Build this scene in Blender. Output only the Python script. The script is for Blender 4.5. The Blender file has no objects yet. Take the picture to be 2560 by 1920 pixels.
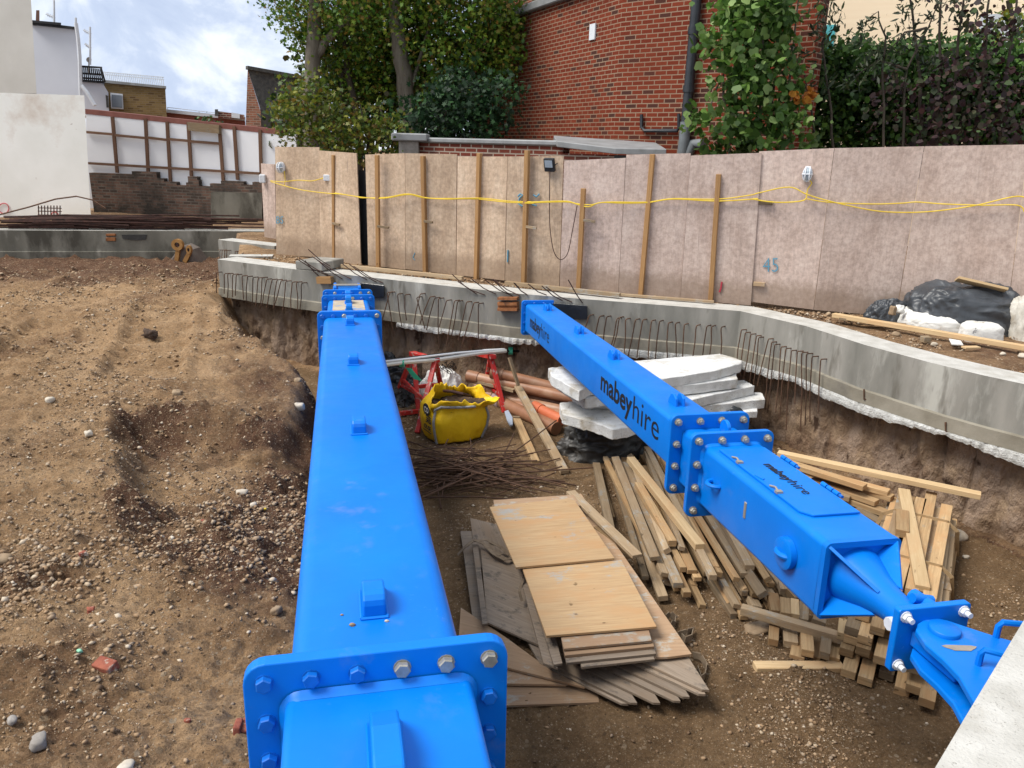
import bpy, math, random
import numpy as np
from mathutils import Vector as V, Matrix
random.seed(11); rng = np.random.default_rng(11)
R = math.radians
scene = bpy.context.scene
# ---------------------------------------------------------------- camera model (also used to measure the place)
K = 2560/2212; F = 1933.0; CX, CY = 1280.0, 960.0; EYE = 1.65
dn = V(((1100-CX)/F, -(7290-CY)/F, -1.0)).normalized(); up_ = -dn
fw = V((0, 0, -1)); fw = (fw-up_*fw.dot(up_)).normalized(); rt = fw.cross(up_)
C2W = Matrix((rt, fw, up_))
cam = bpy.data.objects.new('camera', bpy.data.cameras.new('camera')); scene.collection.objects.link(cam)
cam.matrix_world = Matrix.Translation((0, 0, EYE)) @ C2W.to_4x4()
cam.data.sensor_width = 36; cam.data.lens = 36*F/2560; cam.data.clip_end = 2000; cam.data.clip_start = .05
scene.camera = cam
def ray(x, y): return C2W @ V(((x*K-CX)/F, -(y*K-CY)/F, -1))
def D(x, y, z):
    r = ray(x, y); return V((0, 0, EYE))+r*((z-EYE)/r.z)
def DY(x, y, Y):
    r = ray(x, y); return V((0, 0, EYE))+r*(Y/r.y)
def zm(ox, oy, s): return lambda x, y: ((x/s+ox)/K, (y/s+oy)/K)
def onpath(x, y, path, off=0.0):
    """where the sight line of a pixel meets the vertical sheet standing on a path; off moves it towards the viewer"""
    r = ray(x, y); best = None
    for i in range(len(path)-1):
        a, b = path[i], path[i+1]; dx, dy = b[0]-a[0], b[1]-a[1]
        den = r.x*dy-r.y*dx
        if abs(den) < 1e-9: continue
        t = (a[0]*dy-a[1]*dx)/den; u = (t*r.x-a[0])/dx if abs(dx) > abs(dy) else (t*r.y-a[1])/dy
        lo = -1e9 if i == 0 else -1e-6; hi = 1e9 if i == len(path)-2 else 1+1e-6
        if t > 0 and lo <= u <= hi and (best is None or t < best[0]):
            n = V((dy, -dx, 0)).normalized()
            if n.dot(r) > 0: n = -n
            best = (t, n)
    t, n = best
    return V((0, 0, EYE))+r*t+n*off
ZB = -.2      # top of the far capping beam and the ground behind it
ZF = -1.75    # floor of the dig
# ---------------------------------------------------------------- numpy noise
def _h(i, j, k, s):
    n = (i*374761393+j*668265263+k*2147483647+s*974634777) & 0xffffffff
    n = ((n ^ (n >> 13))*1274126177) & 0xffffffff
    return ((n ^ (n >> 16)) & 0xffff)/65535.0
def vnoise(P, s=0):
    P = np.asarray(P, float); I = np.floor(P).astype(np.int64); f = P-I; f = f*f*(3-2*f); o = 0
    for a in (0, 1):
        for b in (0, 1):
            for c in (0, 1):
                w = (f[:, 0] if a else 1-f[:, 0])*(f[:, 1] if b else 1-f[:, 1])*(f[:, 2] if c else 1-f[:, 2])
                o = o+w*_h(I[:, 0]+a, I[:, 1]+b, I[:, 2]+c, s)
    return o*2-1
def fbm(P, oct=4, s=0, g=.5):
    P = np.asarray(P, float); o = 0; a = 1
    for i in range(oct): o = o+a*vnoise(P*(2.03**i), s+i); a *= g
    return o
def sst(a, b, x):
    t = np.clip((x-a)/(b-a), 0, 1); return t*t*(3-2*t)
# ---------------------------------------------------------------- mesh helpers
ORG = {}
class MB:
    def __init__(s): s.v = []; s.f = []; s.u = []; s.m = []
    def add(s, vs, fs, us=None, m=0):
        o = len(s.v); s.v += [V(v) for v in vs]
        for i, f in enumerate(fs):
            s.f.append([k+o for k in f]); s.u.append(us[i] if us else None); s.m.append(m)
        return s
    def frame(s, o, ex, ey, ez, lo, hi, m=0):
        """a box in the frame o + ex,ey,ez between lo and hi"""
        c = [V(o)+ex*x+ey*y+ez*z for x in (lo[0], hi[0]) for y in (lo[1], hi[1]) for z in (lo[2], hi[2])]
        L = hi[0]-lo[0]; w = hi[1]-lo[1]; h = hi[2]-lo[2]
        fs = [(0, 1, 3, 2), (4, 6, 7, 5), (0, 4, 5, 1), (2, 3, 7, 6), (0, 2, 6, 4), (1, 5, 7, 3)]
        us = [[(0, 0), (0, h), (w, h), (w, 0)], [(0, 0), (w, 0), (w, h), (0, h)], [(0, 0), (L, 0), (L, h), (0, h)],
              [(0, 0), (0, h), (L, h), (L, 0)], [(0, 0), (0, w), (L, w), (L, 0)], [(0, 0), (L, 0), (L, w), (0, w)]]
        return s.add(c, fs, us, m)
    def box(s, c, d, rz=0, m=0):
        ex = V((math.cos(rz), math.sin(rz), 0)); ey = V((-math.sin(rz), math.cos(rz), 0))
        return s.frame(c, ex, ey, V((0, 0, 1)), (-d[0]/2, -d[1]/2, -d[2]/2), (d[0]/2, d[1]/2, d[2]/2), m)
    def bar(s, a, b, w, h, up=(0, 0, 1), roll=0, m=0):
        a, b = V(a), V(b); ex = (b-a); L = ex.length; ex.normalize()
        ey = V(up).cross(ex)
        if ey.length < 1e-4: ey = V((1, 0, 0)).cross(ex)
        ey.normalize(); ez = ex.cross(ey)
        if roll: q = Matrix.Rotation(roll, 3, ex); ey = q@ey; ez = q@ez
        return s.frame(a, ex, ey, ez, (0, -w/2, -h/2), (L, w/2, h/2), m)
    def tube(s, pts, r, n=8, m=0):
        pts = [V(p) for p in pts]; vs = []; N = len(pts); rr = r if hasattr(r, '__len__') else [r]*N; ref = None
        for i, p in enumerate(pts):
            t = (pts[min(i+1, N-1)]-pts[max(i-1, 0)]).normalized()
            if ref is None: ref = t.orthogonal()
            ref = (ref-t*ref.dot(t)).normalized(); b = t.cross(ref)
            vs += [p+(ref*math.cos(2*math.pi*k/n)+b*math.sin(2*math.pi*k/n))*rr[i] for k in range(n)]
        fs = [(i*n+k, i*n+(k+1) % n, (i+1)*n+(k+1) % n, (i+1)*n+k) for i in range(N-1) for k in range(n)]
        fs += [tuple(range(n))[::-1], tuple(range((N-1)*n, N*n))]
        return s.add(vs, fs, None, m)
    def loft(s, rings, cap=True, m=0):
        n = len(rings[0]); vs = [p for r in rings for p in r]
        fs = [(i*n+k, i*n+(k+1) % n, (i+1)*n+(k+1) % n, (i+1)*n+k) for i in range(len(rings)-1) for k in range(n)]
        if cap: fs += [tuple(range(n))[::-1], tuple(range((len(rings)-1)*n, len(rings)*n))]
        return s.add(vs, fs, None, m)
    def slab(s, top, t, m=0):
        """a sheet from its top outline, t thick downwards; uv along its first edge"""
        top = [V(p) for p in top]; n = len(top); dz = V((0, 0, -t))
        e = (top[1]-top[0]); e.z = 0; e.normalize(); g = V((-e.y, e.x, 0)); L = lambda p: ((p-top[0]).dot(e), (p-top[0]).dot(g))
        s.add(top+[p+dz for p in top], [tuple(range(n)), tuple(range(2*n-1, n-1, -1))], [[L(p) for p in top], [L(p) for p in top[::-1]]], m)
        o = len(s.v)-2*n
        for k in range(n):
            l = (top[(k+1) % n]-top[k]).length
            s.f.append([o+k, o+n+k, o+n+(k+1) % n, o+(k+1) % n]); s.u.append([(0, t*9), (0, 0), (l, 0), (l, t*9)]); s.m.append(m)
        return s
    def prism(s, poly, d, m=0):
        """a flat outline pushed along d"""
        poly = [V(p) for p in poly]; n = len(poly); d = V(d)
        s.add(poly+[p+d for p in poly], [tuple(range(n))[::-1], tuple(range(n, 2*n))]+[(k, (k+1) % n, n+(k+1) % n, n+k) for k in range(n)], None, m)
        return s
    def build(s, name, mat, parent=None, bev=0, seg=1, smooth=False, org=None):
        me = bpy.data.meshes.new(name); A = np.array([tuple(v) for v in s.v])
        if parent is not None: o0 = ORG[parent.name]
        elif org is not None: o0 = V(org)
        else: o0 = V(((A[:, 0].min()+A[:, 0].max())/2, (A[:, 1].min()+A[:, 1].max())/2, A[:, 2].min()))
        me.from_pydata([tuple(v-o0) for v in s.v], [], s.f); me.update()
        uv = me.uv_layers.new(name='UVMap').data; k = 0
        for p, us in zip(me.polygons, s.u):
            if us is None:
                n = p.normal; ax = max(range(3), key=lambda i: abs(n[i])); a, b = [(1, 2), (0, 2), (0, 1)][ax]
                us = [(s.v[i][a], s.v[i][b]) for i in p.vertices]
            for j in range(len(us)): uv[k+j].uv = us[j]
            k += len(p.vertices)
        for mt in (mat if isinstance(mat, (list, tuple)) else [mat]): me.materials.append(mt)
        me.polygons.foreach_set('material_index', s.m)
        if smooth:
            me.polygons.foreach_set('use_smooth', [True]*len(me.polygons)); me.set_sharp_from_angle(angle=R(smooth if smooth > 1 else 40))
        return link(name, me, parent, o0, bev, seg)
def link(name, me, parent, o0, bev=0, seg=1):
    o = bpy.data.objects.new(name, me); scene.collection.objects.link(o); ORG[o.name] = V(o0)
    if parent is not None: o.parent = parent
    else: o.location = o0
    if bev:
        b = o.modifiers.new('bevel', 'BEVEL'); b.width = bev; b.segments = seg; b.limit_method = 'ANGLE'; b.angle_limit = R(40)
    return o
def tag(o, label=None, cat=None, group=None, kind=None):
    for k, v in (('label', label), ('category', cat), ('group', group), ('kind', kind)):
        if v: o[k] = v
    return o
def thing(name, label, cat, loc, group=None):
    o = bpy.data.objects.new(name, None); o.empty_display_size = .1; scene.collection.objects.link(o)
    o.location = loc; ORG[o.name] = V(loc); return tag(o, label, cat, group)
def npmesh(name, verts, nper, mat, parent=None, smooth=False, org=(0, 0, 0)):
    """many equal polygons of nper corners from a flat vertex array"""
    verts = np.asarray(verts, np.float32)-np.array(ORG[parent.name] if parent is not None else org, np.float32)
    n = len(verts)//nper; me = bpy.data.meshes.new(name)
    me.vertices.add(n*nper); me.vertices.foreach_set('co', verts.ravel())
    me.loops.add(n*nper); me.loops.foreach_set('vertex_index', np.arange(n*nper, dtype=np.int32))
    me.polygons.add(n); me.polygons.foreach_set('loop_start', np.arange(n, dtype=np.int32)*nper); me.polygons.foreach_set('loop_total', np.full(n, nper, np.int32))
    me.update(calc_edges=True); me.materials.append(mat)
    return link(name, me, parent, V(org))
def gridmesh(name, P, mat, parent=None, smooth=True, closed_u=False, attr=None, org=None):
    """P[rows, cols, 3] as one sheet"""
    r, c = P.shape[:2]; o0 = ORG[parent.name] if parent is not None else V(org if org is not None else (0, 0, 0))
    co = (P.reshape(-1, 3)-np.array(o0)).astype(np.float32)
    i = np.arange(r-1)[:, None]; j = np.arange(c if closed_u else c-1)[None, :]; j2 = (j+1) % c
    q = np.stack([i*c+j, i*c+j2, (i+1)*c+j2, (i+1)*c+j], -1).reshape(-1, 4).astype(np.int32)
    me = bpy.data.meshes.new(name); me.vertices.add(len(co)); me.vertices.foreach_set('co', co.ravel())
    me.loops.add(q.size); me.loops.foreach_set('vertex_index', q.ravel())
    me.polygons.add(len(q)); me.polygons.foreach_set('loop_start', np.arange(len(q), dtype=np.int32)*4); me.polygons.foreach_set('loop_total', np.full(len(q), 4, np.int32))
    me.update(calc_edges=True); me.polygons.foreach_set('use_smooth', np.full(len(q), smooth))
    if attr is not None:
        for n_, a_ in attr.items():
            at = me.attributes.new(n_, 'FLOAT', 'POINT'); at.data.foreach_set('value', a_.ravel().astype(np.float32))
    me.materials.append(mat)
    return link(name, me, parent, o0)
# ---------------------------------------------------------------- materials
class NT:
    def __init__(s, name):
        s.m = bpy.data.materials.new(name); s.m.use_nodes = True; s.t = s.m.node_tree; s.t.nodes.clear()
        s.out = s.n('ShaderNodeOutputMaterial'); s.b = s.n('ShaderNodeBsdfPrincipled'); s.l(s.b.outputs[0], s.out.inputs[0])
    def n(s, typ, **k):
        x = s.t.nodes.new(typ)
        for a, v in k.items(): setattr(x, a, v)
        return x
    def l(s, a, b): s.t.links.new(a, b)
    def val(s, x, name, v): x.inputs[name].default_value = v
    def noise(s, vec, sc, det=5, rough=.55, typ=None):
        x = s.n('ShaderNodeTexNoise'); x.inputs['Scale'].default_value = sc; x.inputs['Detail'].default_value = det; x.inputs['Roughness'].default_value = rough
        s.l(vec, x.inputs['Vector']); return x.outputs[0]
    def ramp(s, fac, stops):
        x = s.n('ShaderNodeValToRGB'); e = x.color_ramp.elements
        while len(e) < len(stops): e.new(.5)
        for k, (p, c) in enumerate(stops): e[k].position = p; e[k].color = c if len(c) == 4 else (*c, 1)
        s.l(fac, x.inputs[0]); return x.outputs[0]
    def mix(s, fac, a, b, mode='MIX'):
        x = s.n('ShaderNodeMix', data_type='RGBA', blend_type=mode)
        for sock, v in ((x.inputs[0], fac), (x.inputs[6], a), (x.inputs[7], b)):
            if hasattr(v, 'links'): s.l(v, sock)
            elif isinstance(v, tuple): sock.default_value = (*v, 1)
            else: sock.default_value = v
        return x.outputs[2]
    def math(s, op, a, b=0.0):
        x = s.n('ShaderNodeMath', operation=op)
        for i, v in enumerate((a, b)):
            if hasattr(v, 'links'): s.l(v, x.inputs[i])
            else: x.inputs[i].default_value = v
        return x.outputs[0]
    def coord(s, kind='Object', stretch=(1, 1, 1), rnd=True):
        tc = s.n('ShaderNodeTexCoord'); mp = s.n('ShaderNodeMapping'); mp.inputs['Scale'].default_value = stretch
        s.l(tc.outputs[kind], mp.inputs['Vector'])
        if not rnd: return mp.outputs[0]
        oi = s.n('ShaderNodeObjectInfo'); va = s.n('ShaderNodeVectorMath', operation='ADD'); mu = s.math('MULTIPLY', oi.outputs['Random'], 37.0)
        s.l(mp.outputs[0], va.inputs[0]); s.l(mu, va.inputs[1]); return va.outputs[0]
    def bump(s, h, st=.3, dist=.01, prev=None):
        x = s.n('ShaderNodeBump'); x.inputs['Strength'].default_value = st; x.inputs['Distance'].default_value = dist; s.l(h, x.inputs['Height'])
        if prev is not None: s.l(prev, x.inputs['Normal'])
        s.l(x.outputs[0], s.b.inputs['Normal']); return x.outputs[0]
    def hsv(s, col, v):
        x = s.n('ShaderNodeHueSaturation'); s.l(col, x.inputs['Color'])
        s.l(v, x.inputs['Value']); return x.outputs[0]
def M(name, c1, c2=None, sc=4, rough=.8, bump=.2, bsc=60, bd=.004, spec=.3, metal=0, coord='Object', stretch=(1, 1, 1), c3=None, c3sc=2, c3t=(.55, .7), c4=None, c4sc=14, c4t=(.6, .66), rnd=0, det=6):
    t = NT(name); v = t.coord(coord, stretch); c2 = c2 or c1
    col = t.ramp(t.noise(v, sc, det), [(.32, c1), (.68, c2)])
    if c3: col = t.mix(t.ramp(t.noise(v, c3sc, 6, .65), [(c3t[0], (0, 0, 0)), (c3t[1], (1, 1, 1))]), col, c3)
    if c4: col = t.mix(t.ramp(t.noise(v, c4sc, 4, .6), [(c4t[0], (0, 0, 0)), (c4t[1], (1, 1, 1))]), col, c4)
    if rnd:
        oi = t.n('ShaderNodeObjectInfo'); col = t.hsv(col, t.math('ADD', t.math('MULTIPLY', oi.outputs['Random'], 2*rnd), 1-rnd))
    t.l(col, t.b.inputs['Base Color']); t.b.inputs['Roughness'].default_value = rough; t.b.inputs['Metallic'].default_value = metal; t.b.inputs['Specular IOR Level'].default_value = spec
    if bump: t.bump(t.noise(v, bsc, 4, .6), bump, bd)
    return t.m
def text(name, s, parent, mat, pos, ex, ey, w, h, ext=.0012, bold=0, shear=0):
    """lettering as thin raised paint: left-bottom corner pos, w along ex, h (of the whole box) along ey"""
    cu = bpy.data.curves.new('lettering', 'FONT'); cu.body = s; cu.extrude = .01; cu.offset = bold; cu.shear = shear; cu.resolution_u = 3
    ob = bpy.data.objects.new('lettering_source', cu); scene.collection.objects.link(ob)
    dg = bpy.context.evaluated_depsgraph_get(); me = bpy.data.meshes.new_from_object(ob.evaluated_get(dg))
    bpy.data.objects.remove(ob); me.name = name
    n = len(me.vertices); co = np.empty(n*3); me.vertices.foreach_get('co', co); co = co.reshape(-1, 3)
    lo = co.min(0); hi = co.max(0); ex = V(ex).normalized(); ey = V(ey).normalized(); ez = ex.cross(ey); o0 = ORG[parent.name]
    q = (co-lo)/(hi-lo)
    P = np.array(V(pos)-o0)+np.outer(q[:, 0]*w, ex)+np.outer(q[:, 1]*h, ey)+np.outer(q[:, 2]*ext, ez)
    me.vertices.foreach_set('co', P.ravel()); me.materials.clear(); me.materials.append(mat); me.update()
    return link(name, me, parent, o0)
ORDN = ['first', 'second', 'third', 'fourth', 'fifth', 'sixth', 'seventh', 'eighth', 'ninth', 'tenth', 'eleventh', 'twelfth', 'thirteenth', 'fourteenth', 'fifteenth', 'sixteenth', 'seventeenth', 'eighteenth']
# ---- the palette
blue = None
def mk_blue():
    t = NT('blue_paint'); v = t.coord('Object')
    col = t.ramp(t.noise(v, 2.2, 4), [(.3, (.0, .152, .60)), (.7, (.0, .180, .68))])
    st = t.coord('Object', (1, 1, 1)); nz = t.noise(st, 38, 3, .7); big = t.noise(st, 1.6, 3)
    sm = t.math('MULTIPLY', t.ramp(nz, [(.64, (0, 0, 0)), (.70, (1, 1, 1))]), t.ramp(big, [(.5, (0, 0, 0)), (.62, (1, 1, 1))]))
    col = t.mix(t.math('MULTIPLY', sm, .22), col, (.12, .33, .72))
    d = t.math('MULTIPLY', t.ramp(t.noise(st, 7, 5, .7), [(.56, (0, 0, 0)), (.74, (1, 1, 1))]), t.ramp(t.noise(st, .9, 2), [(.46, (0, 0, 0)), (.62, (1, 1, 1))]))
    col = t.mix(t.math('MULTIPLY', d, .2), col, (.30, .27, .22))
    sc = t.coord('Object', (9, 1.2, 9)); ch = t.math('MULTIPLY', t.ramp(t.noise(sc, 9, 5, .8), [(.72, (0, 0, 0)), (.74, (1, 1, 1))]), t.ramp(t.noise(st, 1.3, 2), [(.52, (0, 0, 0)), (.6, (1, 1, 1))]))
    col = t.mix(t.math('MULTIPLY', ch, .8), col, (.05, .06, .10))
    t.l(col, t.b.inputs['Base Color'])
    t.l(t.ramp(t.noise(v, 5, 4), [(.3, (.34, .34, .34)), (.7, (.5, .5, .5))]), t.b.inputs['Roughness'])
    t.b.inputs['Specular IOR Level'].default_value = .28
    t.bump(t.noise(v, 9, 3), .12, .01); return t.m
def mk_wood(name, c1, c2, c3=None, rnd=.25, sc=7, grey=None, gt=(.55, .63), gs=.9):
    """grain runs along u"""
    t = NT(name); v = t.coord('UV', (1.2, 22, 1)); v2 = t.coord('UV', (1, 2.5, 1)); v3 = t.coord('UV', (5, 8, 1))
    col = t.ramp(t.noise(v, 3.0, 5, .65), [(.3, c1), (.7, c2)])
    if c3: col = t.mix(t.ramp(t.noise(v2, 2.4, 5, .6), [(.48, (0, 0, 0)), (.66, (1, 1, 1))]), col, c3)
    if grey: col = t.mix(t.ramp(t.noise(v3, gs, 8, .75), [(gt[0], (0, 0, 0)), (gt[1], (1, 1, 1))]), col, grey)
    col = t.mix(t.ramp(t.noise(v3, 2.1, 3, .5), [(.70, (0, 0, 0)), (.76, (.75, .75, .75))]), col, (c1[0]*.3, c1[1]*.27, c1[2]*.25))
    oi = t.n('ShaderNodeObjectInfo'); col = t.hsv(col, t.math('ADD', t.math('MULTIPLY', oi.outputs['Random'], 2*rnd), 1-rnd))
    t.l(col, t.b.inputs['Base Color']); t.b.inputs['Roughness'].default_value = .82; t.b.inputs['Specular IOR Level'].default_value = .2
    t.bump(t.noise(v, 6, 4, .7), .35, .004); return t.m
def mk_brick(name, c1, c2, mortar, bw=.215, bh=.071, ms=.011, dark=None, fac=.06, bump=.4, soot=None):
    t = NT(name); v = t.coord('UV', (1, 1, 1), rnd=False)
    nx = t.n('ShaderNodeTexNoise'); nx.inputs['Scale'].default_value = 3; t.l(v, nx.inputs['Vector'])
    wv = t.n('ShaderNodeVectorMath', operation='MULTIPLY_ADD'); t.l(nx.outputs['Color'], wv.inputs[0]); wv.inputs[1].default_value = (.008, .008, 0); t.l(v, wv.inputs[2])
    b = t.n('ShaderNodeTexBrick'); t.l(wv.outputs[0], b.inputs['Vector']); b.inputs['Scale'].default_value = 1
    b.inputs['Brick Width'].default_value = bw; b.inputs['Row Height'].default_value = bh; b.inputs['Mortar Size'].default_value = ms; b.inputs['Mortar Smooth'].default_value = .15; b.inputs['Bias'].default_value = -.15
    b.inputs['Color1'].default_value = (*c1, 1); b.inputs['Color2'].default_value = (*c2, 1); b.inputs['Mortar'].default_value = (*mortar, 1)
    col = b.outputs['Color']
    if dark:   # a few over-burnt bricks: a second brick layer with its own random pick
        b2 = t.n('ShaderNodeTexBrick'); t.l(wv.outputs[0], b2.inputs['Vector']); b2.inputs['Scale'].default_value = 1
        for k in ('Brick Width', 'Row Height', 'Mortar Size'): b2.inputs[k].default_value = b.inputs[k].default_value
        b2.inputs['Color1'].default_value = (0, 0, 0, 1); b2.inputs['Color2'].default_value = (1, 1, 1, 1); b2.inputs['Mortar'].default_value = (0, 0, 0, 1)
        col = t.mix(t.ramp(b2.outputs['Color'], [(1-fac-.06, (0, 0, 0)), (1-fac, (.8, .8, .8))]), col, dark)
    col = t.mix(t.ramp(t.noise(v, 1.1, 5, .6), [(.4, (0, 0, 0)), (.8, (.4, .4, .4))]), col, (c2[0]*.55, c2[1]*.55, c2[2]*.55))
    if soot: col = t.mix(t.ramp(t.noise(v, .9, 6, .7), [(.42, (0, 0, 0)), (.62, (1, 1, 1))]), col, soot)
    col = t.mix(.18, col, t.ramp(t.noise(v, 60, 3), [(.3, (.02, .02, .02)), (.7, (.6, .5, .4))]), 'OVERLAY')
    t.l(col, t.b.inputs['Base Color']); t.b.inputs['Roughness'].default_value = .9; t.b.inputs['Specular IOR Level'].default_value = .15
    h = t.math('SUBTRACT', 1.0, b.outputs['Fac']); hh = t.math('ADD', h, t.math('MULTIPLY', t.noise(v, 80, 3), .4)); t.bump(hh, bump, .008); return t.m
def mk_leaf(name, cols, rough=.5, trans=.25):
    t = NT(name); g = t.n('ShaderNodeNewGeometry'); n = len(cols)
    col = t.ramp(g.outputs['Random Per Island'], [((k+.5)/n, c) for k, c in enumerate(cols)])
    v = t.coord('Object'); col = t.hsv(col, t.ramp(t.noise(v, .9, 3), [(.3, (.62, .62, .62)), (.7, (1.3, 1.3, 1.3))]))
    t.l(col, t.b.inputs['Base Color']); t.b.inputs['Roughness'].default_value = rough; t.b.inputs['Specular IOR Level'].default_value = .35
    tr = t.n('ShaderNodeBsdfTranslucent'); t.l(col, tr.inputs[0]); ms = t.n('ShaderNodeMixShader'); ms.inputs[0].default_value = trans
    t.l(t.b.outputs[0], ms.inputs[1]); t.l(tr.outputs[0], ms.inputs[2]); t.l(ms.outputs[0], t.out.inputs[0]); return t.m
blue = mk_blue()
bolt_zinc = M('zinc_bolt', (.32, .30, .25), (.46, .43, .36), 30, .45, .1, 200, .001, .5, .6)
bolt_blue = M('painted_bolt', (.0, .11, .45), (.005, .14, .56), 30, .4, .1, 200, .001, .5)
steel_grey = M('worn_steel', (.30, .27, .23), (.42, .38, .32), 20, .5, .1, 200, .001, .5, .5)
black_paint = M('black_lettering', (.012, .013, .016), None, rough=.5, bump=0)
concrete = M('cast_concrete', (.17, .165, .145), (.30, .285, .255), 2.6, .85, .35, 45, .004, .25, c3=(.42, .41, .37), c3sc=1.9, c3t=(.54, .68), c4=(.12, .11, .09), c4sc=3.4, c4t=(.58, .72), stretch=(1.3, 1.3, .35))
kicker = M('tan_stained_concrete', (.20, .18, .14), (.30, .275, .225), 3, .9, .5, 40, .006, .15, c3=(.17, .155, .13), c3sc=2, c3t=(.55, .7))
concrete_lit = M('concrete_lit_top', (.40, .385, .35), (.53, .515, .48), 7, .9, .9, 70, .006, .25, c3=(.36, .33, .28), c3sc=2.2, c3t=(.58, .74), c4=(.26, .245, .22), c4sc=110, c4t=(.60, .70))  # paler than the faces: light falling on beam tops is put into the colour
concrete_dark = M('damp_concrete', (.115, .108, .088), (.23, .215, .18), 1.9, .85, .4, 40, .006, .2, c3=(.075, .068, .055), c3sc=1.1, c3t=(.50, .62), c4=(.33, .31, .27), c4sc=1.7, c4t=(.60, .72), stretch=(1, 1, .5))
poly_white = M('expanded_polystyrene', (.60, .60, .585), (.76, .76, .75), 9, .75, 1.0, 70, .012, .25, c3=(.42, .37, .29), c3sc=3.2, c3t=(.52, .70), c4=(.16, .15, .13), c4sc=38, c4t=(.655, .70))
poly_edge = M('cut_polystyrene_strip', (.42, .415, .39), (.66, .66, .64), 14, .85, 1.0, 60, .02, .3, c3=(.33, .29, .24), c3sc=4, c3t=(.60, .72))
rust = M('rusty_rebar', (.055, .032, .022), (.12, .062, .036), 25, .85, .4, 200, .002, .3, rnd=.3)
rust_dark = M('dark_rusty_rebar', (.030, .018, .015), (.075, .034, .026), 12, .85, .4, 200, .002, .3, rnd=.35)
rust_light = M('bright_rusty_steel', (.23, .085, .03), (.36, .15, .06), 12, .8, .3, 90, .002, .3, c3=(.09, .045, .028), c3sc=8, c3t=(.5, .65))
wood_new = mk_wood('sawn_softwood', (.27, .175, .09), (.44, .30, .16), (.36, .21, .10), .38, grey=(.26, .22, .17), gt=(.60, .70))
wood_old = mk_wood('weathered_softwood', (.23, .165, .10), (.35, .26, .165), (.27, .185, .11), .42, grey=(.29, .27, .235))
wood_post = mk_wood('treated_post_timber', (.27, .145, .06), (.41, .24, .105), (.33, .18, .075), .14)
wood_bright = mk_wood('fresh_pale_timber', (.46, .32, .17), (.58, .43, .25), (.52, .34, .18), .12)
ply_face = mk_wood('birch_ply_face', (.40, .255, .135), (.53, .37, .205), (.48, .29, .145), .12, grey=(.37, .35, .315), gt=(.56, .63), gs=.42)
ply_grey = mk_wood('weathered_grey_ply', (.20, .155, .115), (.30, .24, .185), (.25, .185, .13), .25, grey=(.13, .11, .09))
ply_brown = mk_wood('brown_shuttering_ply', (.29, .19, .115), (.40, .27, .17), (.33, .21, .13), .22, grey=(.36, .33, .28))
black_film = M('black_polythene', (.011, .012, .014), (.024, .026, .029), 3, .30, .35, 14, .02, .55)
grey_film = M('dark_grey_polythene', (.035, .039, .045), (.06, .066, .075), 3, .42, .4, 11, .02, .5)
dusty_film = M('dusty_black_polythene', (.02, .02, .02), (.05, .046, .042), 3, .5, .35, 16, .02, .45, c3=(.13, .115, .10), c3sc=2.5, c3t=(.58, .72))
white_sack = M('white_woven_sack', (.62, .61, .57), (.75, .74, .71), 5, .75, .4, 25, .01, .3, c3=(.42, .36, .28), c3sc=3, c3t=(.58, .72))
red_steel = M('red_trestle_paint', (.42, .02, .018), (.55, .035, .028), 6, .45, .2, 80, .002, .4, c3=(.42, .30, .26), c3sc=14, c3t=(.56, .62), c4=(.16, .02, .015), c4sc=9, c4t=(.62, .7))
terracotta = M('terracotta_plastic_pipe', (.25, .115, .062), (.34, .165, .092), 5, .45, .12, 60, .002, .4, c3=(.36, .22, .14), c3sc=3, c3t=(.5, .7), rnd=.15)
orange_pipe = M('orange_plastic_pipe', (.50, .13, .06), (.58, .17, .08), 5, .4, .1, 60, .002, .45)
yellow_bag = M('yellow_woven_polypropylene', (.78, .47, .008), (.86, .55, .012), 4, .5, .45, 30, .012, .4, c3=(.50, .27, .015), c3sc=1.8, c3t=(.58, .74))
navy = M('navy_print', (.012, .018, .045), None, rough=.5, bump=0)
grey_strap = M('grey_webbing', (.22, .22, .23), (.3, .3, .31), 30, .8, .3, 200, .002)
hess = M('frayed_brown_webbing', (.17, .125, .085), (.26, .20, .14), 20, .9, .5, 150, .003)
lead = M('lead_grey_coping', (.20, .205, .21), (.29, .295, .30), 4, .6, .3, 30, .004, .4, c3=(.20, .2, .19), c3sc=3)
slate = M('slate_roof', (.045, .045, .045), (.10, .095, .085), 9, .8, .9, 14, .03, .3, c3=(.14, .13, .09), c3sc=5, c3t=(.6, .7))
render_white = M('white_cement_render', (.76, .75, .70), (.84, .83, .79), 1.2, .9, .25, 30, .004, .2, c3=(.55, .46, .38), c3sc=.6, c3t=(.54, .72), c4=(.30, .21, .17), c4sc=2.6, c4t=(.69, .74))
paint_white = M('white_painted_wall', (.58, .60, .66), (.62, .64, .70), 1.5, .8, .1, 30, .003, .25)
sheet_white = M('white_sheeting', (.76, .77, .80), (.82, .83, .86), 1.2, .6, .05, 6, .01, .3)
batten_brown = mk_wood('brown_stained_batten', (.13, .07, .045), (.21, .12, .08), (.17, .095, .06), .15)
black_iron = M('black_iron', (.015, .015, .017), (.025, .025, .027), 20, .5, .05)
white_metal = M('white_metal', (.6, .62, .66), (.68, .7, .73), 20, .5, .05)
pipe_black = M('black_drainpipe_plastic', (.02, .023, .028), (.035, .04, .047), 5, .4, .1, 40, .002, .45)
pipe_grey = M('grey_drainpipe_plastic', (.13, .145, .155), (.19, .205, .215), 6, .5, .1, 40, .002, .4)
yellow_cable = M('yellow_cable_sheath', (.68, .47, .03), (.78, .57, .06), 10, .45, .0)
black_cable = M('dark_brown_cable', (.035, .015, .012), (.05, .02, .016), 10, .5, .0)
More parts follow.
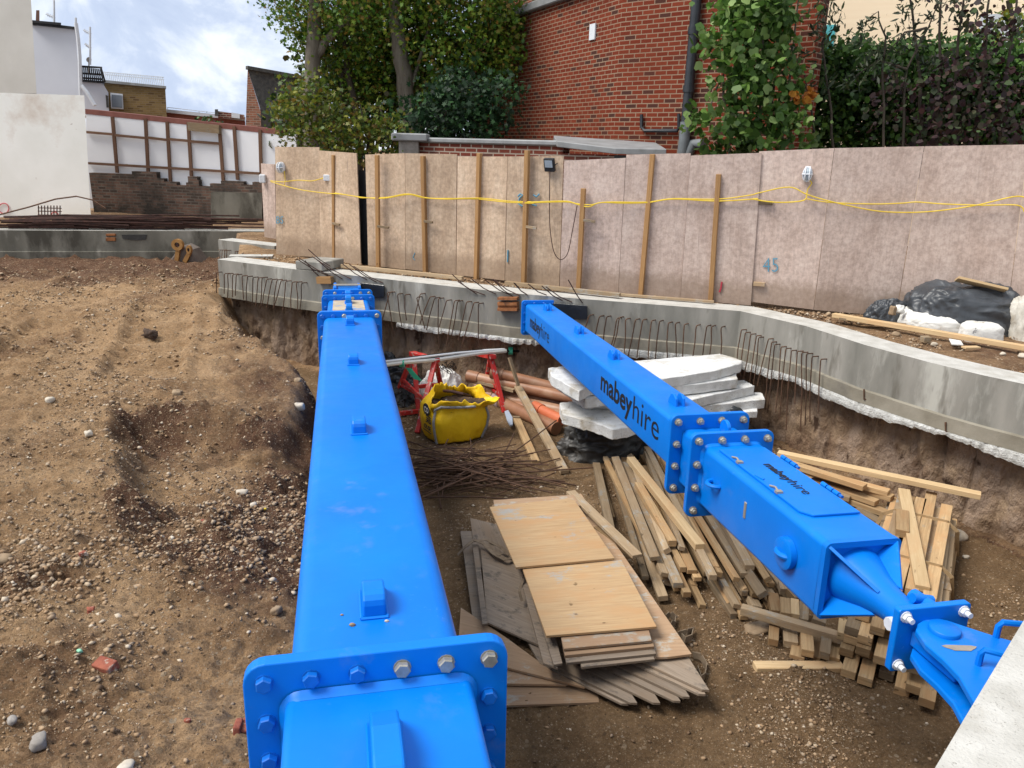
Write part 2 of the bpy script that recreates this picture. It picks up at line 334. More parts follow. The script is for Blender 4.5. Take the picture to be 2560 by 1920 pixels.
lens = M('frosted_lamp_lens', (.30, .35, .40), (.40, .46, .50), 10, .25, .0, spec=.6)
bark = M('grey_bark', (.10, .085, .065), (.20, .175, .14), 9, .9, .8, 30, .02, .2, stretch=(1, 1, .25), c3=(.06, .05, .038), c3sc=5, c3t=(.55, .7))
bark_dark = M('dark_bark', (.035, .028, .022), (.075, .06, .045), 9, .9, .8, 30, .02, .2, stretch=(1, 1, .25))
# ================================================================= sky and light
SUN_EL, SUN_AZ = R(55), R(-106)     # azimuth from +Y towards +X: high and to the left, veiled by thin cloud
w = bpy.data.worlds.new('World'); scene.world = w; w.use_nodes = True; wt = w.node_tree; wt.nodes.clear()
wn = wt.nodes.new; wl = wt.links.new
wo = wn('ShaderNodeOutputWorld'); bg = wn('ShaderNodeBackground'); bg.inputs[1].default_value = .1; wl(bg.outputs[0], wo.inputs[0])
sk = wn('ShaderNodeTexSky'); sk.sky_type = 'NISHITA'; sk.sun_disc = False; sk.sun_elevation = SUN_EL; sk.sun_rotation = SUN_AZ
tc = wn('ShaderNodeTexCoord'); mp = wn('ShaderNodeMapping'); mp.inputs['Scale'].default_value = (1, 1, 2.0); wl(tc.outputs['Generated'], mp.inputs[0])
def wnoise(sc, det, rough, dist=0):
    x = wn('ShaderNodeTexNoise'); x.inputs['Scale'].default_value = sc; x.inputs['Detail'].default_value = det; x.inputs['Roughness'].default_value = rough; x.inputs['Distortion'].default_value = dist
    wl(mp.outputs[0], x.inputs['Vector']); return x.outputs[0]
def wramp(f, st):
    x = wn('ShaderNodeValToRGB'); e = x.color_ramp.elements
    while len(e) < len(st): e.new(.5)
    for k, (p, c) in enumerate(st): e[k].position = p; e[k].color = (*c, 1)
    wl(f, x.inputs[0]); return x.outputs[0]
cl = wramp(wnoise(5.2, 9, .58, .6), [(.34, (2.7, 3.25, 4.4)), (.46, (3.3, 3.85, 4.9)), (.55, (4.7, 5.1, 5.7)), (.66, (6.3, 6.4, 6.5))])
cov = wramp(wnoise(2.6, 5, .5), [(.28, (.45, .45, .45)), (.45, (1, 1, 1))])
mx = wn('ShaderNodeMix'); mx.data_type = 'RGBA'; wl(cov, mx.inputs[0]); wl(sk.outputs[0], mx.inputs[6]); wl(cl, mx.inputs[7]); 
# sky scaled by direction: slightly brighter and warmer behind the camera, added as fill
sp = wn('ShaderNodeVectorMath'); sp.operation = 'DOT_PRODUCT'; wl(tc.outputs['Generated'], sp.inputs[0]); sp.inputs[1].default_value = (-.45, .80, .40)
fa = wramp(sp.outputs['Value'], [(.0, (1.30, 1.26, 1.18)), (.30, (1.2, 1.2, 1.2)), (.8, (1.22, 1.22, 1.22))]); m2 = wn('ShaderNodeMix'); m2.data_type = 'RGBA'; m2.blend_type = 'MULTIPLY'; m2.inputs[0].default_value = 1
wl(mx.outputs[2], m2.inputs[6]); wl(fa, m2.inputs[7]); wl(m2.outputs[2], bg.inputs[0])
sl = bpy.data.objects.new('sun', bpy.data.lights.new('sun', 'SUN')); scene.collection.objects.link(sl)
sl.data.energy = 2.8; sl.data.angle = R(28); sl.data.color = (1, .95, .87)
sdir = V((math.sin(SUN_AZ)*math.cos(SUN_EL), math.cos(SUN_AZ)*math.cos(SUN_EL), math.sin(SUN_EL)))
sl.rotation_euler = sdir.to_track_quat('Z', 'Y').to_euler()
scene.view_settings.view_transform = 'Standard'; scene.view_settings.look = 'None'; scene.view_settings.exposure = .68; scene.view_settings.gamma = 1
scene.cycles.max_bounces = 6; scene.cycles.transparent_max_bounces = 8
try: scene.cycles.use_denoising = True
except Exception: pass
# ================================================================= main lines of the place
BF = [D(x, y, ZB) for x, y in ((470, 560), (640, 582), (735, 592), (1105, 633), (1250, 645), (1600, 672))]+[D(x/K, y/K, ZB) for x, y in ((2015, 815), (2162, 862), (2325, 906), (2457, 938), (2560, 960))]
BF = [V((p.x, p.y)) for p in BF]
CORNER = V((4.80, 6.0)); BF2 = BF+[V((4.62, 6.25)), CORNER]
NB = [V(p) for p in ((-2.6, -1.75), (-1.2, -.7), (.2, .72), (1.23, 1.79), (1.45, 2.02), (1.95, 2.54), (2.3, 2.86), (4.9, 5.9))]
HB = [D(x, y, ZB) for x, y in ((597, 548), (727, 560), (822, 577), (922, 586), (1033, 598), (1134, 612), (1255, 625), (1385, 635), (1535, 650), (1622, 658), (1757, 670), (1892, 677))]
HB = [V((p.x, p.y)) for p in HB]; HB.append(HB[-1]+V((1.9, -1.05)))
FL = [D(x, y, ZB) for x, y in ((-60, 496), (0, 497), (200, 498), (470, 499), (640, 500))]; FL = [V((p.x, p.y)) for p in FL]
FL.insert(0, FL[0]+(FL[0]-FL[1]).normalized()*6)
_z2 = zm(500, 560, 2212/360); SBp = [V(D(*_z2(275, 240), ZB+.02).xy), V(D(*_z2(1140, 340), ZB+.02).xy)]
POLY = [V((-14, -1.75))]+NB+[CORNER]+BF[::-1]+[SBp[0], FL[-2]]+FL[:-2][::-1]
def seg_dist(X, Y, path):
    d = np.full(X.shape, 1e9)
    for a, b in zip(path[:-1], path[1:]):
        ab = b-a; L2 = ab.length_squared
        t = np.clip(((X-a.x)*ab.x+(Y-a.y)*ab.y)/L2, 0, 1); d = np.minimum(d, np.hypot(X-a.x-t*ab.x, Y-a.y-t*ab.y))
    return d
def inside(X, Y, poly):
    r = np.zeros(X.shape, bool); n = len(poly)
    for i in range(n):
        a, b = poly[i], poly[(i+1) % n]
        if a.y == b.y: continue
        r ^= ((a.y > Y) != (b.y > Y)) & (X < (b.x-a.x)*(Y-a.y)/(b.y-a.y)+a.x)
    return r
XT = ([1.0, 2.0, 3.0, 4.0, 5.0, 6.0, 7.0, 7.8, 9.0, 10.5, 12.0], [-.85, -.93, -1.05, -1.25, -1.5, -1.82, -2.10, -2.35, -3.1, -4.0, -4.9])
HOL = [V(p) for p in ((-3.62, 6.5), (-3.0, 6.72), (-2.2, 6.55), (-1.3, 6.6), (-.7, 6.0), (-.6, 4.6), (-.8, 3.5), (-1.5, 3.7), (-2.05, 3.95), (-2.5, 4.45), (-2.95, 5.2), (-3.3, 5.9))]
def soil(X, Y, detail=True):
    """height of the dug ground, and how damp the soil is"""
    sh = X.shape; P = np.stack([X.ravel(), Y.ravel(), np.zeros(X.size)], -1)
    N = lambda s, o, sd, g=.5: fbm(P*s, o, sd, g).reshape(sh)
    plate = -.70-.004*(Y-2.3)+.05*N(.55, 3, 1)
    xt = np.interp(Y, *XT)+.12*N(1.1, 3, 5)
    damp = .10+.3*N(.7, 5, 9)+.75*sst(12.0, 14.2, Y-.28*(X+6)*.9)+.25*np.clip(N(1.6, 3, 29), 0, 1)
    xt_ = np.interp(Y, *XT)
    # the scooped hollow: a steep far and left rim, opening towards the slope
    wx, wy = X+.07*N(2.2, 3, 21)+.03*N(9, 2, 23), Y+.10*N(2.0, 3, 22)+.03*N(9, 2, 24)
    hd = seg_dist(wx, wy, HOL+[HOL[0]])*np.where(inside(wx, wy, HOL), 1, -1)
    hol = sst(-.05, .34, hd+.10*N(3.1, 3, 26))*(.08+.24*sst(3.9, 5.6, Y)); plate = plate-hol
    damp = damp+.55*sst(-.10, .14, hd+.12*N(2.7, 4, 28))*(1-.4*sst(.3, .8, hd))*(.8+.6*N(2.3, 4, 25))+.45*(1-sst(.1, .9, xt_-X+.3*N(1.4, 3, 27)))*sst(3.2, 4.2, Y)*(1-sst(8, 9.5, Y))
    damp = damp+.3*(1-sst(.3, .9, np.hypot((X+2.75)/.8, (Y-3.75)/.35)))
    # caterpillar tracks
    if detail:
        for cx, cy, dx, dy, wd, ln in ((-4.55, 9.6, -.34, .94, .42, 2.6), (-5.55, 8.3, -.30, .95, .34, 2.6), (-7.4, 10.4, -.35, .93, .5, 3.0), (-4.0, 11.6, -.3, .95, .4, 1.6)):
            u = (X-cx)*dx+(Y-cy)*dy; v = -(X-cx)*dy+(Y-cy)*dx
            mk = (1-sst(wd*.8, wd, np.abs(v)))*(1-sst(ln*.7, ln, np.abs(u)))
            plate = plate+mk*(-.05+.026*np.sin(u*2*np.pi/.17+.6*N(1.5, 2, 77)))+.05*np.exp(-((np.abs(v)-wd*1.08)/.06)**2)*(1-sst(ln*.7, ln, np.abs(u)))
    # ruts running across the nearest part
    if detail:
        plate = plate+.02*np.sin((Y*1.0-X*.35)*9+2*N(.6, 2, 41))*(1-sst(2.8, 3.6, Y))
    t = sst(0, 1, (X-xt)/(.75+.12*N(1.0, 2, 51)))
    floor = ZF+.03*N(.8, 3, 61)
    h = plate*(1-t)+floor*t
    damp = damp+.62*sst(.02, .3, t)*(1-.45*sst(.85, 1, t))
    rough = .028*N(2.6, 4, 71)+.020*N(9, 3, 81)+.016*N(26, 2, 91)+.010*N(60, 2, 93)
    clod = (np.maximum(0, N(6, 3, 101)-.3)*.10+np.maximum(0, N(16, 2, 103)-.3)*.04)*np.clip(damp*1.7, 0, 1)*(1-.7*sst(.9, 1, t))
    return h+rough*(1-.55*sst(.9, 1, t))+clod, damp, t
def hgt(x, y):
    return float(soil(np.array([float(x)]), np.array([float(y)]))[0][0])
ys = np.concatenate([np.linspace(-3, .9, 24)[:-1], .9*np.exp(np.arange(0, math.log(19/.9), .0042)), np.geomspace(19.3, 260, 40)])
us = np.linspace(-1.45, 1.2, 470)
Y = np.repeat(ys[:, None], len(us), 1); X = us[None, :]*(np.maximum(Y, -1)+1.6)
hin, damp, tt = soil(X, Y)
ins = inside(X, Y, POLY); dist = seg_dist(X, Y, POLY+[POLY[0]])
outz = np.where(Y+X*.2 > 6.2, ZB-.03, -.06)+.025*fbm(np.stack([X.ravel()*2, Y.ravel()*2, 0*X.ravel()], -1), 4, 3).reshape(X.shape)
Z = np.where(ins, hin, hin+(outz-hin)*sst(.27, .37, dist)); Z = np.where(~ins & (dist > .37), outz, Z)
damp = np.where(ins, damp, .35+.2*fbm(np.stack([X.ravel(), Y.ravel(), 0*X.ravel()], -1), 3, 6).reshape(X.shape))
floorness = np.where(ins, tt, .3)
def mk_soil():
    t = NT('sandy_gravel_soil'); v = t.coord('Object', rnd=False)
    at = t.n('ShaderNodeAttribute', attribute_name='damp'); af = t.n('ShaderNodeAttribute', attribute_name='floorness')
    dry = t.ramp(t.noise(v, 1.7, 8, .65), [(.3, (.235, .140, .072)), (.5, (.355, .225, .122)), (.72, (.47, .315, .185))])
    wet = t.ramp(t.noise(v, 2.6, 8, .7), [(.3, (.075, .038, .024)), (.7, (.165, .090, .054))])
    flo = t.ramp(t.noise(v, 2.2, 8, .7), [(.3, (.13, .078, .040)), (.55, (.20, .125, .066)), (.75, (.27, .178, .098))])
    n1 = t.noise(v, 7, 6, .7)
    fd = t.math('ADD', at.outputs['Fac'], t.math('MULTIPLY', t.math('SUBTRACT', n1, .5), .9))
    col = t.mix(t.ramp(fd, [(.18, (0, 0, 0)), (.68, (1, 1, 1))]), dry, wet)
    ff = t.math('ADD', af.outputs['Fac'], t.math('MULTIPLY', t.math('SUBTRACT', n1, .5), .2))
    col = t.mix(t.ramp(ff, [(.84, (0, 0, 0)), (.97, (1, 1, 1))]), col, flo)
    # fine grit: small stones picked out by cell colour
    for sc, th, amt in ((150, .66, .8), (62, .78, .8), (26, .86, .7)):
        vo = t.n('ShaderNodeTexVoronoi'); vo.inputs['Scale'].default_value = sc; t.l(v, vo.inputs['Vector'])
        sp = t.n('ShaderNodeSeparateColor'); t.l(vo.outputs['Color'], sp.inputs[0])
        ms = t.math('MULTIPLY', t.math('GREATER_THAN', sp.outputs[0], th), t.math('LESS_THAN', vo.outputs['Distance'], .38))
        gc = t.ramp(sp.outputs[1], [(.0, (.07, .045, .028)), (.35, (.22, .15, .09)), (.7, (.34, .25, .16)), (1., (.42, .34, .25))])
        col = t.mix(t.math('MULTIPLY', ms, amt), col, gc)
    col = t.mix(.5, col, t.ramp(t.noise(v, 9, 8, .8), [(.3, (.3, .3, .3)), (.7, (.7, .7, .7))]), 'OVERLAY')
    col = t.mix(.5, col, t.ramp(t.noise(v, 46, 5, .75), [(.3, (.2, .2, .2)), (.7, (.8, .8, .8))]), 'OVERLAY')
    t.l(col, t.b.inputs['Base Color']); t.b.inputs['Roughness'].default_value = .95; t.b.inputs['Specular IOR Level'].default_value = .12
    b1 = t.bump(t.noise(v, 16, 8, .78), 1.0, .035); t.bump(t.noise(v, 95, 4, .75), 1.0, .012, b1); return t.m
soil_m = mk_soil()
g = gridmesh('ground', np.stack([X, Y, Z], -1), soil_m, attr={'damp': damp, 'floorness': floorness}); tag(g, kind='structure')
# ---- loose gravel, too many to count
def pebbles(name, pts, size, mat):
    n = len(pts); base = np.array([(0, 0, 1), (1, 0, 0), (.31, .95, 0), (-.81, .59, 0), (-.81, -.59, 0), (.31, -.95, 0), (0, 0, -1)], float)
    tri = [(0, k+1, (k+1) % 5+1) for k in range(5)]+[(6, (k+1) % 5+1, k+1) for k in range(5)]
    jit = 1+.35*(rng.random((n, 7, 1))-.5); sc = size[:, None, None]*np.stack([.8+.6*rng.random(n), .6+.5*rng.random(n), .45+.35*rng.random(n)], -1)[:, None, :]
    B = base[None]*jit*sc; a = rng.random(n)*6.283; c, s = np.cos(a)[:, None], np.sin(a)[:, None]
    tl = rng.normal(0, .45, n); ct, st_ = np.cos(tl)[:, None], np.sin(tl)[:, None]
    x, y, z = B[..., 0], B[..., 1]*ct-B[..., 2]*st_, B[..., 1]*st_+B[..., 2]*ct
    W = np.stack([x*c-y*s, x*s+y*c, z], -1)+pts[:, None, :]
    T = np.array(tri); me = bpy.data.meshes.new(name); me.vertices.add(n*7); me.vertices.foreach_set('co', W.reshape(-1).astype(np.float32))
    F_ = (T[None]+np.arange(n)[:, None, None]*7).reshape(-1).astype(np.int32); nf = n*10
    me.loops.add(nf*3); me.loops.foreach_set('vertex_index', F_); me.polygons.add(nf); me.polygons.foreach_set('loop_start', np.arange(nf, dtype=np.int32)*3); me.polygons.foreach_set('loop_total', np.full(nf, 3, np.int32))
    me.update(calc_edges=True); me.polygons.foreach_set('use_smooth', np.full(nf, True)); me.materials.append(mat); return link(name, me, None, V((0, 0, 0)))
def mk_peb():
    t = NT('flint_gravel'); g_ = t.n('ShaderNodeNewGeometry')
    col = t.ramp(g_.outputs['Random Per Island'], [(.0, (.12, .075, .045)), (.22, (.25, .16, .09)), (.45, (.37, .25, .15)), (.62, (.38, .27, .17)), (.8, (.25, .19, .14)), (.94, (.44, .34, .23)), (1., (.54, .46, .36))])
    t.l(col, t.b.inputs['Base Color']); t.b.inputs['Roughness'].default_value = .8; t.b.inputs['Specular IOR Level'].default_value = .25; return t.m
peb_m = mk_peb()
n = 300000; yy = .95*np.exp(rng.random(n)**.72*math.log(14.5/.95)); uu = -1.05+1.85*rng.random(n); xx = uu*(yy+.25)
ok = inside(xx, yy, POLY) & (seg_dist(xx, yy, BF) > .06) & (seg_dist(xx, yy, NB) > .05); xx, yy = xx[ok], yy[ok]
hh, dd, ft = soil(xx, yy); dens = fbm(np.stack([xx*1.1, yy*1.1, 0*xx], -1), 4, 222)
ok = rng.random(len(xx)) < np.clip(.30+1.1*dens+.55*np.clip(dd, 0, .8)*(ft < .9)-.38*(ft > .9), .05, 1); xx, yy, hh, dd = xx[ok], yy[ok], hh[ok], dd[ok]
size = (.0022+.0080*rng.random(len(xx))**7)*(1+.19*yy)
tag(pebbles('gravel', np.stack([xx, yy, hh+size*.15], -1), size, peb_m), kind='stuff')
# the heap of coarser cobbles lying in the near dip
n = 900; xx = rng.normal(-2.65, .28, n); yy = 3.72+.22*rng.normal(0, 1, n)+.35*(xx+2.65); hh = soil(xx, yy)[0]; size = .008+.016*rng.random(n)**2
n2 = 1500; x2 = rng.normal(-1.75, .5, n2); y2 = rng.normal(4.7, .55, n2); h2 = soil(x2, y2)[0]; s2 = .008+.018*rng.random(n2)**2.5
tag(pebbles('pebbles', np.stack([np.r_[xx, x2], np.r_[yy, y2], np.r_[hh, h2]+.004], -1), np.r_[size, s2], peb_m), kind='stuff')
# ---- loose stones and brick ends one can pick out
def stone(name, mat, x, y, s, sq=(1, .8, .65), blocky=0, sd=0, rz=0, z=None, rough=.25):
    u = np.linspace(0, 2*np.pi, 18)[:-1]; p = np.linspace(-np.pi/2+.001, np.pi/2-.001, 11); uu, pp = np.meshgrid(u, p)
    d = np.stack([np.cos(pp)*np.cos(uu), np.cos(pp)*np.sin(uu), np.sin(pp)], -1)
    if blocky: d = np.sign(d)*np.abs(d)**(1-blocky); d = d/np.max(np.abs(d), -1, keepdims=True)**(blocky)
    r = 1+rough*fbm(d.reshape(-1, 3)*1.3+sd*7.1, 3, sd).reshape(d.shape[:2])
    q = d*r[..., None]*np.array(sq)*s; c, sn = math.cos(rz), math.sin(rz)
    q = np.stack([q[..., 0]*c-q[..., 1]*sn, q[..., 0]*sn+q[..., 1]*c, q[..., 2]], -1)
    zz = hgt(x, y) if z is None else z
    if mat is st_dark: q = q*(1+.35*fbm(d.reshape(-1, 3)*3.5+sd, 3, sd+5).reshape(d.shape[:2]))[..., None]
    return gridmesh(name, q+np.array((x, y, zz+s*sq[2]*.45)), mat, closed_u=True, org=(x, y, zz))
st_cream = M('cream_flint', (.42, .36, .28), (.58, .52, .43), 14, .75, .3, 50, .004); st_grey = M('grey_stone', (.20, .18, .16), (.33, .30, .27), 14, .8, .4, 60, .004)
st_brown = M('brown_stone', (.22, .15, .09), (.34, .25, .16), 14, .8, .4, 60, .004); st_red = M('red_brick_chip', (.20, .055, .036), (.31, .10, .06), 22, .9, .8, 60, .008, c3=(.42, .36, .29), c3sc=16, c3t=(.56, .66))
st_dark = M('dark_earth_clod', (.05, .034, .026), (.12, .08, .058), 16, .95, 1.0, 30, .025); st_glass = M('green_glass_chip', (.25, .55, .36), None, rough=.3, bump=0); st_yel = M('yellow_leaf', (.65, .48, .03), None, rough=.6, bump=0)
for i, (px, py, s, mt, nm, lb, cat, blk) in enumerate((
    (524, 1064, .045, st_cream, 'stone', 'rounded cream flint stone resting in the pebbly hollow', 'stone', .1), (572, 1098, .028, st_brown, 'stone', 'small buff flint beside the largest cream flint', 'stone', 0),
    (468, 1127, .024, st_brown, 'stone', 'brown speckled stone below the cream flint in the hollow', 'stone', 0), (548, 1095, .026, st_cream, 'stone', 'pale round pebble just below the cream flint', 'stone', .1),
    (388, 908, .05, st_brown, 'stone', 'angular olive brown stone at the foot of the dug scarp', 'stone', .3), (646, 886, .055, st_cream, 'stone', 'pale stone high on the dark slope beside the strut', 'stone', .2),
    (644, 828, .05, st_brown, 'stone', 'dusty stone stuck in the slope above the pale one', 'stone', .2), (326, 727, .09, st_dark, 'earth_clod', 'dark clod of earth lying on the track marks', 'clod', .3),
    (108, 867, .045, st_cream, 'stone', 'cream stone lying alone on the gravel bank', 'stone', .1), (192, 944, .04, st_cream, 'stone', 'off white flint near the edge of the bank', 'stone', .1),
    (6, 1212, .05, st_brown, 'stone', 'brown stone at the edge of the cobble drift', 'stone', .2), (370, 1162, .026, st_cream, 'stone', 'pale pebble at the lower rim of the hollow', 'stone', 0),
    (566, 1193, .022, st_brown, 'stone', 'orange brown flint on dark soil next to the strut', 'stone', .1), (597, 1322, .03, st_brown, 'stone', 'dull brown stone against the strut near its big flange', 'stone', .2),
    (26, 1560, .022, st_grey, 'stone', 'knobbly grey and white stone on the near sand', 'stone', .2), (180, 1205, .02, st_red, 'brick_chip', 'orange brick chip standing in the sand', 'brick chip', .5),
    (196, 1320, .022, st_red, 'brick_chip', 'red brick chip half buried in rough gravel', 'brick chip', .4), (405, 1558, .014, st_red, 'brick_chip', 'tiny pink brick chip on the near sand', 'brick chip', .3),
    (437, 1128, .02, st_red, 'brick_chip', 'orange red chip among the grey pebbles of the hollow', 'brick chip', .3), (172, 1413, .013, st_glass, 'glass_chip', 'pale green glass chip above the broken brick', 'glass', .3),
    (572, 1103, .012, st_yel, 'fallen_leaf', 'yellow leaf caught beside the cream flint', 'leaf', .2), (85, 1615, .035, st_grey, 'stone', 'flat dark grey stone sunk in the near sand', 'stone', .4),
    (270, 1652, .03, st_cream, 'stone', 'cream stone cut by the lower picture edge', 'stone', .2), (200, 557, .15, st_cream, 'stone', 'large cream boulder against the far grey beam', 'boulder', .2))):
    z = -.75
    for _ in range(6): p = D(px, py, z); z = hgt(p.x, p.y)
    tag(stone(nm, mt, p.x, p.y, s, sd=i+1, blocky=blk, rz=i*1.3), lb, cat)
def brickend(px, py, l, w, h, rz, tilt, lb):
    z = -.75
    for _ in range(6): p = D(px, py, z); z = hgt(p.x, p.y)
    m = Matrix.Rotation(rz, 3, 'Z') @ Matrix.Rotation(tilt, 3, 'X'); mb = MB(); c = V((p.x, p.y, z+h*.25))
    mb.frame(c, m@V((1, 0, 0)), m@V((0, 1, 0)), m@V((0, 0, 1)), (-l/2, -w/2, -h/2), (l/2, w/2, h/2)); tag(mb.build('broken_brick', st_red, bev=.006, seg=2), lb, 'brick')
brickend(228, 1436, .10, .06, .05, -.35, .25, 'half brick with mortar on it lying on the near sand'); brickend(535, 1578, .04, .075, .05, .2, .1, 'dark red brick end set flush in the sand'); brickend(515, 1578, .03, .07, .05, .15, -.1, 'maroon sliver of brick beside the brick end')
# ================================================================= secant pile wall under the beams
def resample(path, step):
    out = []
    for a, b in zip(path[:-1], path[1:]):
        k = max(1, int((b-a).length/step)); out += [a+(b-a)*(i/k) for i in range(k)]
    return out+[path[-1]]
def pathn(path):
    """per point the unit normal towards the ground behind (to the left of travel is dug side when travelling left to right? computed from POLY)"""
    ns = []
    for i, p in enumerate(path):
        t = (path[min(i+1, len(path)-1)]-path[max(i-1, 0)]).normalized(); ns.append(V((-t.y, t.x)))
    return ns
def pile_wall(name, path, ztop, zbot, label, back=.10):
    pts = resample(path, .022); ns = pathn(pts); P = np.zeros((34, len(pts), 3)); s = 0
    zz = np.linspace(zbot, ztop, 34); S = [0.0]
    for a, b in zip(pts[:-1], pts[1:]): S.append(S[-1]+(b-a).length)
    S = np.array(S); per = .29; ph = (S/per) % 1; bul = np.sqrt(np.clip(1-(2*ph-1)**2, 0, 1))*.055
    for i, z in enumerate(zz):
        Q = np.stack([S*2.8, np.full_like(S, z*1.3), np.floor(S/per)*5.3], -1); r = .035*fbm(Q, 4, 5)+.028*fbm(Q*4, 4, 8, .65)
        o = back+.13-bul-r; P[i, :, 0] = [p.x+q.x*k for p, q, k in zip(pts, ns, o)]; P[i, :, 1] = [p.y+q.y*k for p, q, k in zip(pts, ns, o)]; P[i, :, 2] = z
    o = gridmesh(name, P, pile_m, smooth=True, org=(pts[len(pts)//2].x, pts[len(pts)//2].y, zbot)); return tag(o, label, 'retaining wall')
pile_m = M('clay_caked_pile_concrete', (.16, .10, .066), (.37, .265, .175), 4.5, .95, 1.0, 34, .035, .1, c3=(.32, .235, .175), c3sc=2.2, c3t=(.5, .6), c4=(.075, .046, .032), c4sc=5.5, c4t=(.59, .68), stretch=(1, 1, .6))
pile_wall('pile_wall', BF2, ZB-.62, ZF-.12, 'row of rough earth caked bored piles below the long grey beam')
pile_wall('pile_wall', [CORNER, V((4.9, 5.9))]+NB[::-1][1:4], -.62, ZF-.12, 'rough bored piles below the near pale beam')
# ================================================================= concrete capping beams
def beam(root, path, wid, prof, ztop, name='beam_body', mats=None):
    pts = resample(path, .12); ns = pathn(pts); m = MB(); n = len(prof); rings = []
    for i, (p, q) in enumerate(zip(pts, ns)):
        j = .006*math.sin(i*1.7)+.005*math.sin(i*.61)
        rings.append([V((p.x+q.x*(o+(j if 0 < k < n-1 else 0)), p.y+q.y*(o+(j if 0 < k < n-1 else 0)), ztop+z)) for k, (o, z, _) in enumerate(prof)])
    L = [0]
    for a, b in zip(pts[:-1], pts[1:]): L.append(L[-1]+(b-a).length)
    for i in range(len(pts)-1):
        for k in range(n):
            k2 = (k+1) % n; m.add([rings[i][k], rings[i+1][k], rings[i+1][k2], rings[i][k2]], [(0, 3, 2, 1)], None, prof[k][2])
    m.add(rings[0], [tuple(range(n))]); m.add(rings[-1], [tuple(range(n))[::-1]])
    return m.build(name, mats or [concrete, concrete_lit, kicker], root)
# profile: (offset behind the front line, height below the top, material of the face to the next corner)
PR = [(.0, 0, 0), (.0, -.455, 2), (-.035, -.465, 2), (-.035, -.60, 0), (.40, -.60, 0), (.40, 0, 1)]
far_beam = thing('concrete_beam', 'long grey cast capping beam with kinks below the plywood hoarding', 'concrete beam', (BF[4].x, BF[4].y, ZB-.68))
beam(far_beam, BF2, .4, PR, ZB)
# raised block beside the far strut end
a = D(640, 560, ZB+.11); b = D(735, 562, ZB+.11)
def strip(root, path, z0, z1, off0, off1, mat, name, amp=.02):
    pts = resample(path, .035); ns = pathn(pts); P = np.zeros((7, len(pts), 3)); S = np.arange(len(pts))*.035
    e = amp*fbm(np.stack([S*1.6, 0*S, 0*S], -1), 4, 3); e2 = .3*amp*rng.normal(size=len(S))
    prof = [(off1, z0), (off0, z0), (off0-.008, z0-.02), (off0-.012, (z0+z1)/2), (off0-.006, z1+.012), (off0+.02, z1), (off1, z1)]
    for k, (o, z) in enumerate(prof):
        zz = z+(e+e2 if k >= 3 else 0); oo = o-(e2 if 0 < k < 6 else 0)
        P[k, :, 0] = [p.x+q.x*v for p, q, v in zip(pts, ns, o-(e2 if 0 < k < 6 else 0*e2))]; P[k, :, 1] = [p.y+q.y*v for p, q, v in zip(pts, ns, o-(e2 if 0 < k < 6 else 0*e2))]; P[k, :, 2] = zz
    return gridmesh(name, P, mat, root, smooth=False)
pi = [i for i, p in enumerate(BF2)]
strip(far_beam, [BF2[2]+V((.9, -.41))]+BF2[3:], ZB-.602, ZB-.69, -.045, .3, poly_edge, 'polystyrene_strip', .032)
def at_s(path, x, y):   # point on the beam front under a pixel
    return onpath(x, y, path)
def hook(px, ptop, pbx, pby, tip=.06, side=1):
    """a starter bar: out of the beam face, over and down"""
    t = onpath(px, ptop, BF2, .085); wpt = onpath(px, ptop, BF2, -.02)+V((.0, 0, .012))
    sidev = V((.085*side, .02, 0)); b = onpath(pbx, pby, BF2, .08)
    mb = MB(); mid = t+(b-t)*.5+V((random.uniform(-.012, .012), 0, 0))
    mb.tube([wpt+sidev, t+V((.012*side, .012, .012)), t+V((.002*side, 0, 0)), t+(b-t)*.08, mid, b], .0075, 6); return mb.build('rebar_hook', rust, far_beam, smooth=True)
z2 = zm(500, 560, 2212/360); z6 = zm(640, 560, 2.514); z7 = zm(1240, 660, 2.514); z8 = zm(1860, 560, 2.514); z8b = zm(960, 820, 3.318)
for x, y, bx, by in ((315, 745, 315, 1080), (437, 765, 432, 1060), (490, 765, 482, 1120), (565, 775, 560, 1110), (620, 780, 600, 1090), (708, 800, 728, 1150), (790, 808, 770, 1190), (875, 822, 865, 1230), (955, 830, 910, 1260), (1015, 825, 985, 1290),
                     (1085, 850, 1015, 1250), (1165, 855, 1085, 1280), (1240, 860, 1190, 1260), (1305, 870, 1185, 1290), (1378, 880, 1330, 1320), (1475, 895, 1455, 1330), (1535, 895, 1550, 1320), (1612, 908, 1585, 1320)):
    hook(*z2(x, y), *z2(bx, by))
for x, y, bx, by in ((845, 430, 885, 700), (860, 430, 800, 640), (910, 440, 935, 640), (955, 445, 965, 600), (1030, 460, 1080, 650), (1050, 440, 1010, 640), (1110, 458, 1050, 620), (1140, 465, 1090, 660), (1165, 468, 1170, 780), (1215, 480, 1170, 640), (1265, 482, 1215, 760), (1285, 485, 1245, 700), (1340, 490, 1290, 720), (1385, 495, 1310, 760), (1415, 500, 1415, 760)):
    hook(*z6(x, y), *z6(bx, by))
for x, y, bx, by in ((590, 322, 565, 400), (655, 328, 630, 440), (700, 330, 680, 480), (765, 340, 720, 540), (780, 335, 740, 520), (820, 345, 810, 560), (880, 348, 835, 570), (925, 350, 890, 580), (980, 355, 960, 590), (1030, 358, 1005, 590), (1085, 368, 1080, 590), (1130, 370, 1135, 590), (1185, 378, 1175, 585), (1260, 385, 1235, 600), (1325, 388, 1300, 570), (1355, 390, 1345, 560), (1415, 395, 1415, 560)):
    hook(*z7(x, y), *z7(bx, by))
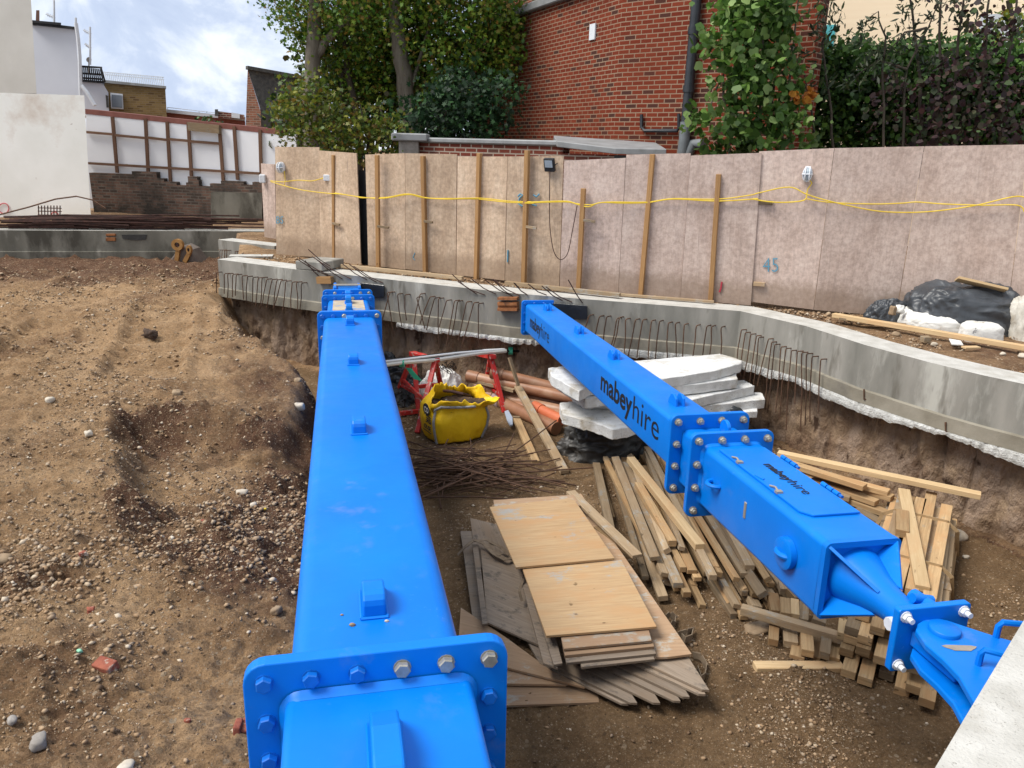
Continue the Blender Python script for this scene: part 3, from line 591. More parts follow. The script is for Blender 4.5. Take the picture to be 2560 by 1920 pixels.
for x, y, bx, by in ((10, 668, -20, 900), (35, 685, 0, 960), (70, 695, 20, 980), (105, 705, 60, 1000), (120, 715, 85, 1010), (180, 725, 110, 1010), (200, 745, 160, 1160), (220, 760, 175, 1180), (260, 775, 225, 1180), (290, 785, 250, 1220), (325, 798, 300, 1290), (372, 805, 355, 1130), (400, 812, 390, 1300), (430, 820, 420, 1260), (465, 838, 450, 1240), (520, 855, 505, 1180)):
    hook(*z8(x, y), *z8(bx, by))
# brackets left in the kicker joint
for x, y in ((775, 1035), (1285, 1240)):
    p = onpath(*z8(x, y), BF2, .05); q = onpath(*z8(x, y+62), BF2, .05); MB().tube([p, q, q+V((.11, -.02, 0))], .009, 6).build('bent_pin', rust, far_beam)
# rods sticking up out of the beam beside the strut ends
for x, y, bx, by in ((355, 155, 470, 265), (285, 215, 455, 325), (300, 210, 480, 330), (335, 225, 400, 330), (380, 200, 600, 345), (410, 220, 545, 345), (570, 245, 700, 350), (610, 245, 760, 365), (640, 260, 800, 370), (1255, 310, 1390, 440), (1290, 355, 1440, 445), (1370, 335, 1510, 440), (1460, 345, 1610, 450), (1510, 340, 1660, 450), (1640, 365, 1700, 440)):
    b = onpath(*z6(bx, by), BF2, .01); t = onpath(*z6(x, y), BF2, .10); MB().tube([b, (b+t)/2+V((.01, 0, -.03)), t], .0075, 6).build('rebar_rod', rust_dark, far_beam)
for x, y, bx, by in ((0, 90, 110, 205), (125, 110, 200, 195), (215, 118, 320, 195), (300, 130, 420, 230), (325, 135, 480, 240), (465, 92, 545, 245)):
    b = onpath(*z7(bx, by), BF2, .01); t = onpath(*z7(x, y), BF2, .10); MB().tube([b, (b+t)/2+V((.01, 0, -.03)), t], .0075, 6).build('rebar_rod', rust_dark, far_beam)
# black recess patches beside both strut heads
for (x0, y0), (x1, y1) in ((z6(660, 365), z6(812, 460)), (z7(360, 240), z7(575, 345))):
    m = MB(); c = [onpath(x, y, BF2, .012) for x, y in ((x0, y0), (x1, y0+6), (x1, y1), (x0, y1))]; m.prism(c, (0, -.03, 0)); m.build('recess_patch', black_film, far_beam, bev=.008)
# the raised block cast on the beam
bm_ = MB(); p0 = onpath(*z2(1465, 690), BF2, -.0); p1 = onpath(*z2(1880, 720), BF2, -.0); dv = (p1-p0).normalized(); nv = V((-dv.y, dv.x, 0))
p0.z = p1.z = ZB
L = (p1-p0).length; bm_.frame(p0, dv, nv, V((0, 0, 1)), (0, .004, .002), (L, .55, .13)); tag(bm_.build('concrete_block', concrete, bev=.01), 'short raised concrete block cast on the beam beside the far strut head', 'concrete block')
# second piece of beam stepping back towards the far one
sb = thing('concrete_beam', 'short stepped capping beam between the long beam and the far one', 'concrete beam', (-5.6, 14.2, ZB-.6))
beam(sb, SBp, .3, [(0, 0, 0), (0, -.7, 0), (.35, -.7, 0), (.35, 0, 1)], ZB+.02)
for x, y, bx, by in ((345, 395, 345, 525), (380, 395, 372, 530), (420, 400, 415, 530), (450, 400, 445, 530), (580, 415, 578, 525), (612, 420, 610, 520), (650, 428, 645, 520), (685, 430, 683, 520)):
    a, b = onpath(*z2(x, y), SBp, .06), onpath(*z2(bx, by), SBp, .06); MB().tube([a+V((.15, .06, 0)), a, b], .008, 6).build('rebar_hook', rust, sb)
rb = thing('concrete_beam', 'narrow pale return beam running back behind the end of the long beam', 'concrete beam', (BF[0].x, BF[0].y, ZB-.6))
e0 = D(*z2(275, 545), ZB); e1 = D(*z2(1110, 492), ZB); Rp = [V((e1.x, e1.y)), V((e0.x+.12, e0.y+.1))]
beam(rb, [V((e0.x+.02, e0.y+.42)), V((e1.x, e1.y))], .3, [(0, -.004, 0), (0, -.6, 0), (.25, -.6, 0), (.25, -.004, 1)], ZB)
# far beam across the back of the site
fb = thing('concrete_beam', 'damp dark grey capping beam across the back of the dig', 'concrete beam', (FL[2].x, FL[2].y, ZB-.7))
beam(fb, FL, .5, [(0, 0, 0), (0, -.42, 0), (-.04, -.43, 0), (-.04, -.70, 0), (.5, -.70, 0), (.5, 0, 1)], ZB, mats=[concrete_dark, concrete_lit])
zf = zm(200, 560, 2212/360)
m = MB()
for y0, y1 in ((150, 185), (205, 260)):
    c = [onpath(*zf(x, y), FL, .03) for x, y in ((400, y0), (548, y0), (548, y1), (400, y1))]; m.prism(c, (0, .06, 0))
m.build('steel_packer', rust_light, fb, bev=.006)
m = MB(); c = [onpath(*zf(x, y), FL, .015) for x, y in ((640, 165), (1030, 160), (1010, 240), (860, 250), (660, 225))]; m.prism(c, (0, .04, 0)); m.build('recess_patch', dusty_film, fb)  # dark patch on the face of the back beam
# near beam under the photographer
nb = thing('concrete_beam', 'near pale concrete capping beam end with rough top', 'concrete beam', (1.45, 2.02, -.7))
NBr = NB[::-1]
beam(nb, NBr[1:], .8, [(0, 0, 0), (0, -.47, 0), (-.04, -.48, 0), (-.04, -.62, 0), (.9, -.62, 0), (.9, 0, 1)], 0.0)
# ================================================================= plywood hoarding
def mk_ply(name, a, b, c, d):
    t = NT(name); v = t.coord('UV'); v2 = t.coord('UV', (2.0, .9, 1)); vg = t.coord('UV', (26, 1.6, 1))
    col = t.ramp(t.noise(v2, 1.6, 7, .66), [(.28, a), (.5, b), (.74, c)])
    col = t.mix(t.ramp(t.noise(v, 2.6, 8, .75), [(.52, (0, 0, 0)), (.70, (.42, .42, .42))]), col, d)
    col = t.mix(.2, col, t.ramp(t.noise(vg, 2.4, 5, .7), [(.3, (.25, .25, .25)), (.7, (.75, .75, .75))]), 'OVERLAY')
    col = t.mix(.35, col, t.ramp(t.noise(v, 19, 5, .75), [(.35, (.22, .21, .2)), (.65, (.78, .78, .78))]), 'OVERLAY')
    uvn = t.coord('UV', rnd=False); sx = t.n('ShaderNodeSeparateXYZ'); t.l(uvn, sx.inputs[0]); hh = t.math('ADD', sx.outputs[1], t.math('MULTIPLY', t.noise(v, 3.2, 7, .75), -.42))
    col = t.mix(t.ramp(hh, [(0, (.55, .55, .55)), (.14, (0, 0, 0))]), col, (.22, .155, .105))   # mud splashed up the foot of the sheet
    dr = t.noise(t.coord('UV', (9, .5, 1)), 1.7, 5, .7); col = t.mix(t.ramp(dr, [(.60, (0, 0, 0)), (.74, (.55, .55, .55))]), col, (.22, .17, .145))   # old water runs
    oi = t.n('ShaderNodeObjectInfo'); col = t.hsv(col, t.math('ADD', t.math('MULTIPLY', oi.outputs['Random'], .26), .86))
    t.l(col, t.b.inputs['Base Color']); t.b.inputs['Roughness'].default_value = .85; t.b.inputs['Specular IOR Level'].default_value = .15
    t.bump(t.noise(vg, 3, 4, .7), .25, .003); return t.m
ply_pink = mk_ply('pinkish_weathered_ply', (.40, .300, .250), (.50, .39, .335), (.58, .47, .41), (.38, .28, .235))
ply_buff = mk_ply('buff_weathered_ply', (.37, .265, .185), (.47, .35, .25), (.56, .44, .33), (.36, .255, .18))
chalk_blue = M('blue_spray_chalk', (.10, .26, .36), (.14, .31, .42), 30, .9, 0); chalk_red = M('red_spray_mark', (.42, .05, .07), None, 30, .9, 0)
GP = 'plywood sheets of the hoarding'
def panel(xt0, yt0, xt1, yt1, xb0, xb1, dy0, dy1, mat, label, off=0.0, path=HB, bow=0):
    """one sheet: top corners by pixel, bottom corners by pixel, dy = how far its foot is above/below the ground line"""
    tl, tr_ = onpath(xt0, yt0, path, off), onpath(xt1, yt1, path, off)
    bl, br_ = onpath(xb0, dy0, path, off), onpath(xb1, dy1, path, off)
    n = (tr_-tl).cross(V((0, 0, 1))).normalized()
    if n.y > 0: n = -n
    mb = MB(); nx, nz = 7, 7; vs = []
    w = ((tr_-tl).length+(br_-bl).length)/2; h = tl.z-bl.z
    for back in (0, 1):
        for j in range(nz):
            for i in range(nx):
                s, t = i/(nx-1), j/(nz-1); p = (bl.lerp(br_, s)).lerp(tl.lerp(tr_, s), t); vs.append(p+n*(bow*4*t*(1-t)+.004*math.sin(5*s+3*t+xt0))-n*(.018*back))
    fs = []; us = []; q = lambda b, i, j: b*nx*nz+j*nx+i; U = lambda i, j: (i/(nx-1)*w+xt0*.013, j/(nz-1)*h)
    for b in (0, 1):
        for j in range(nz-1):
            for i in range(nx-1):
                fs.append((q(b, i, j), q(b, i+1, j), q(b, i+1, j+1), q(b, i, j+1))); us.append([U(i, j), U(i+1, j), U(i+1, j+1), U(i, j+1)])
    ed = [(i, 0) for i in range(nx)]+[(nx-1, j) for j in range(1, nz)]+[(i, nz-1) for i in range(nx-2, -1, -1)]+[(0, j) for j in range(nz-2, 0, -1)]
    for k in range(len(ed)):
        a, b = ed[k], ed[(k+1) % len(ed)]; fs.append((q(0, *a), q(1, *a), q(1, *b), q(0, *b))); us.append(None)
    mb.add(vs, fs, us); o = mb.build('plywood_sheet', mat); return tag(o, label, 'plywood sheet', GP)
z2p = zm(640, 0, 2.514); z3p = zm(1240, 0, 2.514); z4p = zm(1860, 0, 2.514)
PANELS = [
 (594, 317, 689, 318, 597, 692, 549, 556, ply_buff, 'pink plywood sheet at the corner end of the hoarding with blue BS mark', .0),
 (689, 325, 770, 331, 692, 780, 555, 574, ply_buff, 'warped plywood sheet with bowed edge beside the dark gap', .004),
 (789, 334, 874, 331, 795, 876, 573, 582, ply_buff, 'plywood sheet just after the dark gap in the hoarding', 0),
 (875, 331, 987, 333, 877, 985, 581, 594, ply_buff, 'buff plywood sheet between the second and fourth hoarding posts', .003),
 (988, 338, 1096, 338, 986, 1090, 594, 606, ply_buff, 'plywood sheet behind the fourth post of the hoarding', 0),
 (1097, 338, 1217, 337, 1091, 1208, 606, 620, ply_buff, 'plywood sheet carrying the small black floodlight', .003),
 (1219, 347, 1352, 341, 1209, 1335, 620, 632, ply_pink, 'lower pinkish plywood sheet under the timber lean-to edge', 0),
 (1353, 334, 1492, 331, 1336, 1470, 632, 645, ply_pink, 'plywood sheet behind the tallest leaning post', .004),
 (1493, 336, 1646, 330, 1471, 1622, 645, 659, ply_pink, 'plywood sheet with a red dash overlapping its neighbour', .03),
 (1640, 327, 1802, 320, 1618, 1757, 651, 669, ply_pink, 'wide plywood sheet with blue 45 mark and cage lamp', 0),
 (1803, 320, 1996, 316, 1758, 1935, 669, 684, ply_pink, 'bare wide plywood sheet next to the cage lamp sheet', .003),
 (1997, 316, 2222, 312, 1936, 2170, 684, 720, ply_pink, 'widest plywood sheet behind the plastic covered heap', 0),
 (2223, 312, 2500, 306, 2171, 2420, 720, 780, ply_pink, 'last plywood sheet running out past the covered heap', .003)]
PO = []
for p in PANELS: PO.append(panel(*p[:10], off=p[10]))
P0 = [V(D(540, 512, ZB).xy), V(D(600, 520, ZB).xy)]
panel(564, 353, 593, 355, 571, 596, 512, 516, ply_pink, 'narrow plywood sheet set back behind the hoarding corner', path=P0)
# return end of the corner sheet (dark edge) and the dark slot filler boards
def post(x0, y0, x1, y1, label, w=.072, d=.06, off=.045, pegs=()):
    a, b = onpath(x1, y1, HB, off), onpath(x0, y0, HB, off)
    e = (b-a).normalized(); r = ray((x0+x1)/2, y0); lat = e.cross(V((0, 1, 0))).normalized()
    # front faces the dig: use the hoarding direction
    q = onpath(x1+40, y1, HB, off)-a; q.z = 0; q.normalize(); mb = MB(); mb.bar(a-V((0, 0, .02)), b, d, w, up=q.cross(e)); o = mb.build('timber_post', wood_post, bev=.004)
    tag(o, label, 'post', 'timber posts of the hoarding')
    for (px, py, l) in pegs:
        c = onpath(px, py, HB, off+.05); m = MB(); m.bar(c-q*.03, c+q*l+V((0, 0, -.01)), .03, .035, up=(0, 0, 1)); m.build('peg', wood_old, o, bev=.003)
    return o
post(727, 335, 728, 561, 'timber post on the warped sheet just before the dark gap', pegs=[(731, 482, .16)])
post(818, 335, 822, 578, 'thin timber post just after the dark gap', w=.055, pegs=[(826, 488, .17)])
post(917, 337, 922, 587, 'timber post with a short peg third along the hoarding', pegs=[(927, 477, .12)])
post(1040, 331, 1033, 599, 'plain timber post fourth along the hoarding')
post(1143, 325, 1134, 613, 'knotty tall timber post through the blue chalk scribble', pegs=[(1147, 489, .13)])
post(1263, 407, 1252, 626, 'short timber post with a cable junction at its top', pegs=[(1268, 475, .13)])
post(1412, 333, 1386, 636, 'leaning timber post that reaches the top edge')
post(1554, 376, 1536, 651, 'short leaning timber post nearest the overlapping sheet', w=.078)
for px, py, l, lb in ((1628, 612, .14, 'small timber block nailed low beside the blue 45 mark'), (1640, 437, .16, 'small timber block nailed under the yellow cable')):
    c = onpath(px, py, HB, .03); q = onpath(px+30, py, HB, .03)-c; q.z = 0; q.normalize(); m = MB(); m.bar(c, c+q*l, .05, .05); tag(m.build('timber_block', wood_old, bev=.003), lb, 'block')
# sole plates lying along the foot of the hoarding
def plate(pix, z, w, h, label, mat=wood_old, name='timber_plank', cat='plank', up=(0, 0, 1)):
    pts = [D(x, y, z) for x, y in pix]; m = MB()
    for a, b in zip(pts[:-1], pts[1:]): m.bar(a, b, w, h, up=up)
    return tag(m.build(name, mat, bev=.003), label, cat)
plate([z6(540, 262), z6(1300, 340)], ZB+.05, .07, .05, 'long sole plank along the hoarding foot beyond the far strut heads')
plate([z7(60, 118), z7(780, 195)], ZB+.05, .07, .05, 'dark sole plank under the middle hoarding posts')
plate([z7(760, 190), z7(1370, 238)], ZB+.03, .05, .03, 'thin batten along the foot below the leaning posts')
# chalk and spray marks belong to their sheets
def mark(i, s, x, y, x2, y2, mat, bold=.0, name='spray_mark'):
    a = onpath(x, y2, HB, PANELS[i][10]+.012); b = onpath(x2, y2, HB, PANELS[i][10]+.012); c = onpath(x, y, HB, PANELS[i][10]+.012)
    return text(name, s, PO[i], mat, a, b-a, c-a, (b-a).length, (c-a).length, ext=.003, bold=bold)
mark(0, 'BS', 598, 467, 613, 483, chalk_blue); mark(9, '45', 1648, 557, 1681, 587, chalk_blue, -.01)
def stroke(i, pts, mat, r=.007):
    m = MB(); m.tube([onpath(x, y, HB, PANELS[i][10]+.009) for x, y in pts], r, 5); m.build('spray_mark', mat, PO[i])
stroke(5, [(1120, 424), (1125, 419), (1131, 421), (1123, 428), (1121, 440), (1130, 446)], chalk_blue, .012); stroke(5, [(1153, 421), (1160, 425), (1166, 419)], chalk_blue, .012); stroke(5, [(1150, 442), (1160, 444)], chalk_blue, .01)
stroke(3, [(897, 546), (893, 556), (897, 562)], chalk_blue, .008); stroke(8, [(1560, 608), (1558, 622), (1555, 630)], chalk_red, .012); stroke(4, [(1098, 540), (1097, 566)], chalk_blue, .012)
# ---- yellow site lighting cable, lamps, floodlight
def cable(pts, mat, label, r=.0075, off=.075, name='power_cable', path=HB):
    P = [onpath(x, y, path, off) for x, y in pts]; Q = []
    for i in range(len(P)-1):
        p0, p1, p2, p3 = P[max(i-1, 0)], P[i], P[i+1], P[min(i+2, len(P)-1)]
        for k in range(6):
            t = k/6; Q.append(.5*((2*p1)+(p2-p0)*t+(2*p0-5*p1+4*p2-p3)*t*t+(3*p1-p0-3*p2+p3)*t*t*t))
    m = MB(); m.tube(Q+[P[-1]], r, 6); return tag(m.build(name, mat, smooth=True), label, 'cable')
cable([z2p(110, 1140), z2p(190, 1165), z2p(300, 1192), z2p(450, 1212), z2p(560, 1220), z2p(700, 1240), z2p(820, 1245), z2p(970, 1222), z2p(1060, 1240), z2p(1200, 1250), z2p(1400, 1250), z2p(1600, 1270), z2p(1760, 1275), z3p(200, 1275), z3p(450, 1268), z3p(530, 1285), z3p(590, 1298), z3p(660, 1272), z3p(800, 1275), z3p(960, 1272), z3p(1120, 1250), z3p(1400, 1262), z3p(1640, 1248), z4p(60, 1250), z4p(180, 1268), z4p(300, 1268), z4p(380, 1255), z4p(395, 1225)], yellow_cable, 'long yellow cable sagging along the hoarding posts')
cable([z2p(520, 1212), z2p(640, 1232), z2p(700, 1243), z2p(840, 1238), z2p(970, 1217), z2p(1100, 1243), z2p(1250, 1246), z2p(1440, 1245), z2p(1600, 1262), z2p(1750, 1268), z3p(200, 1270), z3p(440, 1262), z3p(520, 1278), z3p(600, 1285), z3p(700, 1268), z3p(950, 1268), z3p(1120, 1247), z3p(1400, 1250), z3p(1600, 1225), z4p(100, 1210), z4p(285, 1175), z4p(400, 1222), z4p(560, 1270), z4p(800, 1320), z4p(1000, 1333), z4p(1200, 1325), z4p(1450, 1290), z4p(1715, 1232), z4p(1800, 1270)], yellow_cable, 'second yellow cable twisted with the long one and sagging lowest', r=.0068)
cable([z4p(395, 1248), z4p(500, 1266), z4p(620, 1275), z4p(820, 1280), z4p(1000, 1275), z4p(1090, 1268), z4p(1250, 1280), z4p(1500, 1288), z4p(1715, 1288), z4p(1760, 1330)], yellow_cable, 'yellow cable run starting under the cage lamp of the wide sheet', r=.0068)
cable([z2p(110, 1135), z2p(180, 1142), z2p(280, 1132), z2p(370, 1136), z2p(440, 1118)], yellow_cable, 'short upper yellow cable to the junction by the first post', r=.0068)
cable([z4p(405, 1130), z4p(425, 1150), z4p(400, 1190), z4p(393, 1240)], yellow_cable, 'yellow drop cable hanging from the cage lamp', r=.0068, off=.05)
cable([z2p(190, 1075), z2p(195, 1130), z2p(190, 1165)], yellow_cable, 'yellow drop cable hanging from the corner lamp', r=.007, off=.05)
cable([z3p(350, 1065), z3p(347, 1300), z3p(352, 1450), z3p(375, 1580), z3p(415, 1628), z3p(460, 1590), z3p(490, 1450), z3p(520, 1290)], black_cable, 'thin dark cable looping down from the floodlight', r=.006, off=.06)
def lamp(x, y, s, label, path=HB):
    c = onpath(x, y, path, .03); q = onpath(x+20, y, path, .03)-c; q.z = 0; q.normalize(); n = V((q.y, -q.x, 0)); u = V((0, 0, 1))
    if n.y > 0: n = -n
    t = thing('bulkhead_lamp', label, 'lamp', c, 'caged lamps on the hoarding')
    ring = lambda k, d: [c+q*(math.cos(a)*.055*k*s)+u*(math.sin(a)*.09*k*s)+n*d for a in [i*math.pi/10 for i in range(20)]]
    MB().loft([ring(1.1, -.01), ring(1.1, .035), ring(.95, .045)]).build('lamp_base', white_metal, t)
    MB().loft([ring(.85, .04), ring(.8, .075), ring(.45, .10), ring(.1, .105)]).build('lamp_glass', lens, t, smooth=True)
    m = MB()
    for k in (-.5, .5): m.tube([c+q*(k*.05*s)+u*(math.sin(a)*.09*s)+n*(.045+.07*math.cos(a)) for a in [-math.pi/2+i*math.pi/8 for i in range(9)]], .009, 5)
    m.tube([c+q*(math.sin(a)*.06*s)+n*(.045+.07*math.cos(a)) for a in [-math.pi/2+i*math.pi/8 for i in range(9)]], .009, 5); m.build('lamp_cage', white_metal, t)
lamp(1744, 376, .95, 'white caged lamp above the yellow cables on the wide sheet')
lamp(612, 362, .9, 'white caged lamp at the corner end of the hoarding')
c = onpath(711, 384, HB, .05); m = MB(); m.box(c, (.12, .06, .1)); tag(m.build('junction_box', white_metal, bev=.012, seg=2), 'white junction box beside the first timber post', 'junction box')
c = onpath(572, 386, P0, .05); m = MB(); m.box(c, (.12, .08, .16)); tag(m.build('junction_box', white_metal, bev=.02, seg=2), 'white fitting on the narrow set back sheet', 'junction box')
t = thing('floodlight', 'small black floodlight with its lens facing out near the hoarding top', 'floodlight', onpath(1191, 356, HB, .06)); c = ORG[t.name]; q = (onpath(1210, 356, HB)-onpath(1190, 356, HB)); q.z = 0; q.normalize(); n = V((q.y, -q.x, -.35)).normalized(); u = q.cross(n)*-1
if u.z < 0: u = -u
m = MB(); m.frame(c, q, n, u, (-.075, -.03, -.09), (.075, .03, .09)); m.build('housing', black_iron, t, bev=.012, seg=2)
m = MB(); m.frame(c+n*.031, q, n, u, (-.055, -.002, -.025), (.055, .004, .07)); m.build('lens', lens, t)
m = MB(); m.tube([c+q*.08, c+q*.085-n*.08, c-q*.085-n*.08, c-q*.08], .008, 6); m.build('bracket', black_iron, t)
# ================================================================= the low garden wall and lean-to behind the hoarding
brick_red = mk_brick('red_facing_brick', (.15, .027, .013), (.225, .047, .022), (.30, .215, .15), dark=(.030, .024, .022), fac=.12, ms=.0085)
brick_low = mk_brick('old_red_brick', (.17, .042, .028), (.22, .065, .045), (.40, .34, .28), dark=(.10, .06, .05), fac=.2)
brick_brown = mk_brick('yellow_brown_stock_brick', (.20, .135, .055), (.30, .21, .095), (.24, .18, .11), dark=(.10, .06, .03), fac=.2)
brick_ruin = mk_brick('sooty_ruined_brick', (.17, .10, .075), (.27, .18, .14), (.19, .165, .14), dark=(.05, .04, .035), fac=.3, bump=1.0, soot=(.055, .048, .042))
def wallbox(name, pts, z0, z1, th, mat, parent=None, label=None, cat=None):
    """upright wall along points (front line), th thick to the back; uv in metres"""
    m = MB(); s = 0
    for a, b in zip(pts[:-1], pts[1:]):
        a, b = V((a[0], a[1])), V((b[0], b[1])); L = (b-a).length; t = (b-a).normalized(); n = V((-t.y, t.x))
        A, B = V((a.x, a.y, z0)), V((b.x, b.y, z0)); h = V((0, 0, z1-z0)); N = V((n.x*th, n.y*th, 0))
        m.add([A, B, B+h, A+h, A+N, B+N, B+N+h, A+N+h], [(0, 1, 2, 3), (5, 4, 7, 6), (3, 2, 6, 7), (1, 5, 6, 2), (4, 0, 3, 7)],
              [[(s, z0), (s+L, z0), (s+L, z1), (s, z1)], [(s, z0), (s+L, z0), (s+L, z1), (s, z1)], [(s, 0), (s+L, 0), (s+L, th), (s, th)], [(0, z0), (th, z0), (th, z1), (0, z1)], [(0, z0), (th, z0), (th, z1), (0, z1)]]); s += L
    o = m.build(name, mat, parent)
    return tag(o, label, cat) if label else o
a, b = DY(905, 311, 14.2), DY(1217, 313, 12.9)
gw = thing('garden_wall', 'low red brick wall with grey coping showing above the hoarding', 'brick wall', ((a.x+b.x)/2, (a.y+b.y)/2, ZB))
wallbox('wall', [a, b], ZB-.1, (a.z+b.z)/2, .25, brick_low, gw)
m = MB(); zc = (a.z+b.z)/2; e = (b-a); e.z = 0; e.normalize(); n = V((-e.y, e.x, 0)); L = (V((b.x-a.x, b.y-a.y))).length
m.frame(V((a.x, a.y, zc+.003)), e, n, V((0, 0, 1)), (-.1, -.05, 0), (L, .31, .085)); m.build('coping', lead, gw, bev=.02)
pc = DY(882, 312, 14.0); m = MB(); m.box((pc.x, pc.y+.2, (ZB+pc.z+.05)/2), (.34, .34, pc.z+.05-ZB)); m.build('pier', st_grey, gw)
m = MB(); m.box((pc.x+.02, pc.y+.2, pc.z+.12), (.62, .5, .13)); m.build('pier_cap', lead, gw, bev=.02)
sh = thing('lean_to_shed', 'low dark lean-to with grey flat roof edge against the brick wall', 'shed', (b.x+.8, b.y, ZB))
r0, r1, r2 = DY(1217, 305, 12.7), DY(1330, 320, 12.3), DY(1440, 322, 12.2)
m = MB(); m.slab([V((r0.x-.1, r0.y, r0.z)), r1, V((r2.x, r2.y, r2.z)), V((r2.x, r2.y+1.0, r2.z+.1)), V((r0.x-.1, r0.y+1.3, r0.z+.1))], .09); m.build('roof', lead, sh, bev=.01)
wallbox('wall', [(r0.x, r0.y+.05), (r1.x, r1.y+.12)], ZB-.1, min(r0.z, r1.z)-.1, .15, brick_low, sh)
wallbox('dark_boarding', [(r1.x, r1.y+.12), (r2.x, r2.y+.12)], ZB-.1, r1.z-.1, .1, black_film, sh)
# ================================================================= big red brick building
Ac, Cc = DY(1062, 200, 19.2), DY(1339, 100, 14.0); Ec = DY(1760, 100, 11.75)
rz_ = DY(1110, 50, 18.75).z; A2, C2, E2 = V((Ac.x, Ac.y)), V((Cc.x, Cc.y)), V((Ec.x, Ec.y))
bb = thing('brick_building', 'tall red brick building with an angled corner and black drainpipe', 'building', (C2.x, C2.y, ZB))
wallbox('wall', [A2+(A2-C2)*.25, C2, E2], ZB-.1, rz_, .3, brick_red, bb)
d1 = (C2-A2).normalized(); n1 = V((-d1.y, d1.x)); n1 = n1 if n1.y > 0 else -n1
m = MB(); e = V((d1.x, d1.y, 0)); n = V((n1.x, n1.y, 0)); m.frame(V((A2.x, A2.y, rz_+.003))-e*1.6, e, n, V((0, 0, 1)), (0, -.12, 0), ((C2-A2).length+1.6, .42, .16)); m.build('coping', lead, bb, bev=.02)
d2 = (E2-C2).normalized(); n2 = V((-d2.y, d2.x)); m = MB(); m.frame(V((C2.x, C2.y, rz_+.003)), V((d2.x, d2.y, 0)), V((n2.x, n2.y, 0)), V((0, 0, 1)), (0, -.12, 0), ((E2-C2).length, .42, .16)); m.build('coping', lead, bb, bev=.02)
wallbox('upper_wall', [A2+n1*.9-d1*3, C2+n1*.9], rz_-.3, rz_+5, .3, brick_red, bb)
BP = [A2+(A2-C2)*.2, C2, E2]
p = onpath(1282, 69, BP, .01); q = V((d1.x, d1.y, 0)); m = MB(); m.frame(p, q, V((-q.y, q.x, 0)), V((0, 0, 1)), (-.1, -.02, -.13), (.1, .004, .13)); tag(m.build('wall_notice', white_metal), 'small white notice on the angled brick wall', 'notice')
dp = thing('drainpipe', 'black vertical drainpipe with grey lower bend on the brick wall', 'drainpipe', onpath(1484, 318, BP, .09))
up0 = onpath(*z3p(1210, 780), BP, .09); upt = V((up0.x, up0.y, rz_+.2)); m = MB(); m.tube([V((up0.x, up0.y, up0.z)), upt], .075, 14); m.build('upper_pipe', pipe_black, dp, smooth=True)
for y in (200, 560): p = onpath(*z3p(1255, y), BP, .09); m = MB(); m.tube([V((up0.x, up0.y, p.z-.05)), V((up0.x, up0.y, p.z+.05))], .09, 14); m.build('collar', pipe_black, dp, smooth=True)
b0 = V((up0.x, up0.y, up0.z)); b1 = onpath(*z3p(1195, 955), BP, .09); m = MB(); m.tube([b0+V((0, 0, .03)), V((b0.x, b0.y, b0.z-.25)), V((b0.x-.03, b0.y, b1.z-.6))], .085, 14); br = onpath(*z3p(1290, 905), BP, .12); m.tube([V((b0.x, b0.y, b0.z-.62)), V((b0.x+.15, b0.y-.02, br.z)), br+V((.1, 0, 0))], .085, 14); m.build('lower_bend', pipe_grey, dp, smooth=True)
m = MB(); m.tube([onpath(*z3p(x, y), BP, .05) for x, y in ((925, 720), (925, 800), (945, 822), (1150, 822), (1160, 800), (1160, 715))], .028, 8); tag(m.build('waste_pipe', pipe_black, smooth=True), 'thin black waste pipe bent along the brick wall', 'pipe')
# ================================================================= pale building behind the shrubs
cream = M('cream_cladding', (.84, .68, .48), (.88, .73, .53), 1, .8, .15, 12, .004, .2, stretch=(.3, .3, 12))
teal = M('teal_window_film', (.06, .36, .40), (.09, .44, .47), 1.5, .25, 0, spec=.6)
a, b = DY(1640, 200, 19), DY(2600, 200, 15.5); cb = thing('pale_building', 'cream clad building behind the shrubs with a teal window', 'building', ((a.x+b.x)/2, (a.y+b.y)/2, ZB))
wallbox('wall', [a, b], ZB, 9, .3, cream, cb); CP = [V((a.x, a.y)), V((b.x, b.y))]
def onwall(name, x0, y0, x1, y1, mat, par, path, off=.03, th=.05):
    c = [onpath(x, y, path, off) for x, y in ((x0, y1), (x1, y1), (x1, y0), (x0, y0))]; mz0 = (c[0].z+c[1].z)/2; mz1 = (c[2].z+c[3].z)/2
    c = [V((c[0].x, c[0].y, mz0)), V((c[1].x, c[1].y, mz0)), V((c[1].x, c[1].y, mz1)), V((c[0].x, c[0].y, mz1))]; n = (c[1]-c[0]).cross(V((0, 0, 1))).normalized(); n = -n if n.y < 0 else n
    return MB().prism(c, n*th).build(name, mat, par)
onwall('window', 1740, 55, 1792, 160, teal, cb, CP); onwall('window', 1700, 150, 1722, 250, lens, cb, CP)
wr = onwall('window', 2105, 30, 2205, 110, M('pale_sky_glass', (.45, .48, .52), (.55, .58, .60), 2, .2, 0, spec=.6), cb, CP, .03)
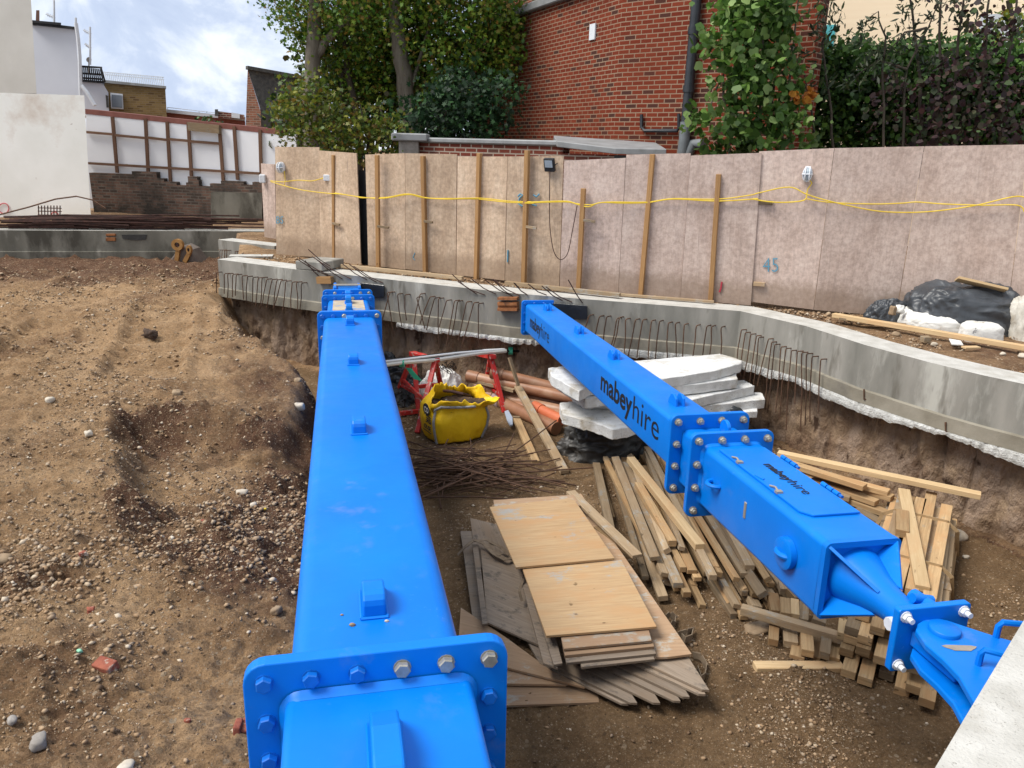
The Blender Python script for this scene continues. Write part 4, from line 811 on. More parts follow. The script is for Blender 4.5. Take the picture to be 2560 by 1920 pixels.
# ================================================================= white and brown buildings behind the far beam
def outline(name, pix, Y, depth, mat, parent=None, label=None, cat=None, bev=0):
    P = [DY(x, y, Y) for x, y in pix]; c = sum(P, V((0, 0, 0)))/len(P); dd = V((c.x, c.y, 0)).normalized()*depth; m = MB(); m.prism(P, dd); o = m.build(name, mat, parent, bev=bev); return tag(o, label, cat) if label else o
ww = thing('white_building', 'tall white rendered party wall with a stepped top at the back', 'building', DY(90, 480, 18.6))
outline('lower_wall', [(-260, 192), (182, 206), (198, 500), (-260, 500)], 18.6, .5, render_white, ww)
outline('upper_wall', [(-260, -220), (60, -220), (67, 0), (79, 202), (-260, 195)], 18.603, .48, M('buff_white_render', (.52, .49, .44), (.60, .57, .52), 1.5, .9, .25, 30, .004, .2, c4=(.2, .15, .12), c4sc=3, c4t=(.74, .78)), ww)
rd = M('pink_crayon', (.55, .12, .13), None, rough=.9, bump=0)
for cx, cy, r_ in ((8, 450, 11), (118, 466, 8)):
    m = MB(); m.tube([DY(cx+r_*math.cos(a), cy+r_*math.sin(a), 18.58) for a in [i*.35 for i in range(19)]], .012, 5); m.build('crayon_ring', rd, ww)
wb = thing('white_building', 'smooth white block with dark flat roof edge rising beyond the rendered wall', 'building', DY(120, 300, 23))
outline('wall', [(66, 52), (163, 62), (177, 260), (66, 260)], 23, 1.5, paint_white, wb)
outline('roof_edge', [(66, 46), (164, 58), (164, 63), (66, 53)], 22.9, 5, black_iron, wb); outline('flue', [(78, 22), (85, 22), (85, 48), (77, 48)], 24, .3, M('flue_brown', (.14, .07, .05)), wb); outline('roof_slab', [(66, 43), (132, 49), (132, 54), (66, 48)], 22.8, 3, black_iron, wb)
m = MB(); m.tube([DY(164, 50, 22.85), DY(169, 85, 22.85), DY(172, 120, 22.85), DY(174, 200, 22.85), DY(178, 235, 22.85)], .05, 8); m.tube([DY(176, 185, 22.7), DY(188, 200, 22.7), DY(205, 228, 22.7)], .05, 8); m.build('soil_pipe', white_metal, wb)
def aerial(x, ytop, ybot, Y, label, bars):
    t = thing('tv_aerial', label, 'aerial', DY(x, ybot, Y)); MB().tube([DY(x, ybot, Y), DY(x-.5, ytop, Y)], .03, 6).build('mast', white_metal, t)
    for yy, l in bars:
        m = MB(); m.tube([DY(x-l, yy-8, Y), DY(x+2, yy, Y)], .018, 5)
        for k in range(5): m.tube([DY(x-l*k/5-1, yy-8*k/5-4, Y), DY(x-l*k/5+1, yy-8*k/5+4, Y)], .012, 4)
        m.build('dipole_array', white_metal, t)
aerial(195, 58, 140, 25, 'tall television aerial on a mast above the roof terrace', [(73, 15), (103, 12)]); aerial(117, 0, 48, 24.5, 'bare aerial mast on the smooth white block', [(38, 18)]); aerial(164, 38, 56, 23.5, 'short rod aerial at the edge of the white block', [])
tb = thing('white_building', 'low white house with a black railed roof terrace', 'building', DY(205, 230, 25.5))
outline('wall', [(172, 176), (222, 180), (234, 200), (236, 250), (172, 250)], 25.5, 4, paint_white, tb); outline('terrace_floor', [(172, 171), (226, 175), (226, 180), (172, 176)], 25.4, 3, black_iron, tb)
outline('window', [(228, 205), (233, 207), (235, 232), (230, 232)], 25.46, .1, slate, tb)
m = MB()
for i in range(12): m.tube([DY(174+i*4.4, 174+i*.2, 25.4), DY(173+i*4.0, 144+i*.5, 25.4)], .022, 5)
for y in (143, 158, 168): m.tube([DY(172, y, 25.4), DY(220, y+3, 25.4)], .03, 5)
m.tube([DY(218, 146, 25.4), DY(227, 176, 26.5)], .03, 5); m.build('railing', black_iron, tb)
m = MB(); m.loft([[DY(192+6*k*math.cos(a), 129+6*k*math.sin(a), 25.3+(.1*(1-k))) for a in [i*.628 for i in range(10)]] for k in (1, .7, .3)]); m.tube([DY(192, 129, 25.4), DY(192, 160, 25.4)], .02, 5); tag(m.build('satellite_dish', steel_grey), 'small grey satellite dish over the black terrace railing', 'satellite dish')
br_ = thing('brick_house', 'yellow brown brick block with a white roof railing and one window', 'building', DY(290, 250, 28))
def facade(name, pix, Y, mat, par, depth):
    P = [DY(x, y, Y) for x, y in pix]; m = MB(); n = len(P); c = sum(P, V((0, 0, 0)))/n; d = V((c.x, c.y, 0)).normalized()*depth
    m.add(P+[p+d for p in P], [tuple(range(n))[::-1], tuple(range(n, 2*n))]+[(k, (k+1) % n, n+(k+1) % n, n+k) for k in range(n)], [[(p.x, p.z) for p in P[::-1]], [(p.x, p.z) for p in P]]+[[(P[k].y+P[k].x, P[k].z), (P[(k+1) % n].y+P[(k+1) % n].x, P[(k+1) % n].z), (P[(k+1) % n].y+depth, P[(k+1) % n].z), (P[k].y+depth, P[k].z)] for k in range(n)]); return m.build(name, mat, par)
facade('wall', [(222, 178), (357, 190), (361, 260), (222, 260)], 28, brick_brown, br_, 5); outline('parapet', [(220, 172), (359, 186), (359, 191), (220, 178)], 27.9, 5.2, lead, br_)
w_ = outline('window', [(238, 200), (265, 203), (267, 236), (240, 234)], 27.93, .1, white_metal, br_); outline('pane', [(241, 204), (263, 206), (264, 233), (242, 231)], 27.9, .05, M('dull_glass', (.16, .19, .23), (.22, .25, .29), 2, .2, 0, spec=.6), w_)
m = MB()
for i in range(34): m.tube([DY(222+i*4.0, 174+i*.36, 29), DY(219+i*4.0, 155+i*.36, 29)], .014, 4)
for y in (155, 160): m.tube([DY(218, y, 29), DY(354, y+12, 29)], .02, 4)
m.build('roof_railing', white_metal, br_)
lh = thing('low_building', 'long low house with white parapet and red roof band far behind', 'building', DY(450, 280, 31))
outline('wall', [(360, 241), (530, 262), (530, 300), (360, 300)], 31, 4, M('rusty_red_roof', (.22, .07, .05), (.28, .10, .08), 5), lh); outline('parapet', [(360, 236), (530, 253), (530, 261), (360, 243)], 30.9, 4, paint_white, lh)
outline('rooflight', [(471, 240), (528, 248), (528, 258), (471, 254)], 30.5, 2, brick_low, lh); outline('rooflight_window', [(500, 243), (518, 246), (518, 256), (500, 254)], 30.45, .1, white_metal, lh); outline('vent_cowl', [(464, 236), (471, 236), (472, 250), (464, 250)], 30.4, .4, slate, lh)
m = MB(); m.tube([DY(362, 232, 30.9), DY(500, 248, 30.9)], .015, 4); m.tube([DY(362, 236, 30.9), DY(362, 232, 30.9)], .012, 4); m.tube([DY(430, 243, 30.9), DY(430, 239, 30.9)], .012, 4); m.build('handrail', white_metal, lh)
gh = thing('gabled_house', 'old house with red brick gable and mossy slate roof beside the trees', 'house', DY(590, 290, 26))
brick_gable = mk_brick('orange_red_gable_brick', (.30, .12, .075), (.40, .18, .115), (.36, .28, .22), dark=(.14, .08, .06), fac=.15)
facade('wall', [(530, 290), (535, 150), (563, 240), (566, 330), (530, 330)], 26, brick_gable, gh, .4)
m = MB(); q = [DY(534, 147, 25.9), DY(690, 175, 27.5), DY(700, 330, 27.5), DY(566, 325, 26.1), DY(562, 235, 26)]; m.prism(q, (.1, .3, 0)); m.build('roof', slate, gh)
m = MB(); m.bar(DY(533, 146, 25.85), DY(690, 174, 27.4), .18, .10); m.build('ridge_tiles', slate, gh)
# boarded white screen with brown battens, on the ruined brick wall
T0, T1 = DY(186, 236, 20.6), DY(640, 290, 19.6); SP = [V((T0.x, T0.y)), V((T1.x, T1.y))]
sc_ = thing('boarded_screen', 'temporary white sheet screen framed with brown battens on top of the ruined wall', 'screen', ((T0.x+T1.x)/2, (T0.y+T1.y)/2, DY(400, 420, 20.5).z))
c = [onpath(x, y, SP) for x, y in ((186, 243), (640, 291), (640, 450), (186, 450))]; MB().prism(c, (0, .1, 0)).build('sheeting', sheet_white, sc_)
z1p = zm(0, 0, 2.514)
def batten(x0, y0, x1, y1, w=.075, off=.05, d=.05):
    a, b = onpath(*z1p(x0, y0), SP, off), onpath(*z1p(x1, y1), SP, off); m = MB(); m.bar(a, b, w if abs(b.z-a.z) > abs(b.x-a.x) else d, d if abs(b.z-a.z) > abs(b.x-a.x) else w, up=(0, 1, 0) if abs(b.z-a.z) > abs(b.x-a.x) else (0, 0, 1)); m.build('batten', batten_brown, sc_)
for a in ((715, 735, 745, 1085), (922, 745, 940, 1100), (1058, 765, 1080, 1160), (1190, 768, 1212, 1130), (1385, 790, 1412, 1165), (1478, 795, 1500, 1130), (1640, 815, 1648, 1090)): batten(*a)
for a in ((548, 830, 725, 845), (735, 850, 925, 868), (940, 865, 1060, 880), (1075, 875, 1190, 885), (1205, 888, 1385, 902), (560, 1025, 1640, 1090)): batten(*a, w=.06, off=.06)
m = MB(); a, b = onpath(*z1p(535, 700), SP, -.24), onpath(*z1p(1760, 830), SP, -.24); m.bar(a, b, .5, .12); m.build('top_rail', M('red_brown_capping', (.19, .07, .055), (.25, .10, .08), 5), sc_)
m = MB(); a, b = onpath(*z1p(1205, 795), SP, .12), onpath(*z1p(1400, 815), SP, .12); m.bar(a, b, .12, .2); m.build('lintel', wood_old, sc_)
rw = thing('ruined_wall', 'sooty ruined brick wall with a broken top below the white screen', 'brick wall', ((T0.x+T1.x)/2, T0.y-.2, ZB))
RP = [p+V((.0, -.22)) for p in SP]
tops = [(560, 1090), (640, 1085), (740, 1092), (830, 1098), (900, 1105), (985, 1112), (1030, 1130), (1050, 1160), (1170, 1165), (1180, 1120), (1240, 1130), (1250, 1165), (1390, 1170), (1420, 1130), (1530, 1135), (1640, 1130), (1760, 1140)]
P = [onpath(*z1p(x, y), RP) for x, y in tops]; m = MB(); s = 0
for a, b in zip(P[:-1], P[1:]):
    L = (V((b.x-a.x, b.y-a.y))).length; A0, B0 = V((a.x, a.y, ZB-.5)), V((b.x, b.y, ZB-.5)); N = V((0, .3, 0))
    st = max(1, int(L/.23))
    for k in range(st):
        q0, q1 = a.lerp(b, k/st), a.lerp(b, (k+1)/st); zt = round((q0.z+q1.z)/2/.075)*.075+random.choice((0, 0, -.075, .075)); A, B = V((q0.x, q0.y, ZB-.5)), V((q1.x, q1.y, ZB-.5)); At, Bt = V((q0.x, q0.y, zt)), V((q1.x, q1.y, zt)); u0, u1 = s+L*k/st, s+L*(k+1)/st
        m.add([A, B, Bt, At, A+N, B+N, Bt+N, At+N], [(0, 1, 2, 3), (3, 2, 6, 7), (1, 5, 6, 2), (4, 0, 3, 7), (5, 4, 7, 6)], [[(u0, ZB-.5), (u1, ZB-.5), (u1, zt), (u0, zt)], [(u0, 0), (u1, 0), (u1, .3), (u0, .3)], [(0, 0), (.3, 0), (.3, 1), (0, 1)], [(0, 0), (.3, 0), (.3, 1), (0, 1)], [(u0, 0), (u1, 0), (u1, 1), (u0, 1)]])
    s += L
m.build('wall', brick_ruin, rw)
c = [onpath(*z1p(x, y), RP, .03) for x, y in ((1330, 1205), (1650, 1215), (1650, 1400), (1330, 1400))]; MB().prism(c, (0, .05, 0)).build('render_patch', concrete_dark, rw)
# heap of long bars stacked on the far beam, loose planks, mesh offcut
for i in range(70):
    y0 = 492-random.random()**1.3*20; x0 = random.uniform(-60, 250); x1 = x0+random.uniform(180, 420); x1 = min(x1, 566); dz = ZB+.03+(492-y0)*.011
    a, b = D(x0, 0, 0), None
    o_ = -.10-random.random()**1.5*.7; a, b = onpath(x0, 490, FL, o_), onpath(x1, 490, FL, o_+random.uniform(-.08, .08))
    a.z = ZB+.02+random.random()*.22; b.z = max(ZB+.03, a.z+random.uniform(-.09, .04)); m = MB(); m.tube([a, a.lerp(b, .4)+V((0, 0, .02)), b], random.uniform(.014, .022), 5); tag(m.build('rebar_length', rust_dark), 'long dark rusty reinforcement bar in the heap on the back beam', 'rebar', 'reinforcement bars heaped on the back beam')
m = MB()
for i in range(8): m.tube([DY(84+i*6.5, 472, 17.5), DY(83+i*6.7, 444, 17.5)], .012, 4)
for y in (449, 456, 464): m.tube([DY(82, y, 17.5), DY(133, y+1, 17.5)], .012, 4)
tag(m.build('mesh_panel', rust_dark), 'small rusty reinforcement mesh panel standing on the bar heap', 'mesh panel')
m = MB(); m.tube([DY(x, y, 17.4) for x, y in ((-10, 466), (60, 448), (120, 430), (165, 424), (200, 432), (228, 450))], .016, 6); tag(m.build('rebar_length', rust), 'single long bar springing up in an arch in front of the white wall', 'rebar')
for x0, y0, x1, y1, lb in ((304, 481, 344, 476, 'pale plank resting on top of the bar heap'), (355, 498, 395, 503, 'white plank lying on the edge of the back beam'), (430, 499, 470, 503, 'pinkish plank on the back beam near its end')):
    a, b = DY(x0, y0, 17.2), DY(x1, y1, 17.1); m = MB(); m.bar(a, b, .1, .05); tag(m.build('timber_plank', wood_bright), lb, 'plank')
# digger bucket lying by the back beam
bk = thing('digger_bucket', 'half buried grey digger bucket with two ochre mounting eyes', 'digger bucket', D(400, 562, -.74)); c = ORG[bk.name]; Yb = c.y-.15
m = MB(); m.prism([DY(x, y, Yb) for x, y in (zf(1330, 620), zf(1420, 500), zf(1560, 330), zf(1700, 400), zf(1780, 520), zf(1850, 620))], (0, .5, 0)); m.build('shell', M('muddy_bucket_steel', (.13, .10, .085), (.20, .17, .15), 6, .8, .5, 30, .01), bk, bev=.03, seg=2)
och = M('ochre_lug_paint', (.30, .15, .045), (.38, .20, .07), 9, .6, .2, c3=(.2, .1, .05), c3sc=6, c3t=(.6, .7))
for (x, y, r_, sq) in ((1495, 320, .115, 1), (1670, 395, .085, .6)):
    cc = DY(*zf(x, y), Yb-.08); m = MB(); prof = []
    ring = lambda rad, yy: [cc+V((rad*sq*math.cos(a), yy, rad*math.sin(a))) for a in [i*math.pi/10 for i in range(20)]]
    m.loft([ring(r_, -.02), ring(r_, .07), ring(r_*.45, .07), ring(r_*.45, -.02), ring(r_, -.02)], cap=False); m.bar(cc+V((0, .03, -r_*.7)), cc+V((-.06 if sq == 1 else -.12, .03, -r_*3)), .08, r_*.6, up=(0, 1, 0)); m.build('mounting_eye', och, bk)
    m = MB(); m.loft([[cc+V((r_*.3*sq*math.cos(a), yy, r_*.3*math.sin(a))) for a in [i*math.pi/8 for i in range(16)]] for yy in (-.01, .06)]); m.build('bush', rust_dark, bk)

p = onpath(783, 480, HB, -.12); m = MB(); e = (HB[3]-HB[1]).normalized(); m.frame(V((p.x, p.y, ZB)), V((e.x, e.y, 0)), V((-e.y, e.x, 0)), V((0, 0, 1)), (-.35, 0, -.05), (.35, .02, 1.45)); tag(m.build('gap_shade_sheet', black_film), 'added black sheet standing in for shade behind the gap between two plywood sheets', 'plastic sheet')  # black sheet added behind the gap to stand in for shade
# ================================================================= trees and shrubs
def crown(name, blobs, n_per_m2, leaf, mat, parent, up=.5, droop=0, shape='hex', gauss=.16, twig=7):
    """blobs: (centre, radius[, squash]); leaves gathered in small sprays near each blob's skin"""
    C = []; 
    for b in blobs:
        c, r = b[0], b[1]; k = b[2] if len(b) > 2 else 1
        n = max(6, int(n_per_m2*r*r*4/twig)); d = rng.normal(size=(n, 3)); d /= np.linalg.norm(d, axis=1)[:, None]
        rad = r*(.35+.65*rng.random(n)**.45)*(1+.28*fbm(d*2.1+np.array(tuple(c))[None], 3, 3)); p = np.array(tuple(c))+d*rad[:, None]*np.array([1, 1, k]); C.append(p)
    C = np.concatenate(C); n = len(C)*twig
    P = np.repeat(C, twig, 0)+rng.normal(0, 1, (n, 3))*np.array([gauss, gauss, gauss*.7]); P[:, 2] -= droop*rng.random(n)
    s = leaf*(.40+.95*rng.random(n))
    nrm = rng.normal(size=(n, 3))*.75+np.array([0, -.25, up]); nrm /= np.linalg.norm(nrm, axis=1)[:, None]
    a = rng.normal(size=(n, 3)); a[:, 2] -= .5+droop*3; a -= nrm*np.sum(a*nrm, 1)[:, None]; a /= np.linalg.norm(a, axis=1)[:, None]; b = np.cross(nrm, a)
    if shape == 'hex': S = np.array([(0, -.5, 0), (.42, -.22, .07), (.40, .22, .10), (0, .55, 0), (-.40, .22, .10), (-.42, -.22, .07)])
    elif shape == 'maple': S = np.array([(0, -.5, 0), (.12, -.2, .02), (.42, -.28, .06), (.28, 0, .05), (.52, .18, .08), (.2, .22, .05), (0, .6, 0), (-.2, .22, .05), (-.52, .18, .08), (-.28, 0, .05), (-.42, -.28, .06), (-.12, -.2, .02)])
    elif shape == 'tulip': S = np.array([(0, -.45, 0), (.30, -.36, .10), (.36, -.05, .13), (.42, .22, .10), (.22, .42, .06), (0, .30, 0), (-.22, .42, .06), (-.42, .22, .10), (-.36, -.05, .13), (-.30, -.36, .10)])
    elif shape == 'long': S = np.array([(0, -.5, 0), (.14, -.1, .03), (.10, .25, .02), (0, .6, -.05), (-.10, .25, .02), (-.14, -.1, .03)])
    else: S = np.array([(0, -.5, 0), (.34, 0, .06), (0, .5, 0), (-.34, 0, .06)])
    W = P[:, None]+(b[:, None]*S[None, :, :1]+a[:, None]*S[None, :, 1:2]+nrm[:, None]*S[None, :, 2:])*s[:, None, None]
    return npmesh(name, W.reshape(-1, 3), len(S), mat, parent)
def trunk(par, pts, r0, r1, mat=bark, name='trunk', Y=None):
    P = [DY(x, y, Y+dy) for x, y, dy in pts]; Q = []
    for a, b in zip(P[:-1], P[1:]): Q += [a.lerp(b, k/3) for k in range(3)]
    Q.append(P[-1]); n = len(Q); Q = [q+V((random.uniform(-.02, .02), random.uniform(-.02, .02), 0)) for q in Q]
    m = MB(); m.tube(Q, [r0+(r1-r0)*i/(n-1) for i in range(n)], 10); return m.build(name, mat, par, smooth=True)
def B(Y, *l): return [(DY(x, y, Y+(dy[0] if dy else 0)), r) for x, y, r, *dy in l]
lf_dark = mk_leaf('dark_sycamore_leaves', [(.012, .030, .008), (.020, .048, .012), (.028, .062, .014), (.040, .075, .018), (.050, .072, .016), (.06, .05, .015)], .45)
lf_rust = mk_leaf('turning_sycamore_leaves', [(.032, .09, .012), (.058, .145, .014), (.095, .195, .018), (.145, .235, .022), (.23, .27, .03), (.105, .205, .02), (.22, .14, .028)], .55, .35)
lf_yel = mk_leaf('yellowing_green_leaves', [(.045, .09, .012), (.08, .135, .016), (.125, .18, .020), (.19, .22, .025), (.24, .22, .03), (.09, .15, .018), (.18, .11, .02)], .5, .3)
lf_deep = mk_leaf('deep_green_leaves', [(.008, .024, .010), (.012, .036, .014), (.018, .050, .018), (.034, .095, .026)], .6, .3)
lf_tulip = mk_leaf('fresh_broad_leaves', [(.045, .10, .018), (.075, .155, .025), (.11, .21, .036), (.16, .27, .055), (.27, .37, .13), (.065, .135, .022), (.05, .105, .02)], .5, .35)
lf_ivy = mk_leaf('ivy_leaves', [(.018, .048, .012), (.034, .082, .016), (.056, .125, .022), (.085, .17, .028)], .55)
lf_plum = mk_leaf('purple_plum_leaves', [(.022, .014, .016), (.036, .018, .020), (.055, .022, .024), (.028, .045, .016), (.07, .024, .026), (.04, .07, .02)], .62, .12)
lf_willow = mk_leaf('narrow_dark_leaves', [(.016, .026, .012), (.028, .040, .018), (.05, .065, .025)], .5)
def tree(name, label, cat, x, y, Y): return thing(name, label, cat, V((DY(x, y, Y).x, Y, ZB)))
t = tree('sycamore_tree', 'tall sycamore at the left of the trees with a forked grey trunk against the sky', 'tree', 672, 330, 17)
trunk(t, [(668, 400, 0), (670, 300, 0), (672, 200, 0), (675, 110, 0), (681, 0, 0), (684, -80, 0)], .19, .12, Y=17)
trunk(t, [(674, 135, 0), (700, 95, 0), (735, 55, 0), (790, 10, .2), (840, -40, .5)], .10, .05, name='limb', Y=17)
trunk(t, [(735, 55, 0), (790, 40, .2), (850, 12, .3)], .06, .03, name='limb', Y=17)
crown('crown', B(17.3, (640, 20, .55), (690, 50, .75, .7), (745, 20, 1.0), (700, -70, 1.5), (610, -75, .8), (760, 110, .8, .6), (645, 70, .32), (650, 118, .22), (720, 150, .6, .8), (815, -40, 1.4), (800, 70, 1.0, .6), (790, 170, .7, .9)), 400, .088, lf_rust, t, gauss=.15, shape='maple')
t = tree('sycamore_tree', 'broad sycamore with a straight pale trunk in the middle of the trees', 'tree', 890, 330, 18)
trunk(t, [(905, 400, 0), (898, 300, 0), (880, 220, 0), (868, 130, 0), (858, 60, 0), (850, -60, 0)], .20, .14, Y=17.2)
trunk(t, [(776, 400, 0), (776, 300, 0), (768, 230, 0), (750, 150, 0), (742, 60, 0)], .09, .05, bark_dark, 'limb', 17.6); trunk(t, [(742, 380, 0), (738, 250, 0), (744, 150, 0)], .11, .08, bark_dark, 'limb', 18)
trunk(t, [(878, 215, 0), (905, 130, .1), (930, 40, .2)], .05, .03, name='limb', Y=17.2)
crown('crown', B(17.6, (850, 20, 1.1, .6), (930, 40, 1.25), (1010, 50, 1.2), (1070, 100, .72), (1000, 150, 1.0), (905, 120, .8, .8), (840, 150, .7, .9), (945, 205, .75), (1092, 50, .45), (960, -70, 1.6), (860, -90, 1.4), (1050, -35, 1.0), (1085, 140, .45), (830, 225, .5)), 390, .092, lf_rust, t, gauss=.15, shape='maple')
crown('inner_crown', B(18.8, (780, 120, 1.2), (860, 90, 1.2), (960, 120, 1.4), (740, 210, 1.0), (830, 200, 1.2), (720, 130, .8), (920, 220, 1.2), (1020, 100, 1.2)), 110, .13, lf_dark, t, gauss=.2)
t = tree('broadleaf_bush', 'dark green bush of large leaves against the red brick wall', 'bush', 1000, 320, 15)
trunk(t, [(930, 400, 0), (940, 300, 0), (975, 220, 0)], .06, .03, bark_dark, 'stem', 15.4)
crown('crown', B(15.2, (905, 275, .55), (960, 245, .65), (1030, 255, .6), (1075, 205, .42), (1005, 205, .6), (930, 300, .5), (1050, 280, .45), (1080, 250, .25), (985, 290, .5)), 420, .10, lf_deep, t, gauss=.13, shape='maple')
t = tree('maple_bush', 'yellow green bush hanging over the corner of the hoarding', 'bush', 700, 320, 14.5)
for x in (650, 705, 790, 835): trunk(t, [(x, 400, 0), (x+4, 300, 0), (x+random.randint(-15, 15), 225, 0)], .035, .015, bark_dark, 'stem', 14.6)
crown('crown', B(14.4, (640, 225, .42), (690, 215, .45), (632, 275, .38), (690, 275, .55), (750, 280, .5), (800, 265, .35), (845, 295, .34), (604, 265, .16), (650, 185, .3), (860, 270, .2), (610, 222, .14), (720, 310, .45), (775, 315, .4)), 420, .085, lf_yel, t, gauss=.11, shape='maple')
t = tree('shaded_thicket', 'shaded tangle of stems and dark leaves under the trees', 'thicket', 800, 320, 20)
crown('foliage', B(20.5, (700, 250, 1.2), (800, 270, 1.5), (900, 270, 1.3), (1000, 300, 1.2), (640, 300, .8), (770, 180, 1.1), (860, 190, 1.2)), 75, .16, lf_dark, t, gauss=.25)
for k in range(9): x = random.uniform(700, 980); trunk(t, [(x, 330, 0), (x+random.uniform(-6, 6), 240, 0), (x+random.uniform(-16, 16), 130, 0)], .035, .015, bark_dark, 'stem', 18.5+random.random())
# leggy tulip-like sapling by the drainpipe
t = tree('broadleaf_sapling', 'fresh green broad leaved sapling in front of the red brick corner', 'young tree', 1640, 320, 11.2)
for x0, x1, x2 in ((1640, 1645, 1650), (1660, 1672, 1690), (1615, 1600, 1590), (1575, 1560, 1530), (1690, 1705, 1722)): trunk(t, [(x0, 420, 0), (x0, 300, 0), (x1, 160, 0), (x2, 0 if x0 != 1575 else 250, 0)], .028, .010, bark, 'stem', 11.3)
crown('crown', B(11.2, (1600, 50, .34), (1645, 20, .42), (1580, 120, .26), (1635, 110, .42), (1672, 100, .24), (1548, 62, .12), (1612, 190, .34), (1660, 180, .32), (1695, 150, .16), (1622, 260, .36), (1690, 250, .28), (1715, 245, .18), (1505, 255, .16), (1540, 262, .16), (1575, 300, .28), (1650, -40, .5), (1678, 45, .20), (1725, 300, .22), (1640, 315, .3), (1530, 105, .10), (1560, 200, .14), (1722, 195, .12)), 430, .118, lf_tulip, t, up=.35, gauss=.10, twig=6, shape='tulip')
o_or = mk_leaf('orange_leaves', [(.45, .16, .02), (.55, .24, .03), (.40, .10, .015)], .5); crown('turned_leaves', B(11.0, (1722, 208, .05), (1754, 202, .05), (1745, 215, .03)), 900, .075, o_or, t, gauss=.03, twig=4)
t = tree('ivy_hedge', 'thick clipped ivy hedge rising above the wide plywood sheets', 'hedge', 2000, 300, 13)
crown('foliage', B(12.8, *[(x, y+random.uniform(-8, 8), .48, random.uniform(-.2, .3)) for x in range(1765, 2330, 45) for y in (165, 215, 265, 315)], *[(x, 140+random.uniform(-6, 10), .40, -.2) for x in range(1790, 2330, 38)]), 480, .08, lf_ivy, t, up=.3, gauss=.13)
t = tree('purple_plum_tree', 'dark purple leaved plum tree in front of the hedge', 'tree', 2080, 300, 11.6)
for x0, x1, x2 in ((1990, 1985, 1960), (2060, 2065, 2085), (2110, 2125, 2140), (2160, 2175, 2200), (2020, 2030, 2035)): trunk(t, [(x0, 420, 0), (x0, 260, 0), (x1, 140, 0), (x2, -40, 0)], .035, .012, bark_dark, 'stem', 11.7)
crown('crown', B(11.6, (1960, 225, .34), (2020, 195, .38), (2085, 210, .42), (2150, 220, .42), (2210, 230, .45), (1985, 285, .4), (2060, 285, .45), (2140, 290, .45), (2220, 300, .4), (2030, 140, .16), (2085, 120, .26), (2155, 110, .26), (2085, 40, .20), (2090, -10, .25), (2140, 40, .12), (2155, 70, .15), (2205, 60, .2), (2280, 150, .5), (1900, 255, .26), (1925, 180, .12)), 210, .08, lf_plum, t, up=.2, gauss=.13)
t = tree('arching_shrub', 'shrub with arching sprays of narrow leaves before the cream building', 'shrub', 1900, 320, 11.4)
for pts in ([(1800, 330, 0), (1790, 200, 0), (1778, 100, 0), (1785, 20, 0), (1770, -30, 0)], [(1910, 330, 0), (1905, 180, 0), (1912, 80, 0), (1893, 25, 0), (1868, 50, 0)], [(1950, 320, 0), (1960, 150, 0), (2005, 60, 0), (2040, -20, 0)], [(1760, 320, 0), (1750, 220, 0), (1735, 140, 0)], [(1960, 150, 0), (1900, 130, 0), (1850, 165, 0)], [(2005, 60, 0), (1955, 70, 0), (1920, 110, 0)]): trunk(t, pts, .018, .006, bark_dark, 'stem', 11.4)
crown('leaves', B(11.4, (1785, 15, .14), (1765, 45, .12), (1800, 45, .11), (1775, 80, .10), (1768, -20, .16), (1872, 45, .06), (1860, 70, .06), (1985, 10, .2), (2030, 15, .22), (1960, 55, .12), (1990, 85, .15), (1930, 95, .12), (1900, 125, .14), (1870, 140, .14), (1850, 160, .14), (1800, 165, .16), (1760, 175, .14), (1940, 140, .15), (2000, 130, .15), (2070, 10, .2), (1990, -30, .3), (1735, 110, .08), (1900, 100, .06)), 230, .105, lf_willow, t, up=.1, droop=.10, shape='long', gauss=.07, twig=6)
t = tree('leafy_tree', 'mid green tree leaning in at the far end of the hedge', 'tree', 2190, 200, 13.5)
trunk(t, [(2200, 330, 0), (2195, 150, 0), (2180, 0, 0)], .07, .04, bark_dark, 'trunk', 13.6)
crown('crown', B(13.4, (2175, 40, .3), (2210, 100, .45), (2190, 170, .4), (2240, 30, .5), (2120, 85, .2), (2150, 150, .3), (2250, 200, .5)), 190, .10, lf_yel, t, gauss=.11)
# weeds and litter on the ground behind
t = tag(crown('weed', [(DY(440, 264, 20.4), .12), (DY(455, 266, 20.4), .16), (DY(470, 269, 20.4), .10)], 260, .08, lf_ivy, None, gauss=.07), 'weeds growing along the top of the white screen', 'weeds')
